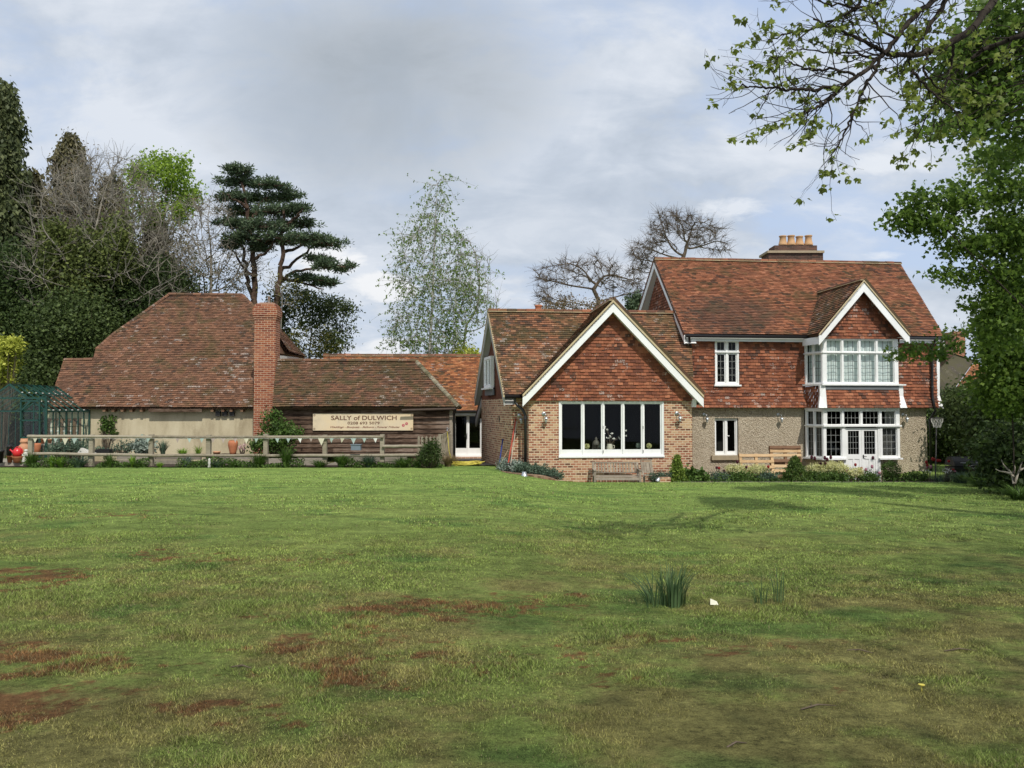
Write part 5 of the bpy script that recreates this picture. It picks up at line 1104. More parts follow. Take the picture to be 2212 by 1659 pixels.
# paving in front of it
mb = MB()
pv = [U(968, 1012, 26.2), U(1045, 1016, 25.3), (-.4, 27, 0), (-.9, 29, 0), (-1.0, 33, 0), (-3.5, 33, 0), (-2.6, 29, 0)]
mb.poly([(p[0], p[1], float(gz(p[0], p[1])) + .03) for p in pv]); o = mb.build('patio_paving', M_PAVE); o['kind'] = 'structure'
# ------------------------------------------------------------------ neighbour's house glimpsed on the right
NB = thing('neighbour_house', "neighbour's dark tiled house glimpsed through leaves right of the tall house", 'house', U(2075, 1000, 44)); NF = Fr((0, 44, 0), 0)
def npx(x, y, d): a, b = NF.px(x, y, d); return NF.P(a, b, d)
T_DARK = tilemat('weathered brown tiles', [(.0, (.06, .05, .04)), (.5, (.12, .10, .075)), (1.0, (.20, .16, .12))], .8, .5)
roofpart(NB, [[npx(2024, 862, 0), npx(2058, 845, 0), npx(2106, 778, -3), npx(2062, 764, -3), npx(2024, 800, -1.2)]], T_DARK, g=.12); roofpart(NB, [[npx(2058, 847, 0), npx(2160, 850, -.5), npx(2108, 777, -3)]], T_LINK, 'hip_roof', g=.12)
mb = MB(); mb.poly([npx(2024, 862, -.3), npx(2160, 862, -.3), npx(2160, 1000, -.3), npx(2024, 1000, -.3)]); mb.poly([npx(2010, 862, -.3), npx(2160, 852, -4), npx(2160, 1000, -4), npx(2010, 1000, -.3)]); mb.build('wall', M_BRICK, NB)
mb = MB(); pbox(mb, NF, 2044, 2062, 728, 800, -4, -3.3); pbox(mb, NF, 2042, 2064, 722, 728, -4.05, -3.25); mb.build('chimney', M_DKBR, NB); mb = MB(); pbox(mb, NF, 2063, 2085, 722, 790, -5.5, -4.6); pbox(mb, NF, 2061, 2087, 716, 722, -5.6, -4.5); mb.build('chimney', M_REDBR, NB)
# ------------------------------------------------------------------ background trees
def conifer(name, label, px, ytop, ybase, rx, Y, m, n=900, per=9, L=.32, droop=-.9, top=.12, seed=1, bushy=.8, wd=.5, sp=.16, lean=0):
    # spire of drooping sprays carried on whorled limbs
    c0 = U(px, ybase, Y); c1 = U(px + lean, ytop, Y); c0[2] = min(c0[2], -.4); Ht = c1[2] - c0[2]; Rm = rx * mpp(Y); o = thing(name, label, 'tree', c0)
    f = rng.random(n) ** .8; an0 = rng.random(n) * 6.283; rad = Rm * ((1 - f) ** .55 * (1 - top) + top * (1 - f) ** .2) * (.62 + .30 * np.sin(f * 31 + seed + 2.5 * np.sin(an0 * 2)) + .25 * rng.random(n)) ; an = an0; rr = rad * (.35 + .65 * rng.random(n) ** bushy)
    A = c0 + (c1 - c0) * f[:, None]; T = A + np.stack([np.cos(an) * rr, np.sin(an) * rr, -rr * .25 + rng.normal(size=n) * .15], 1)
    k = rng.permutation(n)[:220]; tr = [c0 + (c1 - c0) * i / 10 for i in range(11)]; P_ = np.array(tr[:-1]); Q_ = np.array(tr[1:]); r0 = np.linspace(.26, .05, 11)
    tubes_obj('trunk', [(P_, Q_, r0[:-1], r0[1:], 8), (A[k], T[k], np.full(len(k), .035), np.full(len(k), .01), 4)], B_DARK, o)
    C_ = clumpy(T, per, sp, (1, 1, 1.5)); D = rng.normal(size=C_.shape) * .5 + np.stack([np.repeat(np.cos(an), per) * .5, np.repeat(np.sin(an), per) * .5, np.full(n * per, droop)], 1)
    leaves_obj('crown', C_, L * (.5 + rng.random(len(C_))), wd, m, o, D); return o
conifer('weeping_conifer', 'tallest dark weeping conifer at the left edge of the picture', 10, 196, 900, 95, 38, L_CON, 2200, 15, .22, top=.32, seed=3)
conifer('weeping_conifer', 'second weeping conifer standing left of the tallest one', -62, 240, 900, 80, 40, L_CON, 700, 12, .36, top=.3, seed=5)
conifer('brown_conifer', 'brown green conifer with two nodding tips behind the bare thicket', 148, 306, 900, 125, 43, L_BRC, 2200, 15, .24, top=.12, seed=2, lean=6)
conifer('brown_conifer', 'dark brown conifer below the weeping conifer', 72, 385, 900, 110, 41, L_BRC, 1500, 14, .25, top=.12, seed=8)
conifer('brown_conifer', 'brown green conifer left of the lime green crown', 245, 392, 900, 120, 44, L_BRC, 1900, 14, .25, top=.12, seed=4, lean=-4)
conifer('brown_conifer', 'low brown conifer behind the left slope of the barn roof', 335, 470, 900, 100, 43, L_BRC, 1400, 13, .25, top=.15, seed=7)
tree('lime_green_tree', 'bright lime green leafy crown above the dark conifers', [(350, 395, 78, 56, 41.5, 2.2), (300, 355, 26, 20, 41.5, 1), (395, 352, 30, 20, 41.5, 1.2), (350, 460, 60, 40, 41.5, 1.6), (415, 430, 25, 40, 41.5, 1)], (350, 800), 41.5, B_DARK, L_LIME, nat=520, per=150, sp=.27, L=.14, wd=.8, flat=.3)
tree('bare_tree', 'wide bare grey tree fanning out in front of the dark conifers', [(210, 470, 150, 140, 37, 3), (100, 600, 90, 90, 36, 2), (320, 560, 110, 120, 37, 2.4), (230, 380, 70, 60, 37, 1.6)], (205, 880), 37, B_GREY, None, nat=1200, step=.32, dk=.5, rt=.013, e=2.5, tw=4, twl=.9, twr=.013, twup=.35, wob=.12, trunk_pts=[(205, 890), (203, 740), (200, 660)], trop=(0, 0, .12))
tree('bare_tree', 'second bare grey tree with upright stems left of the barn ridge', [(290, 500, 60, 120, 38, 1.6), (180, 430, 50, 110, 38, 1.6)], (240, 880), 38, B_GREY, L_BRN, nat=520, step=.3, dk=.45, rt=.013, e=2.5, tw=4, twl=.8, twr=.013, twup=.6, per=2, sp=.12, L=.1, wob=.1, trop=(0, 0, .2))
tree('bare_tree', 'bare twiggy tree between the lime green crown and the pine', [(450, 520, 90, 100, 40, 2.5), (400, 560, 60, 90, 40, 2), (500, 570, 70, 80, 40, 2)], (450, 850), 40, B_GREY, L_BRN, nat=900, step=.3, dk=.48, rt=.013, e=2.5, tw=5, twl=.75, twr=.012, twup=.4, per=1, sp=.12, L=.09, trunk_pts=[(455, 860), (452, 720), (455, 640)], trop=(0, 0, .1))
tree('young_leafing_tree', 'thin tree with sparse fresh green leaves behind the barn ridge', [(430, 590, 55, 50, 42, 1.6), (390, 540, 40, 60, 42, 1.6), (480, 600, 50, 40, 42, 1.6)], (430, 850), 42, B_DARK, L_WIL, nat=380, per=12, sp=.25, L=.14, wd=.7, tw=2, twl=.5)
for i, (x, y, rx, ry, lab) in enumerate(((195, 570, 40, 100, 'tall column of yellow green ivy among the bare stems'), (125, 560, 22, 80, 'narrow ivy column left of the tall ivy column'), (255, 540, 20, 70, 'narrow ivy column right of the tall ivy column'))):
    bush('ivy_column', lab, [(x, y, rx, ry, 36.3, 1.0)], L_YIVY, n=120 if rx > 40 else 60, per=55, sp=.30, L=.17, cat='ivy', base=-.4, stem=False)
for (sp_, m_, n_, lab) in (([(60, 740, 90, 110, 36, 2), (20, 620, 60, 90, 36, 2)], L_HEDGE, 260, 'dark evergreen bush behind the greenhouse'), ([(170, 720, 80, 90, 35.5, 2), (130, 800, 60, 70, 35, 1.5)], L_IVY, 260, 'ivy covered bush left of the barn roof'), ([(290, 690, 80, 80, 38, 2), (350, 620, 60, 60, 39, 2)], L_HEDGE, 200, 'dark evergreen bush behind the barn hip'), ([(-60, 800, 80, 120, 34, 2), (90, 840, 70, 60, 34, 1.5)], L_IVY, 220, 'dark bush seen through the greenhouse'), ([(230, 610, 60, 70, 37.5, 1.6)], L_CED, 160, 'olive evergreen bush under the bare stems')):
    bush('evergreen_bush', lab, sp_, m_, n=int(n_ * 1.3), per=110, sp=.36, L=.145, base=-.4, cat='bush')
bush('hedge_wall', 'long dark hedge closing the garden behind the barn', [(x, 790, 70, 110, 47, 1.4) for x in range(-40, 620, 75)], L_HEDGE, n=520, per=60, sp=.5, L=.30, base=-.5, cat='hedge', stem=False)
bush('yellow_shrub', 'bright yellow green shrub at the left edge above the greenhouse', [(8, 745, 42, 18, 30, .7), (-2, 788, 44, 18, 30, .7), (-6, 822, 32, 16, 30, .6), (24, 752, 26, 12, 30, .5)], L_YEL, n=110, per=60, sp=.10, L=.13, base=-.4, flat=1.2)
# Scots pine: layered pads of needles on bending limbs
def pine():
    Yp = 40; o = thing('scots_pine', 'tall wind-shaped dark pine with flat needle layers right of the bare trees', 'tree', (U(552, 900, Yp)[0], Yp, -.5))
    pads = [(515, 368, 26, 12), (530, 392, 44, 13), (585, 398, 34, 10), (500, 425, 30, 11), (560, 428, 34, 10), (615, 425, 38, 11), (530, 458, 46, 11), (600, 455, 46, 11), (645, 450, 18, 8), (560, 488, 50, 11), (640, 484, 40, 10), (600, 518, 58, 12), (665, 512, 34, 9), (705, 525, 42, 9), (500, 480, 26, 9), (515, 512, 28, 9), (720, 575, 36, 10), (690, 560, 24, 8), (500, 530, 22, 10), (560, 535, 24, 10), (660, 600, 24, 8), (700, 610, 26, 9)]
    trunks = [[(552, 800), (550, 700), (549, 600), (546, 520), (535, 450), (522, 395)], [(590, 760), (598, 650), (605, 590), (612, 550), (608, 500), (612, 450)], [(546, 640), (530, 590), (528, 550), (520, 520)]]
    limbs = [[(605, 590), (640, 560), (680, 530), (720, 525)], [(600, 610), (640, 585), (690, 575), (735, 572)], [(604, 600), (650, 610), (700, 625)], [(612, 545), (650, 530), (680, 520)], [(549, 600), (520, 570), (500, 535)], [(545, 520), (580, 490), (630, 480)], [(535, 450), (500, 430), (490, 420)], [(610, 500), (640, 470), (655, 450)], [(540, 480), (560, 440), (585, 425)], [(549, 560), (575, 545), (590, 520)]]
    sets = []; 
    def chain(pts, r0, r1, k, z0=0, dy=0):
        w = [U(p[0], p[1], Yp + z0 + dy * i / len(pts)) for i, p in enumerate(pts)]; w[0][2] = w[0][2] if pts[0][1] < 790 else -.5
        q = []
        for a, b in zip(w[:-1], w[1:]): q += [a + (b - a) * j / 4 + (rng.normal(size=3) * .06 if j else 0) for j in range(4)]
        q.append(w[-1]); q = np.array(q); r = np.linspace(r0, r1, len(q)); sets.append((q[:-1], q[1:], r[:-1], r[1:], k)); return q
    for i, t_ in enumerate(trunks): chain(t_, (.21, .18, .12)[i], .06, 8, (0, -.8, .5)[i])
    for i, l in enumerate(limbs): chain(l, .10, .03, 5, rng.normal() * .3, rng.normal() * 2)
    Cs = []
    for (x, y, rx, ry) in pads:
        dyy = rng.normal() * 1.1; c = U(x, y, Yp + dyy); rxm, rym = rx * mpp(Yp) * 1.16, ry * mpp(Yp) * .88; nn = int(14 + rx * ry * .07); q = unit(rng.normal(size=(nn, 3))) * (.25 + 1.0 * rng.random((nn, 1)) ** .7); q[:, 2] = np.where(q[:, 2] < 0, q[:, 2] * .5, q[:, 2]) + .25 * np.sin(q[:, 0] * 5 + x)
        T = c + q * np.array([rxm, rxm * .7, rym]); Cs.append(T); b = c - np.array([0, 0, rym * .5]); A_ = np.repeat(b[None], len(T), 0) + rng.normal(size=T.shape) * np.array([rxm * .35, rxm * .2, .05]); sets.append((A_, T, np.full(len(T), .022), np.full(len(T), .007), 3))
    T = np.concatenate(Cs); tubes_obj('trunk', sets, B_PINE, o)
    per = 36; T0_ = T; C_ = clumpy(T0_, per, .13, (1, 1, .7)); D = (C_ - np.repeat(T0_, per, 0)) * 6 + rng.normal(size=C_.shape) * .35 + np.array([0, 0, .35]); leaves_obj('crown', C_, .20 * (.6 + .8 * rng.random(len(C_))), .30, L_PINE, o, D)
pine()
tree('cedar', 'broad dark cedar below the pine, right of the brick chimney', [(690, 650, 70, 26, 44, 2), (650, 690, 60, 34, 44, 2), (720, 700, 48, 30, 44, 2), (700, 740, 66, 34, 44, 2), (620, 640, 40, 34, 44, 1.6), (735, 665, 26, 18, 44, 1.5), (620, 740, 40, 50, 44, 2)], (660, 850), 44, B_DARK, L_CED, nat=620, per=120, sp=.34, L=.19, wd=.4, flat=.4, stretch=(1.2, 1.2, .6))
tree('willow', 'olive yellow willow in front of the cedar', [(680, 735, 50, 30, 41, 1.2), (650, 715, 28, 24, 41, 1), (715, 755, 30, 20, 41, 1)], (680, 850), 41, B_DARK, L_WIL, nat=260, per=45, sp=.28, L=.16, wd=.45)
tree('leafing_shrub', 'half leafed shrub beside the top of the brick chimney', [(625, 640, 30, 40, 38, 1.2), (590, 620, 30, 40, 38, 1.2)], (600, 850), 38, B_GREY, L_WIL, nat=240, per=9, sp=.2, L=.10, tw=3, twl=.6, twr=.007)
# silver birch and companions
tree('silver_birch', 'tall airy silver birch with small fresh leaves above the orange roof', [(940, 445, 34, 58, 42, 1.2), (920, 520, 52, 64, 42, 1.8), (975, 540, 36, 56, 42, 1.6), (925, 620, 74, 66, 42, 2.0), (990, 620, 60, 80, 42, 2), (900, 700, 60, 60, 42, 1.8), (950, 740, 60, 40, 42, 1.8), (872, 540, 20, 50, 42, 1), (960, 400, 22, 24, 42, .8)], (945, 900), 42, B_BIRCH, L_BIR, nat=800, step=.34, dk=.55, rt=.011, e=2.35, rmax=.2, tw=5, twl=1.3, twr=.014, twup=-.8, per=4, sp=.05, L=.10, wd=.75, leafdir=(0, 0, -.8), lnode=2, trunk_pts=[(926, 900), (928, 760), (935, 640), (938, 540), (942, 440), (945, 400)], trop=(0, 0, .12), hmax=2)
tree('leafing_tree', 'denser green young tree growing low beside the birch trunk', [(985, 700, 45, 45, 43, 1.5), (1000, 640, 30, 50, 43, 1.2), (960, 740, 50, 30, 43, 1.2), (905, 745, 40, 25, 43, 1.2)], (975, 900), 43, B_DARK, L_BIR, nat=260, per=22, sp=.26, L=.15, wd=.7)
tree('bare_ash', 'bare pale twigged tree leaning right of the birch', [(1030, 590, 38, 60, 44, 1.5), (1045, 660, 42, 60, 44, 1.5), (1015, 530, 18, 30, 44, 1)], (1000, 880), 44, B_GREY, None, nat=320, step=.34, dk=.55, rt=.018, e=2.5, tw=2, twl=.9, twr=.011, twup=.3, trunk_pts=[(985, 880), (1000, 760), (1008, 700)], trop=(0, 0, .1))
bush('yellow_green_bush', 'small yellow green bush above the orange roof ridge', [(1010, 768, 26, 14, 42, 1)], L_YEL, n=40, per=40, sp=.2, L=.14, base=-.5)
tree('gnarled_bare_tree', 'low gnarled bare tree with rusty buds above the wing roof', [(1240, 590, 60, 34, 46, 2), (1320, 600, 60, 30, 46, 2), (1180, 600, 32, 34, 46, 1.6), (1180, 640, 30, 28, 46, 1.6), (1370, 620, 34, 34, 46, 1.6), (1290, 570, 40, 18, 46, 1.6), (1210, 655, 40, 18, 46, 1.4)], (1295, 850), 46, B_BROWN, L_BRN, nat=900, step=.32, dk=.5, rt=.016, e=2.05, rmax=.40, tw=10, twl=.6, twr=.012, per=1, sp=.1, L=.08, wob=.42, trunk_pts=[(1290, 860), (1285, 690), (1293, 650), (1282, 625), (1296, 605)], lnode=1)
bush('rusty_shrub', 'rusty leaved thicket behind the wing ridge', [(1215, 660, 46, 14, 44, 1), (1290, 662, 34, 16, 44, 1), (1180, 668, 20, 10, 44, 1)], L_BRN, n=80, per=22, sp=.28, L=.12, base=3.5, stem=False)
tree('bare_oak', 'rounded bare oak rising behind the left end of the house ridge', [(1460, 500, 66, 42, 50, 2.4), (1510, 510, 54, 34, 50, 2), (1400, 540, 44, 30, 50, 2), (1545, 535, 34, 18, 50, 1.6), (1440, 480, 40, 26, 50, 2), (1385, 575, 30, 30, 50, 1.6)], (1470, 850), 50, B_BROWN, None, nat=1000, step=.34, dk=.5, rt=.017, e=2.05, rmax=.42, tw=11, twl=.7, twr=.013, wob=.28, trunk_pts=[(1462, 860), (1466, 640), (1474, 560), (1480, 545)])
bush('small_dark_pine', 'dark evergreen sprig beside the left bargeboard of the house', [(1372, 650, 16, 8, 43, .6), (1366, 668, 14, 8, 43, .6)], L_PINE, n=24, per=60, sp=.16, L=.18, base=3.0, stem=False, cat='tree')

# ------------------------------------------------------------------ right-hand trees and hedge
def limb_tree():
    # big maple outside the right edge: drawn limbs, drooping twigs, lobed leaves in bunches
    o = thing('maple_tree', 'big overhanging maple with dark limbs and fresh drooping leaves at upper right', 'tree', (11.5, 8.6, -.2)); sets = []; ends = []; edir = []
    def chain(pts, r0, r1, k=8):
        w = [np.array(U(p[0], p[1], p[2])) for p in pts]; q = []
        for i in range(len(w) - 1):
            p0 = w[max(i-1, 0)]; p1 = w[i]; p2 = w[i+1]; p3 = w[min(i+2, len(w)-1)]; n_ = 7
            for j in range(n_):
                t_ = j / n_; q.append(.5 * ((2*p1) + (-p0+p2)*t_ + (2*p0-5*p1+4*p2-p3)*t_*t_ + (-p0+3*p1-3*p2+p3)*t_**3) + rng.normal(size=3) * .008)
        q.append(w[-1]); q = np.array(q); r = np.linspace(r0, r1, len(q)); sets.append((q[:-1], q[1:], r[:-1], r[1:] * 1.0, k)); return q, r
    T0 = np.array([[11.5, 8.6, -.3], [11.3, 8.6, 2.0], [11.0, 8.5, 4.2], [10.4, 8.4, 6.2], [10.2, 8.2, 9.0]]); sets.append((T0[:-1], T0[1:], np.array([.34, .30, .26, .2]), np.array([.30, .26, .2, .12]), 12))
    main = [([(2330, -180, 8.4), (2230, -90, 8.2), (2150, -5, 8.0), (2105, 55, 7.9), (2040, 100, 7.8), (1990, 116, 7.7), (1930, 118, 7.6), (1905, 110, 7.5), (1870, 90, 7.4), (1800, 60, 7.3), (1760, 40, 7.3)], .050, .008),
            ([(2140, -160, 8.1), (2085, -60, 8.0), (2020, 0, 7.8), (1975, 35, 7.7), (1935, 85, 7.6), (1900, 125, 7.5), (1850, 165, 7.4), (1815, 190, 7.3), (1790, 215, 7.25), (1760, 232, 7.2), (1720, 250, 7.1), (1680, 262, 7.1)], .036, .006),
            ([(1815, 188, 7.3), (1760, 193, 7.2), (1700, 192, 7.15), (1660, 190, 7.1), (1620, 188, 7.05), (1585, 188, 7.0)], .018, .005),
            ([(1905, 118, 7.5), (1880, 170, 7.4), (1855, 215, 7.35), (1835, 265, 7.3), (1815, 310, 7.3), (1790, 345, 7.3)], .018, .005),
            ([(2100, -90, 8.0), (2060, -30, 7.9), (2030, 25, 7.9), (1990, 80, 7.8), (1965, 130, 7.7), (1990, 175, 7.7), (2030, 215, 7.7), (2070, 245, 7.7)], .032, .006),
            ([(2005, 118, 7.7), (2000, 160, 7.7), (2040, 200, 7.8)], .016, .006), ([(2060, 95, 7.9), (2055, 140, 8.0), (2040, 190, 8), (2010, 240, 8), (1980, 300, 7.9)], .016, .005),
            ([(2280, 40, 8.2), (2200, 80, 8.2), (2120, 110, 8.4), (2060, 160, 8.5)], .04, .01), ([(1900, -70, 7.6), (1860, 0, 7.5), (1830, 30, 7.4), (1770, 55, 7.3), (1700, 75, 7.3), (1660, 90, 7.2)], .02, .005), ([(1980, -90, 7.5), (1930, -20, 7.4), (1880, 15, 7.4), (1800, 10, 7.3), (1740, -15, 7.3)], .02, .005), ([(1935, 85, 7.6), (1900, 60, 7.5), (1880, 20, 7.5), (1870, -40, 7.5)], .014, .005), ([(1850, 165, 7.4), (1800, 150, 7.3), (1750, 150, 7.2), (1700, 135, 7.2), (1650, 120, 7.2)], .014, .004), ([(1900, 128, 7.5), (1840, 115, 7.4), (1770, 110, 7.3), (1700, 105, 7.2)], .013, .004)]
    for pts, r0, r1 in main:
        q, r = chain(pts, r0, r1)
        st = np.arange(5, len(q), 3)
        for i in st:
            if r[i] > .055: continue
            for z in range(2 if r[i] < .03 else 1):
                d = unit(q[min(i+1, len(q)-1)] - q[i-1]); D = unit(d * .9 + rng.normal(size=3) * np.array([.65, .5, .55]) + np.array([-.1, 0, -.12])); L_ = random.uniform(.25, .75); p = q[i]; rr = min(r[i] * .5, .007)
                for s_ in range(6):
                    n_ = p + D * L_ / 6; sets.append((p[None], n_[None], np.array([rr]), np.array([rr * .88]), 4)); rr *= .86; p = n_; D = unit(D + rng.normal(size=3) * .22 + np.array([0, 0, .05]))
                    if s_ in (2, 4) :
                        b = unit(D + rng.normal(size=3) * .8); e = p + b * random.uniform(.06, .2); m_ = (p + e) / 2 + rng.normal(size=3) * .01; sets.append((np.array([p, m_]), np.array([m_, e]), np.array([rr * .7] * 2), np.array([rr * .5] * 2), 3)); ends.append(e)
                ends.append(p)
        ends.append(q[-1])
    E = np.array(ends); sets = [q_ for q_ in sets if (q_[1][:, 0] / q_[1][:, 1]).min() * FPX + 1106 > 1528]; tubes_obj('trunk', sets, B_DARK, o)
    X = (E[:, 0] / E[:, 1]) * FPX + 1106; E = E[X > 1535]; X = X[X > 1535]; keep = rng.random(len(E)) < np.where(X > 1950, .55, .30); E = E[keep]
    C_ = np.repeat(E, 8, 0) + rng.normal(size=(len(E) * 8, 3)) * np.array([.034, .034, .016]); palm_leaf('leaf_bunches', C_, .034 + .04 * rng.random(len(C_)), L_MAPY, o, .9)
    # dense outer crown hanging down the right edge
    spec = [(2135, 60, 75, 80, 10.5, .9), (2190, 150, 60, 110, 10.5, .9), (2095, 150, 60, 65, 10.5, .7), (2065, 205, 34, 30, 10.3, .5), (2135, 235, 65, 45, 10.4, .7), (2210, 300, 40, 70, 10.5, .8), (2055, 270, 48, 14, 10.2, .4), (2120, 285, 50, 16, 10.2, .4), (1995, 288, 26, 8, 10.1, .25), (2075, 120, 30, 44, 10.3, .4)]
    att = env(spec, 520); per = 11; C_ = clumpy(att, per, .10, (1.2, 1, .55)); palm_leaf('outer_crown', C_, .06 + .055 * rng.random(len(C_)), L_MAP, o, .6)
    k = rng.permutation(len(att))[:260]; T = att[k]; S_ = T + np.stack([rng.random(len(k)) * .5 + .15, rng.normal(size=len(k)) * .2, rng.random(len(k)) * .35], 1); tubes_obj('outer_twigs', [(S_, T, np.full(len(k), .009), np.full(len(k), .004), 4)], B_DARK, o)
    # the part of the crown overhead and behind the photographer, which shades the lawn
    q = rng.random((3000, 3)); c = np.stack([-1 + q[:, 0] * 17, -9.0 + q[:, 1] * 22, 7.9 + q[:, 2] * 2.2], 1); edge = 4.6 + (c[:, 1] + 3.2) * .60 + (fbm(c[:, 0], c[:, 1], .5, 4) - .5) * 2.5; c = c[(rng.random(3000) < np.clip((c[:, 0] - edge) / 7.0 + .12, 0, .8)) & ((c[:, 0] > .74 * c[:, 1] + 1.2) | (c[:, 2] > 2.4 + .58 * c[:, 1]))]
    C_ = clumpy(c, 30, .95, (1, 1, .6)); C_ = C_[(C_[:, 2] > 2.3 + .58 * C_[:, 1]) | (C_[:, 0] > .70 * C_[:, 1] + .6)]; leaves_obj('high_crown', C_, .10 + .06 * rng.random(len(C_)), .8, L_MAP, o, None, .6)
    k = rng.permutation(len(c))[:60]; T = c[k]; tubes_obj('high_twigs', [(T, T + rng.normal(size=T.shape) * .5, np.full(60, .012), np.full(60, .005), 4)], B_DARK, o)
limb_tree()
def side_tree(name, label, spec, trunk, Yt, m, nat, per, sp, L):
    o = thing(name, label, 'tree', (U(trunk[0], 1000, Yt)[0], Yt, float(gz(U(trunk[0], 1000, Yt)[0], Yt)))); att = env(spec, nat); C_ = clumpy(att, per, sp, (1.15, 1, .75)); palm_leaf('crown', C_, L * (.7 + .7 * rng.random(len(C_))), m, o, .5)
    a = wloc(o); st = [a, a + (0, 0, 1.5), a + (-.1, 0, 3.2)]
    N_, par = colonize(att[:160], st, .35, 4, .6, 60); r, nc, hg = pipe(N_, par, .008, 2.4, .14); i = np.arange(1, len(N_)); tubes_obj('trunk', [(N_[par[i]], N_[i], r[par[i]], r[i], 6)], B_DARK, o)
side_tree('field_maple', 'leafy maple reaching left across the sky beside the house roof', [(1995, 430, 50, 16, 15, .6), (1960, 470, 40, 22, 15, .4), (2020, 490, 60, 18, 15, .5), (2080, 440, 45, 22, 15, .7), (2065, 400, 30, 10, 15, .4), (2080, 530, 60, 18, 15, .6), (2155, 340, 55, 26, 15, .8), (2180, 410, 50, 40, 15, 1), (2170, 500, 60, 50, 15, 1), (2045, 590, 24, 9, 15, .4), (2120, 590, 45, 20, 15, .8), (2200, 600, 45, 100, 15, 1), (2145, 650, 45, 22, 15, .8), (2170, 700, 50, 60, 15, .9)], (2290, 900), 14, L_MAP, 1050, 13, .12, .085)
side_tree('sycamore', 'lower leafy tree whose twig crosses the right end of the tile hanging', [(2180, 740, 42, 60, 17, .9), (2135, 705, 30, 16, 17, .5), (2050, 722, 26, 5, 17, .4), (1985, 755, 34, 6, 17, .25), (1945, 765, 28, 5, 17, .2), (2020, 766, 30, 6, 17, .25), (2195, 820, 45, 80, 17, 1), (2165, 840, 45, 55, 17, .9), (2070, 745, 20, 5, 17, .4), (2135, 775, 26, 10, 17, .5)], (2190, 900), 17, L_MAP, 620, 13, .12, .09)
for (sp_, m_, n_, lab) in (([(2075, 925, 50, 60, 30, 1.6), (2030, 940, 30, 66, 31, 1.4)], L_HEDGE, 230, 'dark hedge behind the basketball net'), ([(2125, 900, 60, 64, 26, 1.5), (2095, 885, 36, 36, 27, 1.3)], L_IVY, 260, 'tall green shrub beyond the grill'), ([(2175, 930, 48, 70, 22, 1.3), (2205, 900, 50, 100, 22, 1.4)], L_IVY, 330, 'broad dark bush at the right edge'), ([(2200, 990, 50, 45, 18, .8)], L_HEDGE, 160, 'low dark bush beside the picnic table'), ([(2260, 760, 80, 190, 20, 1.8)], L_MAP, 260, 'big dark bush just past the right edge'), ([(2060, 880, 40, 24, 36, 1.2), (2040, 868, 20, 14, 36, 1)], L_CED, 120, 'pale flowering bush below the neighbouring roof')):
    bush('garden_shrub', lab, sp_, m_, n=n_, per=60, sp=.26, L=.125, cat='bush')
# ------------------------------------------------------------------ fence, bunting, picket gate
F = Fr((0, 24.5, 0), 0.0); PF = F.P
fz = lambda x: float(gz(x, 24.5))
fn = thing('post_and_rail_fence', 'long weathered post and rail fence in front of the barns', 'fence', PF(-8, fz(-8), 0))
zt_ = F.px(300, 938)[1]
for x in (67, 198, 327, 451, 574.5, 702, 826):
    a = F.px(x, 960)[0]; mb = MB(); w_ = .066; mb.box(F, a - w_, a + w_, fz(a) - .1, zt_ + random.uniform(-.02, .02), -.07, .06); mb.build('post', M_FENCE, fn)
def rail(x0, x1, y, y2=None, d=.11, r=.05):
    a = F.P(*F.px(x0, y, d), d); b = F.P(*F.px(x1, y2 or y, d), d); mb = MB(); n_ = 7; mb.tube([a + (b - a) * i / n_ + np.array([0, 0, random.uniform(-.008, .008)]) for i in range(n_ + 1)], [r * random.uniform(.94, 1.06) for _ in range(n_ + 1)], 10); return mb.build('rail', M_FENCE, fn, True)
rail(60, 330, 942.5, 944); rail(330, 576, 944); rail(576, 828, 944); rail(72, 330, 980, 983.5); rail(330, 576, 984); rail(576, 912, 984.5, 983.5); rail(826, 912, 964, 964)
# flags
bt = thing('bunting', 'string of small white and sage bunting flags hung under the fence rail', 'bunting', PF(-6, .4, .17))
FLC = {'w': simple('white cotton', (.68, .68, .62), .9, .15, 8, .1), 's': simple('sage cotton', (.38, .47, .42), .9, .15, 8, .1), 'c': simple('cream cotton', (.62, .58, .44), .9, .15, 8, .1), 'k': simple('pinkish cotton', (.42, .34, .30), .9, .15, 8, .1)}
fl = [(76, 'c'), (97, 'c'), (120, 's'), (141, 'c', 1.5), (161, 's', 1.3), (320, 's'), (384, 'k'), (409, 's'), (436, 's'), (460, 'k'), (482, 'k', 1.1), (508, 'k'), (532, 'c', 1.2), (554, 's'), (599, 's'), (623, 's'), (647.7, 'w'), (672, 'k', .8), (694, 'c', 1.6), (716.5, 's'), (739.6, 'c'), (763.5, 's', 1.3), (787, 's'), (810.7, 'w')]
mb = MB(); st = [F.P(*F.px(x, 946.5 + (1.5 if i % 2 else 0), .18), .18) for i, x in enumerate(range(66, 830, 12))]; mb.tube(st, .004, 4); mb.build('string', M_PALE, bt)
for q in fl:
    x, c_ = q[0], q[1]; k = q[2] if len(q) > 2 else 1; a, b = F.px(x, 947, .19); w_ = .065 * k; h_ = .14 * k; mb = MB(); tw = random.uniform(-.03, .03)
    A_, B_, C_ = F.P(a - w_, b, .19), F.P(a + w_, b + .004, .19 + tw * .3), F.P(a + tw, b - h_, .20 + tw); mid = (A_ + B_) / 2 + F.en * .012; mb.poly([A_, C_, mid]); mb.poly([mid, C_, B_]); mb.build('flag', FLC[c_], bt)
pk = thing('picket_gate', 'short weathered picket fence and gate at the end of the rails', 'gate', PF(F.px(935, 1000)[0], fz(-2.5), 0))
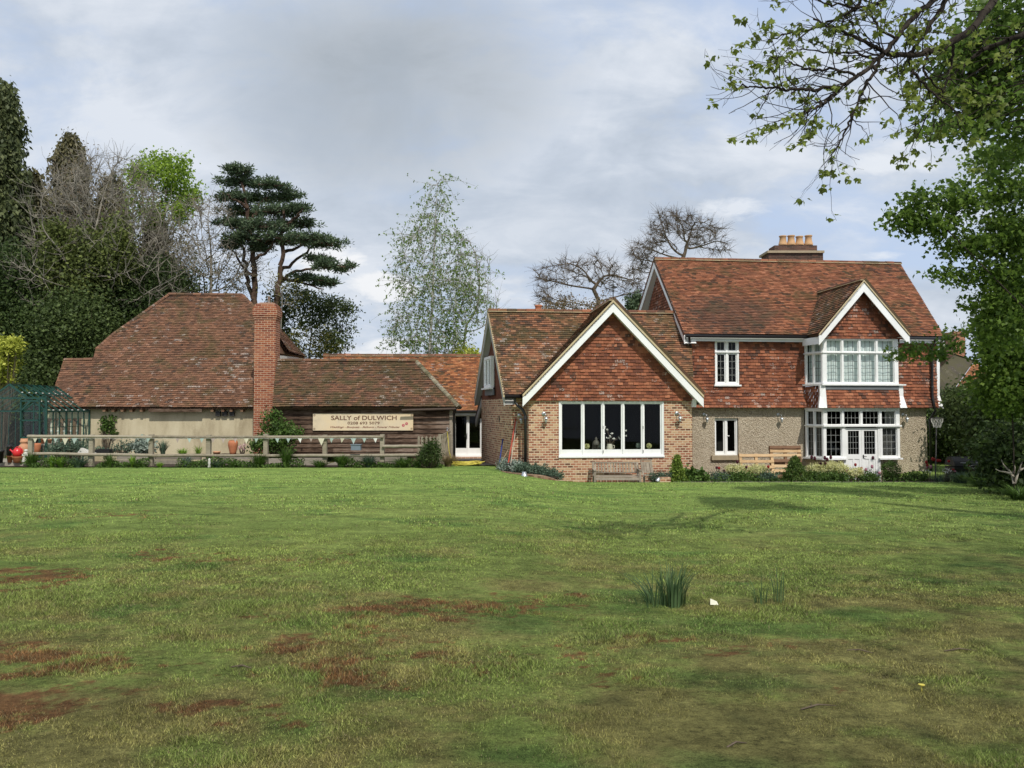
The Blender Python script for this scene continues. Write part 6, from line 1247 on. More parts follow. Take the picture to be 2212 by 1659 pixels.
for i, x in enumerate((904.6, 912, 921, 929.5, 937.8, 945)):
    a = F.px(x, 960, -.3)[0]; mb = MB(); t0 = F.px(x, 941 + (i % 2), -.3)[1]; mb.poly([F.P(a - .035, fz(a), -.3), F.P(a + .035, fz(a), -.3), F.P(a + .035, t0 - .05, -.3), F.P(a, t0, -.3), F.P(a - .035, t0 - .05, -.3)]); mb.poly([F.P(a - .035, fz(a), -.325), F.P(a - .035, t0 - .05, -.325), F.P(a, t0, -.325), F.P(a + .035, t0 - .05, -.325), F.P(a + .035, fz(a), -.325)]); mb.poly([F.P(a + .035, fz(a), -.3), F.P(a + .035, fz(a), -.325), F.P(a + .035, t0 - .05, -.325), F.P(a + .035, t0 - .05, -.3)]); mb.build('picket', M_FENCE, pk)
g1 = F.P(*F.px(950, 1000, -.3), -.3); g2 = F.P(*F.px(972, 1000, -2.6), -2.6)
for i in range(6):
    p = g1 + (g2 - g1) * i / 5; z0 = float(gz(p[0], p[1])); mb = MB(); mb.beam((p[0], p[1], z0 + .03), (p[0], p[1], 1.6 - (881 - 0) * 0 - (936 - 881) / FPX * p[1] + random.uniform(-.03, .0)), .09, .025); mb.build('picket', M_FENCE, pk)
mb = MB(); za = CAMZ - 62 / FPX * 25; mb.beam((g1[0], g1[1] + .04, za), (g2[0], g2[1] + .04, za + .1), .03, .09); mb.beam((g1[0], g1[1] + .04, za - .6), (g2[0], g2[1] + .04, za - .6), .03, .09); mb.wbox(g1[0] - .3, g1[0] + .02, g1[1] + .04, g1[1] + .06, za - .5, za - .42); mb.build('cross_rails', M_FENCE, pk)
mb = MB(); a, b = F.px(769, 966, .25); b0_ = F.px(769, 972.5, .25)[1]; b1_ = F.px(769, 961, .25)[1]
for k, (A0, A1, Z0, Z1, D0, D1) in enumerate(((a-.15, a+.15, b0_, b0_+.015, .12, .30), (a-.15, a+.15, b0_+.016, b1_, .285, .30), (a-.15, a+.15, b0_+.016, b1_, .12, .135), (a-.15, a-.138, b0_+.016, b1_, .136, .284), (a+.138, a+.15, b0_+.016, b1_, .136, .284), (a-.17, a+.17, b1_, b1_+.02, .10, .32))): mb.box(F, A0, A1, Z0, Z1, D0, D1)
mb.alone('hanging_trough', M_GREYBOX, 'small grey plastic trough hung on the fence below the sign', 'planter')

# ------------------------------------------------------------------ raised beds behind the fence
sb = thing('raised_bed', 'low raised bed of grey sleepers behind the fence', 'raised bed', (U(400, 1000, 25.6)[0], 25.6, -.3)); SBf = Fr((0, 25.6, 0), 0.0)
for (x0, x1, y0, y1) in ((252, 335, 986, 993), (337, 434, 986, 993), (252, 300, 994, 1003), (302, 400, 994, 1003), (438, 462, 990, 1003), (470, 560, 984, 993), (470, 540, 994, 1004), (545, 640, 990, 1004), (642, 700, 989, 1003), (735, 880, 986, 997), (640, 760, 998, 1005), (762, 885, 998, 1005)):
    a0, b0 = SBf.px(x0, y1); a1, b1 = SBf.px(x1 - .6, y0 + .4); mb = MB(); mb.box(SBf, a0, a1, b0, b1, -.1, random.uniform(-.004, .004)); mb.build('sleeper', M_SLEEPER, sb)
mb = MB(); zs_ = SBf.px(400, 987)[1]
for i in range(30):
    for j in range(4):
        x0 = SBf.px(252, 980)[0] + i * .32; y0 = 25.7 + j * .42; q = [(x0, y0), (x0 + .32, y0), (x0 + .32, y0 + .42), (x0, y0 + .42)]; mb.poly([(p[0], p[1], zs_ - .03 + .05 * float(vnoise(np.array(p[0]), np.array(p[1]), 3.0, 2))) for p in q])
mb.build('soil', M_SOIL, sb)
mb = MB(); a0 = SBf.px(0, 1000, .8)[0] - 1.5; a1 = SBf.px(69.5, 1000, .8)[0]; zd = SBf.px(40, 999, .8)[1]; mb.box(SBf, a0, a1, zd - .14, zd, -1.2, .8); mb.alone('timber_plinth', M_SLEEPER, 'low timber edging board carrying the terracotta pots at the left edge', 'edging')
def bed_strip(name, pts):
    mb = MB(); mb.poly([(p[0], p[1], float(gz(p[0], p[1])) + .02) for p in pts]); o = mb.build(name, M_SOIL); o['kind'] = 'structure'
# soil under the fence line and along the house, as draped strips
def drape(name, x0, x1, y0, y1, nx=60, ny=6, dz=.012, m=None, wav=.12):
    X, Y_ = np.meshgrid(np.linspace(x0, x1, nx), np.linspace(0, 1, ny), indexing='xy'); e = (vnoise(X, X * 0, 1.3, 3) - .5) * wav; Y_ = y0 + e + (y1 - y0 - e) * Y_; Z = gz(X, Y_) + dz + (vnoise(X, Y_, 5, 8)) * .03
    V = np.stack([X, Y_, Z], -1).reshape(-1, 3); i = np.arange(ny - 1)[:, None] * nx + np.arange(nx - 1)[None]; Fc = np.stack([i, i + 1, i + nx + 1, i + nx], -1).reshape(-1, 4); o = np_mesh(name, V, Fc, rng.random((len(Fc), 3)), m or M_SOIL); o['kind'] = 'structure'; return o
drape('soil', -16.5, -2.4, 24.25, 29.3); drape('soil', 3.6, 13.4, 22.75, 25.9, dz=.03)
mb = MB(); mb.beam((4.7, 22.52, -.585), (12.6, 22.52, -.585), .05, .07); mb.alone('bed_edging', M_SLEEPER, 'thin timber edging between the lawn and the flower bed', 'edging')

# ------------------------------------------------------------------ greenhouse
Z0g = -.45; g_z = lambda y, Y: CAMZ + (881 - y) / FPX * Y
apx = [U(20.8, 830.5, 26.0), None]; dirv = np.array([-.073, 1.0, 0]); Lg = 3.05; ezg = U(100, 888.5, 26.0)[2]; rzg = apx[0][2]; RX = U(100.5, 888, 26.0)[0]; HX = apx[0][0]; LX = 2 * HX - RX; fr_y = 26.0
GH = thing('greenhouse', 'green framed glass greenhouse at the left edge', 'greenhouse', (HX, 26, Z0g)); g_at = lambda x, z, s_: np.array([x, fr_y, z]) + dirv * s_ * Lg
fm = MB(); gm = MB(); bw = .035
def bar(a, b, w=bw, mb_=None): (mb_ or fm).beam(a, b, w, w)
for s_ in (0, 1):
    bar(g_at(LX, Z0g, s_), g_at(LX, ezg, s_), .035); bar(g_at(RX, Z0g, s_), g_at(RX, ezg, s_), .05); bar(g_at(LX, ezg, s_), g_at(HX, rzg, s_), .05); bar(g_at(RX, ezg, s_), g_at(HX, rzg, s_), .05); bar(g_at(LX, ezg, s_), g_at(RX, ezg, s_), .04); bar(g_at(LX, Z0g, s_), g_at(RX, Z0g, s_), .05)
for x in (LX, RX): bar(g_at(x, ezg, 0), g_at(x, ezg, 1), .06); bar(g_at(x, Z0g, 0), g_at(x, Z0g, 1), .06)
bar(g_at(HX, rzg, 0), g_at(HX, rzg, 1), .06)
for i in range(1, 7):
    s_ = i / 7
    for x in (LX, RX): bar(g_at(x, Z0g, s_), g_at(x, ezg, s_), .032 if x == RX else .018); bar(g_at(x, ezg, s_), g_at(HX, rzg, s_), .032 if x == RX else .02)
for i in range(1, 6):
    k = i / 6; x = LX + (RX - LX) * k; zt2 = ezg + (rzg - ezg) * (1 - abs(2 * k - 1)); bar(g_at(x, Z0g, 1), g_at(x, zt2, 1), .025)
    if i not in (3,): bar(g_at(x, Z0g, 0), g_at(x, ezg if i in (2, 4) else zt2, 0), .025)
bar(g_at(RX, ezg - .55, 0), g_at(RX, ezg - .55, 1), .02); bar(g_at(RX, ezg - .9, .0), g_at(RX, Z0g, .14), .02); bar(g_at(RX, ezg - .2, .86), g_at(RX, Z0g + .4, 1), .02); bar(g_at(RX, ezg - .0, .25), g_at(RX, ezg - .5, .45), .02)
fm.build('frame', M_GHGREEN, GH)
for s0, s1 in [(i / 7, (i + 1) / 7) for i in range(7)]:
    for x in (LX, RX):
        gm.poly([g_at(x, Z0g, s0), g_at(x, Z0g, s1), g_at(x, ezg, s1), g_at(x, ezg, s0)]); gm.poly([g_at(x, ezg, s0), g_at(x, ezg, s1), g_at(HX, rzg, s1), g_at(HX, rzg, s0)])
for s_ in (0, 1): gm.poly([g_at(LX, Z0g, s_), g_at(RX, Z0g, s_), g_at(RX, ezg, s_), g_at(HX, rzg, s_), g_at(LX, ezg, s_)])
gm.build('glazing', M_GHGL, GH)
dm_ = MB(); dy0 = fr_y - .06; q = lambda x, y: np.array([U(x, y, dy0)[0], dy0, U(x, y, dy0)[2]])
for a, b in (((45.5, 862), (45.5, 1000)), ((86, 862), (86, 1000)), ((45.5, 866), (86, 866)), ((45.5, 908), (86, 908)), ((45.5, 945), (86, 945)), ((0, 860), (101, 860)), ((100.5, 862), (100.5, 1000)), ((46, 887), (66, 868))): dm_.beam(q(*a), q(*b), .05, .05)
dm_.build('sliding_door', M_GHGREEN, GH)
cl = MB()
for i in range(0, 8):
    for k in (.0, .33, .66): 
        p = g_at(RX + (HX - RX) * k, ezg + (rzg - ezg) * k + .03, i / 7); cl.lathe(p, [(0, .03), (.028, .02), (.03, 0)], 8)
cl.build('glazing_clips', M_PALE, GH)
for i in (2.5, 4.5):
    vm = MB(); a, b = g_at(HX + (RX-HX)*.05, rzg - (rzg-ezg)*.05 + .06, i / 7 - .07), g_at(HX + (RX-HX)*.05, rzg - (rzg-ezg)*.05 + .06, i / 7 + .07); c_, d_ = g_at(HX + (RX-HX)*.5, rzg - (rzg-ezg)*.5 + .12, i / 7 - .07), g_at(HX + (RX-HX)*.5, rzg - (rzg-ezg)*.5 + .12, i / 7 + .07)
    for u, v in ((a, b), (b, d_), (d_, c_), (c_, a)): vm.beam(u, v, .035, .035)
    vm.build('roof_vent', M_GHGREEN, GH)
# bench of pots inside
mb = MB(); b0_ = g_at(RX - .5, .35, .1); b1_ = g_at(RX - .5, .35, .95); mb.beam(b0_, b1_, .55, .04)
for s_ in (.12, .5, .93):
    for dx_ in (-.7, -.28): p = g_at(RX + dx_, .33, s_); mb.beam(p, (p[0], p[1], Z0g), .04, .04, (0, 1, 0))
mb.alone('potting_bench', M_TEAK, 'slatted potting bench inside the greenhouse', 'bench')
for i, (s_, h_, lab) in enumerate(((.2, .17, 'first small clay pot on the greenhouse bench'), (.36, .14, 'second small clay pot on the greenhouse bench'), (.62, .19, 'tall clay pot near the back of the greenhouse bench'), (.8, .13, 'small clay pot at the far end of the greenhouse bench'))):
    mb = MB(); p = g_at(RX - .45, .372, s_); mb.lathe(p, [(0, 0), (h_ * .35, 0), (h_ * .5, h_ * .8), (h_ * .58, h_ * .8), (h_ * .58, h_), (h_ * .48, h_), (h_ * .4, h_ * .3)], 14); mb.alone('clay_pot', M_TERRA, lab, 'plant pot', 'clay pots on the greenhouse bench', smooth=True)

# ------------------------------------------------------------------ pots at the left edge
def base_at(px, py, Y): return U(px, py, Y)
def pot(name, label, px, yb, yt, r, prof, m, Y=25.0, cat='plant pot', group=None):
    c = U(px, yb, Y); h_ = U(px, yt, Y)[2] - c[2]; r = r * mpp(Y); mb = MB(); mb.lathe(c, [(a * r, b * h_) for a, b in prof], 20); return mb.alone(name, m, label, cat, group, True)
POT = [(0, 0), (.68, 0), (.9, .82), (1, .82), (1, 1), (.86, 1), (.8, .86), (.7, .3)]
URN = [(0, 0), (.55, 0), (.62, .06), (.85, .3), (1, .55), (.95, .74), (.62, .84), (.55, .88), (.72, .92), (.76, 1), (.6, 1), (.5, .9)]
pot('terracotta_urn', 'tall narrow-necked terracotta urn behind the red watering can', 52, 982, 946.5, 11.5, [(0, 0), (.75, 0), (.95, .2), (1, .4), (.85, .56), (.6, .64), (.6, .72), (.72, .74), (.72, .84), (.62, .86), (.6, .98), (.5, .98)], M_TERRAP, 25.6, 'urn')
pot('terracotta_pot', 'plain terracotta pot just behind the first fence post', 78.5, 984, 957.5, 8.6, [(0, 0), (.7, 0), (.95, .6), (1, .85), (.98, 1), (.85, 1), (.8, .6)], M_TERRA, 25.4)
pot('plastic_pot', 'stack of black plastic pots left of the watering can', 20, 984, 960.5, 5.4, [(0, 0), (.85, 0), (.9, .3), (1, .31), (.95, .55), (1, .56), (.97, .78), (1.05, .8), (1.05, .9), (.9, .9), (.85, 1), (.6, 1), (.5, .8)], M_BLKPOT, 24.75)
pot('terracotta_pot', 'brown clay pot under the black plastic pots', 21, 999, 984, 6.2, POT, M_TERRA, 24.8)
pot('plastic_pot', 'black pot cut by the left edge of the picture', 0, 1000, 972, 7.5, POT, M_BLKPOT, 24.6)
pot('terracotta_planter', 'stepped terracotta planter carrying the red watering can', 39, 999, 986, 11.5, [(0, 0), (.72, 0), (.75, .2), (.84, .22), (.82, .4), (.92, .44), (.90, .62), (1, .66), (1, .85), (1.04, .87), (1.04, 1), (.9, 1), (.85, .7)], M_TERRA, 24.8, 'planter')
# watering can: domed body lying on the planter with hoop handle
wc = thing('watering_can', 'bright red plastic watering can on the stepped planter', 'watering can', U(39, 986, 24.75)); c_ = U(38, 977, 24.75); mb = MB(); r_ = 9 * mpp(24.75); mb.lathe(c_ + (0, 0, -r_ * .95), [(0, 0), (r_ * .75, 0), (r_ * 1.02, r_ * .5), (r_ * 1.05, r_), (r_ * .9, r_ * 1.6), (r_ * .5, r_ * 1.95), (0, r_ * 2.02)], 20); mb.build('body', M_RED, wc, True)
mb = MB(); mb.tube([c_ + (math.cos(t_) * r_ * 1.05 + r_ * .25, -.02, math.sin(t_) * r_ * 1.1 + .03) for t_ in np.linspace(-.6, 2.6, 12)], .014); mb.build('handle', M_RED, wc, True)
mb = MB(); mb.tube([c_ + (-r_ * .8, -.03, -.02), c_ + (-r_ * 1.3, -.05, .06), c_ + (-r_ * 1.55, -.06, .09)], [.035, .022, .03]); mb.build('spout', M_RED, wc, True)
# white figurine: small girl-like garden statue, plain
fg = thing('garden_statue', 'small white garden statue beside the stepped planter', 'statue', U(56, 998, 24.7)); c_ = U(56, 998, 24.7); k = .38; mb = MB()
mb.lathe(c_, [(0, 0), (.11*k/.38, 0), (.115, .03), (.10, .10), (.085, .18), (.06, .24), (.075, .27), (.07, .30), (.03, .325)], 18); mb.lathe(c_ + (0, 0, .31), [(.02, 0), (.05, .02), (.058, .05), (.05, .085), (0, .10)], 16); mb.tube([c_ + (-.065, -.01, .28), c_ + (-.085, -.05, .22), c_ + (-.02, -.09, .19)], .018); mb.tube([c_ + (.065, -.01, .28), c_ + (.085, -.05, .22), c_ + (.02, -.09, .19)], .018); mb.build('figure', M_PALE, fg, True)
pot('terracotta_urn', 'round-shouldered terracotta urn on the raised bed near the chimney', 503, 982, 951, 10.5, [(0, 0), (.6, 0), (.68, .2), (.95, .6), (1, .8), (.88, .93), (.7, .96), (.76, 1), (.6, 1)], M_TERRA, 26.3, 'urn')
pot('clay_brick_pot', 'small broken clay pot beside the urn on the raised bed', 468, 989, 975, 8, POT, M_TERRAP, 26.2)
mb = MB(); c_ = U(180, 980, 25.3); mb.poly([c_ + (-.22, 0, 0), c_ + (.22, 0, 0), c_ + (-.02, .03, .19), c_ + (-.1, .03, .19)]); mb.poly([c_ + (-.22, 0, 0), c_ + (-.1, .03, .19), c_ + (-.1, .4, .02)]); mb.poly([c_ + (-.1, .03, .19), c_ + (-.02, .03, .19), c_ + (.22, .4, .0), c_ + (-.1, .4, .02)]); mb.poly([c_ + (-.02, .03, .19), c_ + (.22, 0, 0), c_ + (.22, .4, 0)]); mb.alone('canvas_sack', M_PALE, 'crumpled pale canvas sack behind the fence near the greenhouse', 'sack')
mb = MB(); c_ = U(225, 981, 25.9); mb.wbox(c_[0]-.22, c_[0]+.22, c_[1]-.13, c_[1]+.13, c_[2], c_[2]+.02)
for i in range(7): z_ = c_[2] + .04 + i * .02; mb.tube([(c_[0]-.23, c_[1]-.14, z_), (c_[0]+.23, c_[1]-.14, z_), (c_[0]+.23, c_[1]+.14, z_), (c_[0]-.23, c_[1]+.14, z_), (c_[0]-.23, c_[1]-.14, z_)], .008, 5)
for i in range(13): x = c_[0] - .23 + .46 * i / 12; mb.tube([(x, c_[1]-.145, c_[2]), (x, c_[1]-.145, c_[2]+.18)], .006, 4)
mb.alone('wire_basket', M_BLKPOT, 'black mesh basket on the bed under the wall vine', 'basket')
# ------------------------------------------------------------------ hose, buckets, tools
mb = MB(); pts = [U(966, 932, 25.6), U(968, 950, 25.5), U(970, 975, 25.5), U(975, 992, 25.6), U(983, 1006, 25.4)]
mb.tube(pts, .013, 8); cz_ = lambda x, y: float(gz(x, y)) + .05; cc = U(1010, 1011, 25.6)
ring = []
for i in range(150):
    an = i * .33; rr = .40 + .10 * math.sin(i * .21) ; x = cc[0] + math.cos(an) * rr * 1.05 + .06 * math.sin(i * .05); y = cc[1] + math.sin(an) * rr * .75; ring.append((x, y, cz_(x, y) + .10 * abs(math.sin(i * .37)) * abs(math.sin(i * .05))))
mb.tube([pts[-1]] + ring, .013, 6); mb.alone('garden_hose', M_YEL, 'yellow garden hose coiled on the paving beside the gate', 'hose', smooth=True)
mb = MB(); mb.tube([U(700, 1006, 24.6), U(708, 1001, 24.6), U(716, 998.5, 24.6), U(722, 998, 24.6)], .014, 6); mb.alone('hose_end', M_YEL, 'short bit of yellow hose poking out under the fence', 'hose', smooth=True)
mb = MB(); p = U(966, 931, 25.6); mb.tube([p, p + (.0, .0, .06), p + (.05, .1, .07), p + (.05, .3, .07)], .018, 8); mb.lathe(p + (0, .0, .07), [(0, .05), (.03, .045), (.03, .03), (.008, .03), (.008, 0)], 8); mb.alone('garden_tap', M_GALV, 'small outdoor tap where the yellow hose hangs', 'tap', smooth=True)
def bucket(px, yb, lab, Y, k=1.0, tip=0):
    c = U(px, yb, Y); mb = MB(); ax_ = (tip, -.15 * abs(tip), 1); mb.lathe(c, [(0, .14*k), (.045*k, .14*k), (.055*k, .135*k), (.085*k, 0), (.09*k, 0), (.09*k, .012), (.05*k, .15*k), (0, .152*k)], 16, ax_); mb.alone('metal_bucket', M_GALV, lab, 'bucket', smooth=True)
bucket(1132.5, 1032, 'upturned metal bucket on the curved brick wall', 22.15, 1.15); bucket(1420, 1040, 'tilted metal bucket beside the brick at the shrub', 22.35, .8, .5)
def tool(label, x0, y0, Y0, x1, y1, Y1, r, m, head=None):
    t_ = thing('garden_tool', label, 'tool', U(x0, y0, Y0), 'tools leaning on the brick wall'); mb = MB(); a, b = U(x0, y0, Y0), U(x1, y1, Y1); mb.tube([a, (a + b) / 2 + (0, 0, 0), b], r, 8); mb.build('shaft', m, t_, True)
    mb = MB(); mb.tube([b + (-.03, 0, 0), b + (.03, 0, 0)], r * 1.3, 8); mb.build('grip', m, t_, True)
    mb = MB(); mb.beam(a + (-.07, -.02, -.02), a + (.07, -.02, -.02), .05, .07); mb.build('head', M_IRON, t_)
tool('blue handled tool, leftmost of those leaning on the shaded brick', 1079, 1000, 24.4, 1086, 950, 25.0, .022, M_BLUE); tool('tan handled tool crossing the red one', 1080, 1004, 24.0, 1107, 955, 24.2, .013, M_HANDLE)
tool('red handled tool leaning in the brick corner', 1098, 1000, 23.6, 1114, 906, 24.0, .022, M_REDTOOL); tool('thin pale handled tool nearest the black downpipe', 1103, 1004, 23.5, 1116, 912, 23.95, .013, simple('pale handle', (.45, .38, .30), .7, .2, 5, .1))
# curved brick planter wall
pw = []
for (x, y, Y) in ((1052, 1012, 24.6), (1075, 1017, 23.8), (1100, 1021, 23.2), (1125, 1024, 22.7), (1150, 1026, 22.3), (1175, 1029, 22.15), (1198, 1034, 22.15), (1212, 1040, 22.2)): pw.append(U(x, y, Y))
mb = MB(); L_ = 0; W_ = .22; fr_, bk_ = [], []
for i, p in enumerate(pw):
    d = unit((pw[min(i+1, len(pw)-1)] - pw[max(i-1, 0)]) * np.array([1, 1, 0])); n_ = np.array([d[1], -d[0], 0]); fr_.append(p + n_ * .0); bk_.append(p - n_ * W_)
for i in range(len(pw) - 1):
    l = np.linalg.norm(pw[i+1] - pw[i]); a, b, c_, d_ = fr_[i], fr_[i+1], bk_[i+1], bk_[i]; zz_ = np.array([0, 0, -.5]); mb.poly([a + zz_, b + zz_, b, a], [(L_, -.5), (L_ + l, -.5), (L_ + l, 0), (L_, 0)]); mb.poly([a, b, c_, d_], [(L_, 0), (L_ + l, 0), (L_ + l, .22), (L_, .22)]); mb.poly([c_ + zz_, d_ + zz_, d_, c_]); L_ += l
mb.poly([fr_[-1], bk_[-1], bk_[-1] + (0, 0, -.5), fr_[-1] + (0, 0, -.5)]); mb.alone('planter_wall', brickmat('weathered planter brick', [(.0, (.16, .08, .05)), (.5, (.28, .16, .10)), (1.0, (.38, .26, .17))], (.30, .24, .16), bw=.11), 'low curved brick wall holding the lavender bed', 'wall')
mb = MB(); q = [pw[i] for i in range(len(pw))]; ce = [PC(-.4, 0, -.1), PC(.9, 0, -.05)]
mb.poly([(p[0], p[1] + .1, -.40) for p in q] + [(.75, 23.6, -.40), (0, 23.9, -.40), (-.3, 24.6, -.40)]); mb.build('planter_soil', M_SOIL)['kind'] = 'structure'
mb = MB(); c_ = U(1437, 1042, 22.4); mb.wbox(c_[0] - .17, c_[0] + .16, 22.4, 22.62, c_[2] - .2, c_[2] + .14); mb.alone('loose_brick', M_BRICK, 'short brick kerb end beside the tilted bucket', 'brick kerb')
# ------------------------------------------------------------------ bench and chair
BY = 22.85; bl = U(1283, 1000, BY)[0]; br = U(1385, 1000, BY)[0]; bz0 = -.91; by_ = lambda y: U(1330, y, BY + .3)[2]
bn = thing('garden_bench', 'silvery slatted teak bench against the brick wing', 'bench', ((bl + br) / 2, BY, bz0)); zt_b, zs_b = by_(999), by_(1028); th_ = .05
for x in (bl + .03, br - .03):
    mb = MB(); mb.beam((x, BY + .48, bz0), (x, BY + .42, zs_b), .06, .06, (0, 1, 0)); mb.beam((x, BY + .42, zs_b), (x, BY + .56, zt_b), .06, .06, (0, 1, 0)); mb.build('rear_leg', M_TEAK, bn); mb = MB(); mb.beam((x, BY, bz0), (x, BY, zs_b + .17), .06, .06, (0, 1, 0)); mb.build('front_leg', M_TEAK, bn); mb = MB(); mb.beam((x, BY - .05, zs_b + .19), (x, BY + .5, zs_b + .20), .075, .03); mb.build('armrest', M_TEAK, bn)
mb = MB()
for i in range(6): mb.wbox(bl, br, BY - .01 + i * .08, BY + .055 + i * .08, zs_b - .02 - .0, zs_b + .004)
mb.build('seat', M_TEAK, bn); mb = MB(); mb.wbox(bl + .06, br - .06, BY - .02, BY + .01, zs_b - .10, zs_b - .03); mb.build('front_rail', M_TEAK, bn)
mb = MB(); mb.beam((bl + .0, BY + .56, zt_b - .02), (br - .0, BY + .56, zt_b - .02), .07, .045, (0, 0, 1)); mb.beam((bl + .06, BY + .45, zs_b + .09), (br - .06, BY + .45, zs_b + .09), .05, .03); n_ = 14
for i in range(n_): x = bl + .10 + (br - bl - .2) * i / (n_ - 1); mb.beam((x, BY + .45, zs_b + .10), (x, BY + .55, zt_b - .04), .044, .014, (0, 1, 0))
mb.build('backrest', M_TEAK, bn)
CY = 23.05; xl, xr = U(1387, 1000, CY)[0], U(1410, 1000, CY)[0]; cn = thing('folding_chair', 'small slatted teak chair tucked behind the bench end', 'chair', ((xl + xr) / 2, CY, bz0)); a, b = U(1384, 993, CY + .15), U(1406, 993, CY + .15); c_, d_ = U(1388, 1022, CY), U(1410, 1022, CY)
mb = MB(); mb.beam(c_, a, .04, .03, (0, 1, 0)); mb.beam(d_, b, .04, .03, (0, 1, 0)); mb.beam(a, b, .05, .03, (0, 0, 1)); a2, b2 = a + (c_ - a) * .22, b + (d_ - b) * .22; mb.beam(a2, b2, .03, .03)
for i in range(8): k = (i + .8) / 8.6; mb.beam(c_ + (d_ - c_) * k, a2 + (b2 - a2) * k, .03, .012, (0, 1, 0))
for i in range(9): k = (i + .5) / 9; mb.beam(a2 + (b2 - a2) * k, a + (b - a) * k, .012, .012, (0, 1, 0))
mb.build('backrest', M_TEAK, cn); mb = MB()
for i in range(5): y = CY - .38 + i * .08; mb.wbox(c_[0] + .02, d_[0] - .02, y, y + .06, c_[2] - .05, c_[2] - .03)
mb.build('seat', M_TEAK, cn)
for x in (c_[0] + .01, d_[0] - .01): mb = MB(); mb.beam((x, CY - .38, bz0), (x, CY, c_[2] + .05), .035, .03, (0, 1, 0)); mb.build('leg', M_TEAK, cn); mb = MB(); mb.beam((x, CY, bz0), (x, CY - .36, c_[2] - .04), .035, .03, (0, 1, 0)); mb.build('leg', M_TEAK, cn)
# ------------------------------------------------------------------ pallets
def pallet(label, x0, x1, yt, yb, Y, cols_, lean=.22, top_m=None, dark=()):
    a, b = U(x0, yb, Y), U(x1, yt, Y + lean); p = thing('pallet', label, 'pallet', ((a[0] + b[0]) / 2, Y, a[2]), 'pallets leaning on the roughcast wall'); P0 = np.array([a[0], Y, a[2]]); w = b[0] - a[0]; h_ = b[2] - a[2]; up = unit(np.array([0, lean, h_])); L_ = math.hypot(lean, h_); nn = np.array([0, -up[2], up[1]]); e = np.array([1., 0, 0]); fr = type('q', (), {'P': lambda s_, A, B_, D: P0 + e * A + up * B_ + nn * D})()
    n_ = len(cols_)
    for i, f in enumerate(cols_):
        bb = L_ * f; mb = MB(); mb.box(fr, 0, w, bb - .045, bb + .045, .0, .022); mb.build('slat', M_OLDPAL if i in dark else M_PALLET, p)
    for x in (.0, w / 2 - .045, w - .09): mb = MB(); mb.box(fr, x, x + .09, 0, L_, -.1, -.002); mb.build('bearer', M_PALLET if 0 not in dark else M_OLDPAL, p)
    for i, f in enumerate((.06, .5, .94)): mb = MB(); mb.box(fr, 0, w, L_ * f - .05, L_ * f + .05, -.124, -.102); mb.build('back_board', M_OLDPAL, p)
pallet('shorter pale pine pallet leaning under the small window ledge', 1601, 1670, 980, 1036, 25.2, (.08, .28, .48, .70, .93)); pallet('taller pallet with brown top board left of the bay', 1668, 1729, 963, 1036, 25.3, (.10, .26, .40, .56, .72, .84, .96), dark=(6, 3, 0))
# ------------------------------------------------------------------ things inside the folding window
zsil = WW[2] + .182; ip = lambda px, d: PC(cx(px, d), zsil, d)
jg = ip(1290.5, -.28); mb = MB(); c_ = PC(cx(1316.5, -.3), zsil, -.3); jug = thing('jug', 'cream jug holding bare magnolia branches in the folding window', 'jug', c_); mb.lathe(c_, [(0, 0), (.07, 0), (.095, .05), (.1, .10), (.075, .16), (.085, .19), (.07, .19), (.065, .15)], 18); mb.build('body', M_CREAM, jug, True); mb = MB(); mb.tube([c_ + (.085, 0, .15), c_ + (.15, 0, .14), c_ + (.15, 0, .06), c_ + (.09, 0, .05)], .012); mb.build('handle', M_CREAM, jug, True)
mg = thing('magnolia_branches', 'branches of white magnolia flowers standing in the jug', 'flowers', c_ + (0, 0, .16)); mb = MB(); fb = MB(); tips = [(1307, 924), (1312, 930), (1304, 936), (1322, 938), (1312, 947), (1318, 944), (1352, 932), (1351, 942), (1326, 949), (1337, 947)]
for (x, y) in tips:
    t_ = PC(*C.px(x, y, -.34), -.34); m1 = c_ + (0, 0, .2) + (t_ - c_ - (0, 0, .2)) * .5 + rng.normal(size=3) * .05; mb.tube([c_ + (0, 0, .14), m1, t_], .006, 5)
    for k in range(4):
        D = unit(rng.normal(size=3) + np.array([0, 0, .8])); fb.lathe(t_, [(.003, 0), (.014, .02), (.017, .04), (.006, .06)], 6, D)
mb.build('twigs', B_BROWN, mg, True); fb.build('blossoms', M_FLW, mg, True)
def hydr(px, py, r, lab):
    c = PC(*C.px(px, py, -.25), -.25); o = thing('flower_head', lab, 'flowers', c - (0, 0, .1)); mb = MB(); mb.lathe((c[0], c[1], zsil), [(0, 0), (.05, 0), (.06, .06), (.045, .10), (.05, .12)], 14); mb.build('vase', M_GLASS, o, True)
    q = unit(rng.normal(size=(260, 3))) * r; V, F_ = leaf_quads(c + q, .035, .9, None, None, 0); np_mesh('petals', V, F_, rng.random((len(F_), 3)), L_CREAMF if r > .07 else L_SILV, o)
hydr(1268, 964, .075, 'round greenish flower head at the left of the folding window'); hydr(1298, 963, .07, 'second green white flower head beside the lantern'); hydr(1379, 962, .07, 'green white flower head in the fourth pane'); hydr(1402, 963, .075, 'pale flower head behind the last mullion')
ln = thing('lantern', 'domed dark wire lantern in the second pane', 'lantern', ip(1288, -.25)); c_ = PC(cx(1287.5, -.28), zsil, -.28); mb = MB(); mb.lathe(c_, [(0, 0), (.12, 0), (.12, .02), (.11, .02)], 16); mb.lathe(c_ + (0, 0, .17), [(.12, 0), (.125, .02), (.10, .09), (.05, .14), (.03, .16), (.045, .19), (.02, .22), (0, .25)], 16)
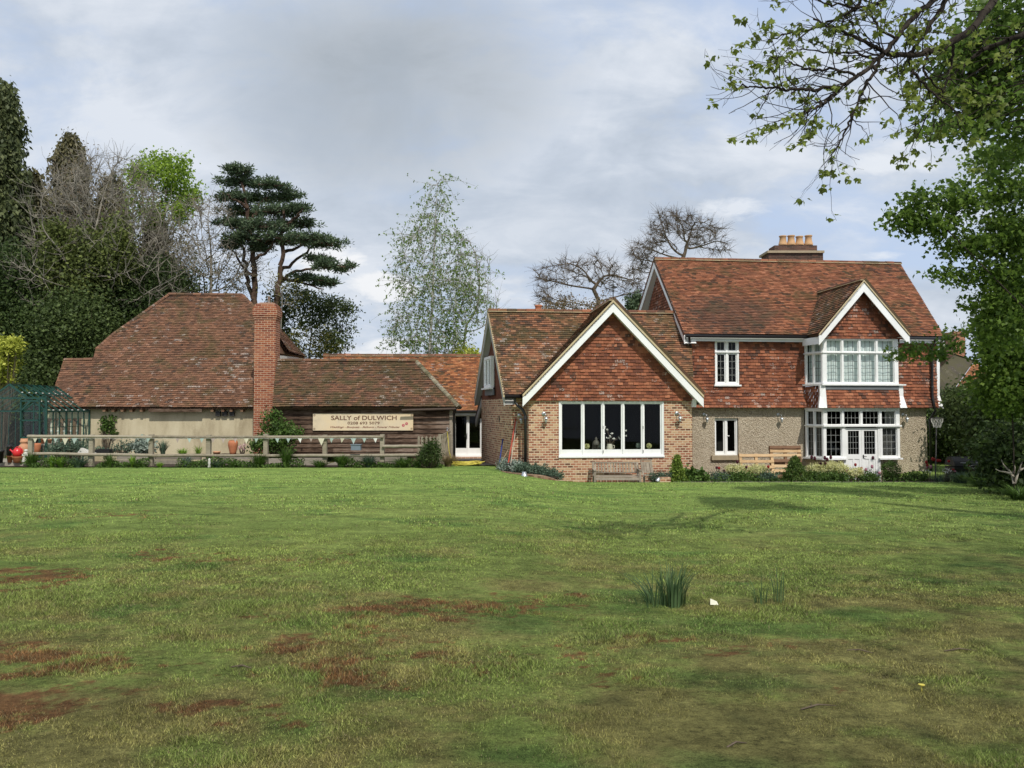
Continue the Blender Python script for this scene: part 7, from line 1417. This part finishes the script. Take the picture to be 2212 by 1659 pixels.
for k in range(14): an = k * .4488; mb.tube([c_ + (.115 * math.cos(an), .115 * math.sin(an), .0), c_ + (.115 * math.cos(an), .115 * math.sin(an), .18)], .005, 4)
mb.build('cage', simple('bronze', (.11, .10, .08), .5, .2, 5, .1), ln, True)
# ------------------------------------------------------------------ basketball net, grill, driftwood, picnic table
bk = thing('basketball_stand', 'netball post with white net right of the house corner', 'basketball stand', U(2021, 1036, 25.0)); c_ = U(2024, 903, 24.8); mb = MB(); mb.tube([U(2021, 1036, 25.0), U(2023, 900, 25.0)], .02); mb.build('pole', M_IRON, bk, True); rr = .17
mb = MB(); mb.tube([c_ + (rr * math.cos(t_), rr * math.sin(t_), 0) for t_ in np.linspace(0, 6.283, 22)], .012); mb.build('ring', M_IRON, bk, True); mb = MB(); lv = [(rr, 0), (.17, -.10), (.125, -.20), (.10, -.31)]
for k in range(10):
    for (r0, z0), (r1, z1), s_ in zip(lv[:-1], lv[1:], (0, 1, 0)):
        for sg in (-.5, .5): an = (k + (.5 if s_ else 0)) * .6283; a2_ = an + sg * .6283; mb.tube([c_ + (r0 * math.cos(an), r0 * math.sin(an), z0), c_ + (r1 * math.cos(a2_), r1 * math.sin(a2_), z1)], .005, 4)
mb.build('net', M_PALE, bk)
gr_ = thing('grill', 'black lidded barrel grill in the shade beyond the red tulips', 'grill', U(2078, 1034, 24.4)); c_ = U(2080, 1012, 24.4); w_ = .42; mb = MB(); N_ = 14
def arc(r, a0, a1, n_=12): return [(r * math.cos(t_), r * math.sin(t_)) for t_ in np.linspace(a0, a1, n_)]
def barrel(mb, r, a0, a1, x0, x1, cz_):
    pf = arc(r, a0, a1)
    for (u0, v0), (u1, v1) in zip(pf[:-1], pf[1:]): mb.poly([(x0, 24.4 + u0, cz_ + v0), (x1, 24.4 + u0, cz_ + v0), (x1, 24.4 + u1, cz_ + v1), (x0, 24.4 + u1, cz_ + v1)])
    for x in (x0, x1): mb.poly([(x, 24.4 + u, cz_ + v) for u, v in pf])
barrel(mb, .28, 0, math.pi, c_[0] - w_, c_[0] + w_, c_[2] + .10); mb.build('lid', M_IRON, gr_); mb = MB(); barrel(mb, .28, -math.pi, 0, c_[0] - w_, c_[0] + w_, c_[2] + .07); mb.build('firebox', M_BLKPOT, gr_)
mb = MB(); mb.tube([(c_[0] - .25, 24.1, c_[2] + .2), (c_[0] - .25, 24.05, c_[2] + .2), (c_[0] + .25, 24.05, c_[2] + .2), (c_[0] + .25, 24.1, c_[2] + .2)], .012); mb.build('handle', M_GALV, gr_)
for x in (-.35, .35):
    for y in (-.2, .2): mb = MB(); mb.beam((c_[0] + x, 24.4 + y, float(gz(c_[0], 24.4))), (c_[0] + x, 24.4 + y, c_[2] - .1), .035, .035, (0, 1, 0)); mb.build('leg', M_IRON, gr_)
DY = 17.0; dw = U(2188, 1045, DY); dwz = float(gz(dw[0], DY)); mb = MB(); rt_ = lambda x, y, o_=0: U(x, y, DY + o_)
for ch in ([(2190, 1045), (2185, 1022), (2168, 1004), (2163, 993)], [(2186, 1024), (2172, 1020), (2160, 1018), (2150, 1013)], [(2192, 1045), (2200, 1020), (2206, 1004), (2212, 985)], [(2188, 1030), (2192, 1010), (2188, 996)], [(2202, 1016), (2214, 1010), (2222, 1000)]): mb.tube([rt_(*p, .1 * i) for i, p in enumerate(ch)], np.linspace(.028, .008, len(ch)), 7)
mb.alone('dead_branch', B_GREY, 'pale dead branch standing in the weeds at the right edge', 'branch', smooth=True)
pt = thing('picnic_table', 'weathered picnic table end cut by the right edge', 'table', U(2212, 1030, 18.5)); q = lambda x, y, o_=0: U(x, y, 18.5 + o_)
mb = MB(); mb.beam(q(2196, 974), q(2290, 974), .05, .7, (0, 0, 1)) if False else mb.wbox(q(2197, 975)[0], q(2300, 975)[0], 18.3, 19.0, q(2197, 977)[2], q(2197, 973)[2]); mb.build('tabletop', M_TEAK, pt); mb = MB(); mb.wbox(q(2162, 975)[0], q(2300, 975)[0], 17.85, 18.1, q(2197, 997)[2], q(2197, 993)[2]); mb.build('seat', M_TEAK, pt)
for a, b in (((2212, 978), (2190, 1032)), ((2240, 978), (2255, 1032))): mb = MB(); mb.beam(q(*a), q(*b, -.4), .04, .10, (1, 0, 0)); mb.build('leg', M_TEAK, pt)
# small things on the lawn
def twig_obj(px, py, Y, l, lab, an=0.3):
    c = U(px, py, Y); z = float(gz(c[0], Y)) + .012; mb = MB(); d = np.array([math.cos(an), math.sin(an), 0]); p = np.array([c[0], Y, z]); mb.tube([p, p + d * l * .5 + (0, .01, .012), p + d * l], [.004, .005, .002], 5); mb.tube([p + d * l * .3, p + d * l * .5 + np.array([-d[1], d[0], 0]) * l * .3], .002, 4); mb.alone('twig', B_BROWN, lab, 'twig', 'fallen twigs on the lawn')
def lawn_Y(py): # depth where the lawn passes this pixel row
    for Y in np.arange(3, 24, .02):
        if 881 + (CAMZ - float(gz(3, Y))) * FPX / Y < py: return Y
    return 3
twig_obj(1730, 1530, lawn_Y(1530), .22, 'longest fallen twig, lying in the near right of the lawn', .25); twig_obj(2040, 1404, lawn_Y(1404), .22, 'fallen twig near the right edge of the lawn', 0.05); twig_obj(500, 1450, lawn_Y(1450), .14, 'fallen twig on the left foreground lawn', -.2); twig_obj(1830, 1402, lawn_Y(1402), .16, 'small fallen twig in the shaded right lawn', -.4); twig_obj(1570, 1612, lawn_Y(1612), .12, 'fallen twig close to the bottom edge', .4)
Yw = lawn_Y(1306); c_ = U(1543, 1306, Yw); c_[2] = float(gz(c_[0], Yw)) + .01; mb = MB(); s_ = .035; mb.poly([c_ + (-s_, 0, .0), c_ + (s_, -.01, 0), c_ + (s_ * .6, .0, .03), c_ + (-s_ * .9, .01, .05)]); mb.poly([c_ + (-s_ * .9, .01, .05), c_ + (s_ * .6, 0, .03), c_ + (0, .05, .02)]); mb.poly([c_ + (-s_, 0, 0), c_ + (-s_ * .9, .01, .05), c_ + (0, .05, .02)]); mb.poly([c_ + (s_, -.01, 0), c_ + (0, .05, .02), c_ + (s_ * .6, 0, .03)]); mb.alone('white_petal', simple('pale yellow petal', (.84, .82, .66), .7, .1, 8, 0), 'single pale petal lying between the two leaf tufts', 'petal')
Yd = lawn_Y(1486); c_ = U(1991, 1486, Yd); c_[2] = float(gz(c_[0], Yd)); mb = MB(); mb.tube([c_, c_ + (0, 0, .03)], .003, 5); mb.lathe(c_ + (0, 0, .03), [(.003, 0), (.017, .006), (.019, .011), (.0, .016)], 12); mb.alone('dandelion', M_YEL, 'single yellow dandelion in the near right lawn', 'flower')
L_DAFF = leafmat('daffodil leaves', g3((.045, .085, .035), (.09, .155, .06), (.17, .25, .10)), .35)
Yt = lawn_Y(1304)
def tuft(px, py, n, h, sprd, lab, m=None, lean=(0, 0), w=.0042):
    Y = lawn_Y(py); c = U(px, py, Y); c[2] = float(gz(c[0], Y)); return strap('leaf_tuft', lab, c, n, h, sprd, m or L_DAFF, w, 'leaf tuft', lean=lean, basek=.8)
tuft(1452, 1306, 95, .33, .15, 'biggest upright tuft of daffodil leaves on the lawn', lean=(.15, 0)); tuft(1412, 1305, 40, .27, .22, 'flopping daffodil leaves left of the biggest tuft', lean=(-.5, 0)); tuft(1643, 1299, 14, .22, .09, 'small daffodil tuft right of the petal', lean=(-.3, 0)); tuft(1682, 1299, 11, .31, .08, 'thin tall daffodil tuft, rightmost on the lawn')
# ------------------------------------------------------------------ border planting
def spec1(px, py, rx, ry, Y, d): return [(px, py, rx, ry, Y, d)]
bush('climbing_shrub', 'leafy climbing rose against the foot of the brick chimney', [(588, 915, 18, 26, 26.4, .25), (612, 928, 26, 18, 26.4, .3), (596, 950, 40, 24, 26.3, .4), (630, 940, 24, 14, 26.3, .25), (575, 960, 34, 20, 26.2, .35)], L_GRN, n=120, per=40, sp=.10, L=.09)
bush('purple_tipped_shrub', 'dense rounded shrub with purple tips beside the picket gate', [(928, 985, 27, 24, 24.1, .4), (930, 966, 20, 12, 24.1, .3)], L_HEDGE, n=110, per=40, sp=.07, L=.055)
bush('wall_vine', 'young vine with bright leaves trained on the cream wall', [(226, 912, 9, 8, 29.2, .1), (243, 912, 7, 12, 29.2, .1), (232, 925, 13, 10, 29.2, .1), (245, 932, 8, 12, 29.2, .1)], L_GRN, n=34, per=14, sp=.07, L=.12, base=-.3)
bush('green_yellow_plant', 'leafy bed plants along the wall behind the fence', [(150, 965, 28, 12, 25.6, .4), (178, 968, 20, 10, 25.6, .3), (120, 970, 16, 12, 25.5, .3)], L_BLUEG, n=90, per=26, sp=.08, L=.06)
bush('leafy_shrub', 'sprawling leafy shrub in the bed below the vine', [(265, 968, 28, 10, 26.4, .4), (210, 975, 18, 8, 26.3, .3)], L_BLUEG, n=60, per=22, sp=.08, L=.06, base=-.02)
L_ARTI = L_SILV
bush('artichoke', 'grey green spiky artichoke beside the third fence post', [(312, 963, 18, 12, 26.3, .3)], L_SILV, n=40, per=22, sp=.10, L=.12, base=-.02)
def lowplant(name, px, py, Y, n, h, sprd, m, lab, w=.012, zb=None):
    c = U(px, py, Y); c[2] = float(gz(c[0], Y)) if zb is None else zb; return strap(name, lab, c, n, h, sprd, m, w, 'plant')
zsb = zs_
lowplant('spiky_plant', 352, 985, 26.3, 130, .50, .28, L_BLUEG, 'clump of blue green spiky leaves behind the raised bed', .009, zsb); lowplant('pale_leaf_plant', 395, 985, 26.0, 90, .26, .36, L_BRTG, 'clump of pale green leaves on the raised bed', .014, zsb); lowplant('pale_leaf_plant', 428, 985, 26.1, 70, .34, .25, L_BRTG, 'taller pale green grass right of the pale leaf clump', .009, zsb)
lowplant('grassy_clump', 560, 1007, 24.3, 200, .42, .50, L_GRN, 'large arching green clump left of the fifth fence post', .013); lowplant('grassy_clump', 618, 1007, 24.3, 210, .58, .42, L_GRN, 'tallest arching clump under the fence right of the climbing rose', .013)
lowplant('grassy_clump', 236, 1007, 24.2, 130, .40, .34, L_GRN, 'bright grassy clump right of the second fence post', .010); lowplant('fern', 112, 1007, 24.3, 80, .34, .22, L_BRTG, 'bright fern, left one of the pair near the greenhouse', .02); lowplant('fern', 132, 1007, 24.25, 90, .32, .26, L_BRTG, 'bright fern, right one of the pair near the greenhouse', .02); lowplant('fern', 286, 1007, 24.3, 70, .36, .18, L_BRTG, 'bright fern left of the third fence post', .02)
lowplant('leafy_clump', 345, 1007, 24.25, 60, .16, .22, L_BRTG, 'low pale leaves right of the third fence post', .014); lowplant('leafy_clump', 404, 1007, 24.4, 90, .34, .3, L_SILV, 'silvery leaf clump between the third and fourth posts', .018); lowplant('leafy_clump', 505, 1007, 24.4, 80, .22, .4, L_GRN, 'sprawling green leaves below the urn', .02)
for x, n_, h_, s_, m_, lab in ((690, 70, .16, .35, L_GRN, 'low green weeds under the fence left of the sixth post'), (738, 110, .26, .3, L_GRN, 'green clump right of the sixth fence post'), (797, 120, .26, .3, L_BLUEG, 'bluish clump left of the last fence post'), (868, 100, .20, .40, L_GRN, 'leafy clump under the low rails'), (470, 70, .15, .35, L_BLUEG, 'low weeds right of the fourth fence post'), (170, 90, .22, .4, L_BLUEG, 'bushy weeds left of the second post'), (68, 100, .30, .25, L_GRN, 'grassy clump around the first fence post'), (300, 60, .12, .3, L_GRN, 'low leaves at the third fence post'), (905, 60, .14, .2, L_GRN, 'leaves left of the purple tipped shrub')):
    lowplant('border_plant', x, 1007, 24.3, int(n_ * 1.8), h_ * 1.5, s_ * 1.5, m_, lab, .012)
lowplant('dry_grass', 968, 1008, 24.9, 260, .36, .42, L_DRYL, 'dry brown grass clump at the foot of the gate', .008); lowplant('dry_grass', 980, 1003, 26.0, 120, .30, .3, L_DRYL, 'smaller dry grass clump by the downpipe', .008)
mb = MB(); c_ = U(452, 1009, 24.1); c_[2] = float(gz(c_[0], 24.1)); mb.lathe(c_, [(0, 0), (.045, 0), (.05, .05), (.03, .1), (.045, .16), (.03, .22), (.04, .27), (.0, .31)], 12); mb.alone('white_marker', M_PALE, 'little white ornament at the foot of the fourth post', 'ornament', smooth=True)
bush('red_leaf_heuchera', 'pink red sprig beside the terracotta urn', [(524, 965, 9, 6, 26.1, .1)], L_PINKF, n=14, per=6, sp=.03, L=.05, base=zsb)
bush('santolina', 'silver grey santolina at the start of the curved planter', [(1095, 1005, 20, 12, 23.9, .3), (1115, 1008, 16, 12, 23.6, .3)], L_SILV, n=110, per=34, sp=.05, L=.05, base=-.42)
bush('lavender_hedge', 'green lavender spilling over the curved brick wall', [(1130, 1014, 18, 12, 23.3, .3), (1152, 1018, 20, 13, 23.0, .3), (1176, 1022, 20, 14, 22.8, .3), (1198, 1028, 18, 12, 22.7, .28)], L_BLUEG, n=230, per=34, sp=.05, L=.05, base=-.5)
def cone_conifer(name, lab, px, yt, yb, rx, Y, m, n=260, per=30, pw=1.0):
    c = U(px, yb, Y); zb = float(gz(c[0], Y)); zt2 = U(px, yt, Y)[2]; o = thing(name, lab, 'shrub', (c[0], Y, zb)); f = rng.random(n) ** .8; an = rng.random(n) * 6.283; rr = rx * mpp(Y) * (1 - f ** pw) * (.7 + .35 * rng.random(n)) + .01; T = np.stack([c[0] + np.cos(an) * rr, Y + np.sin(an) * rr, zb + .05 + (zt2 - zb - .05) * f], 1)
    C_ = clumpy(T, per, .035); D = rng.normal(size=C_.shape) * .5 + np.array([0, 0, .8]); leaves_obj('foliage', C_, .06 * (.6 + .8 * rng.random(len(C_))), .5, m, o, D); tubes_obj('stem', [(np.array([[c[0], Y, zb]]), np.array([[c[0], Y, zt2 - .1]]), np.array([.03]), np.array([.01]), 6)], B_DARK, o)
L_GOLD = leafmat('golden conifer', g3((.06, .10, .012), (.14, .21, .025), (.26, .34, .06)), .2)
cone_conifer('dwarf_conifer', 'golden green cone conifer right of the chair', 1463, 988, 1042, 27, 22.8, L_GOLD, 300); cone_conifer('dwarf_conifer', 'darker cone conifer in front of the taller pallet', 1718, 990, 1042, 31, 23.2, leafmat('green conifer', g3((.03, .06, .010), (.07, .12, .02), (.14, .20, .04)), .2), 340, pw=1.6)
bush('clipped_box', 'round clipped box bush right of the white doors', [(1924, 1016, 20, 20, 23.6, .28), (1924, 1030, 19, 12, 23.6, .26)], L_GRN, n=130, per=40, sp=.045, L=.035)
bush('low_grey_shrub', 'low grey green shrub behind the tilted bucket', [(1418, 1030, 20, 10, 22.75, .22), (1440, 1028, 14, 9, 22.8, .2)], L_BLUEG, n=70, per=30, sp=.05, L=.04)
bush('broad_leaf_clump', 'dark broad leaved clump right of the golden conifer', [(1505, 1030, 24, 13, 23.0, .3), (1490, 1024, 12, 8, 23.1, .2)], L_GRN, n=60, per=14, sp=.07, L=.12)
for (x, rx, ry, m_, n_, lab) in ((1555, 18, 9, L_BLUEG, 60, 'grey green leaves below the small ground window'), (1600, 28, 10, L_GRN, 90, 'green leafy clump below the shorter pallet'), (1655, 22, 10, L_BLUEG, 70, 'bluish clump left of the darker cone conifer'), (1765, 26, 11, L_GRN, 90, 'dark green clump right of the darker cone conifer'), (1810, 26, 10, L_GRN, 80, 'green clump in front of the bay corner'), (1875, 20, 10, L_GRN, 60, 'thin green clump below the white doors'), (1975, 26, 9, L_GRN, 60, 'thin stalky clump below the last wall lamp')):
    bush('border_clump', lab, [(x, 1032, rx, ry, 23.3, .3)], m_, n=n_, per=24, sp=.06, L=.055)
for (x, y, rx, ry, n_, lab) in ((1590, 1014, 26, 10, 75, 'cream flowers left of the pallet gap'), (1635, 1015, 24, 10, 70, 'cream flowers below the shorter pallet'), (1765, 1013, 22, 10, 75, 'cream flowers right of the darker cone conifer'), (1803, 1010, 30, 12, 120, 'thick cream flowers under the bay window'), (1845, 1020, 24, 9, 60, 'cream flowers in front of the white doors')):
    bush('cream_flowers', lab, [(x, y, rx, ry, 23.5, .25)], L_CREAMF, n=int(n_ * 1.6), per=18, sp=.04, L=.042, cat='flowers', base=-.85)
# tulips: one of each colour, copied
def tulip(nm, lab, c, h_, m, group):
    o = thing(nm, lab, 'tulip', c, group); mb = MB(); mb.tube([c, c + (.01, 0, h_ * .5), c + (.0, -.01, h_)], .004, 5); mb.build('stem', L_GRN, o); mb = MB(); mb.lathe(c + (0, -.01, h_ - .005), [(.004, 0), (.034, .014), (.042, .042), (.034, .072), (.018, .084), (.0, .075)], 10); mb.build('flower', m, o, True); strap('l', '', c, 3, h_ * .6, .08, L_BLUEG, .012, parent=o); return o
def dup(o, loc, label=None):
    r = o.copy(); COL.objects.link(r); r.location = Vector(loc); r.rotation_euler = (0, 0, random.uniform(0, 6))
    if label: r['label'] = label
    for ch in o.children: c = ch.copy(); COL.objects.link(c); c.parent = r
    return r
def tulips(nm, lab, group, m, pts, Y):
    pro = None
    for (x, y) in pts:
        c = U(x, y, Y + random.uniform(-.2, .2)); z = float(gz(c[0], c[1])); h_ = c[2] - z
        base = np.array([c[0], c[1], z])
        if pro is None: pro = tulip(nm, lab, base, h_, m, group); H0 = h_
        else: r = dup(pro, base); r.scale = (1, 1, h_ / H0)
tulips('dark_tulip', 'one of the maroon black tulips standing in the house border', 'maroon tulips', L_MAROON, [(1548, 1013), (1592, 1001), (1640, 1015), (1565, 1022), (1612, 1012), (1754, 992), (1760, 994), (1782, 993), (1786, 996), (1795, 992), (1772, 1005), (1782, 1004), (1886, 993), (1563, 1019)], 23.4)
tulips('red_tulip', 'one of the red tulips clustered near the house corner', 'red tulips', L_REDF, [(1553, 1014), (1660, 1011), (1848, 1007), (1862, 1014), (2001, 1002), (2014, 995), (2019, 996), (2025, 998), (2031, 998), (2049, 999), (2092, 1006), (2060, 1016), (2088, 1014), (2004, 1008), (1791, 1037)], 23.4)
tulips('pink_tulip', 'one of the pale pink tulips scattered along the border', 'pink tulips', L_PINKF, [(1545, 1027), (1828, 1021), (1870, 1018), (1883, 1012), (1900, 1025), (2003, 1013), (2010, 1012), (2062, 1020)], 23.4)
for (x, y, n_, lab) in ((1567, 1028, 14, 'big white peony bloom below the small window'), (2045, 1017, 20, 'white daffodils left of the grill'), (2000, 1020, 10, 'white blooms at the house corner'), (2100, 1010, 16, 'white blossom right of the grill')): bush('white_flowers', lab, [(x, y, 9, 4, 23.4, .12)], M_FLW, n=n_, per=5, sp=.02, L=.035, cat='flowers', base=-.85)
for (x, y, Y, n_, h_, s_, m_, lab) in ((2030, 1034, 23.4, 160, .34, .5, L_BLUEG, 'strappy leaves under the red tulips'), (2075, 1040, 22.0, 200, .30, .6, L_BLUEG, 'rough grass tuft below the grill'), (2120, 1045, 20.5, 260, .34, .8, L_GRN, 'long weedy grass at the right edge of the lawn'), (2170, 1055, 18.5, 240, .30, .8, L_BLUEG, 'weedy grass around the dead branch'), (2205, 1075, 16.5, 220, .28, .8, L_GRN, 'nearest weedy grass at the right edge'), (1985, 1036, 23.3, 60, .40, .5, L_DRYL, 'dry stalks below the last wall lamp')): lowplant('weedy_grass', x, y, Y, n_, h_, s_, m_, lab, .010)

# continuous low weeds along the foot of the fence and at the edge of the beds
def weeds(name, lab, x0, x1, Yc, dY, n, h, m, gap=.35):
    x = x0 + (x1 - x0) * rng.random(n); y = Yc + rng.normal(size=n) * dY; k = vnoise(x, x * 0, .9, 17) > gap; x, y = x[k], y[k]; hh = h * (.3 + .9 * vnoise(x, x * 0, 1.9, 5)) * rng.random(len(x)); z = gz(x, y) + hh
    C_ = np.stack([x, y, z], 1); V, F_ = leaf_quads(C_, .05 + .05 * rng.random(len(C_)), .45, rng.normal(size=C_.shape) * .6 + np.array([0, 0, .7])); o = np_mesh(name, V, F_, rng.random((len(F_), 3)), m); tag(o, lab, 'weeds', kind='stuff')
weeds('weeds', 'low weeds growing along the foot of the fence', -15.3, -2.2, 24.35, .16, 9000, .30, L_GRN, .25)
weeds('border_greenery', 'low mixed greenery filling the border in front of the house', 4.8, 13.0, 23.2, .35, 11000, .40, L_GRN, .15)
weeds('rough_verge', 'rough grass at the shaded right edge of the lawn', 12.2, 16.5, 21.5, 1.3, 9000, .22, L_BLUEG, .1)
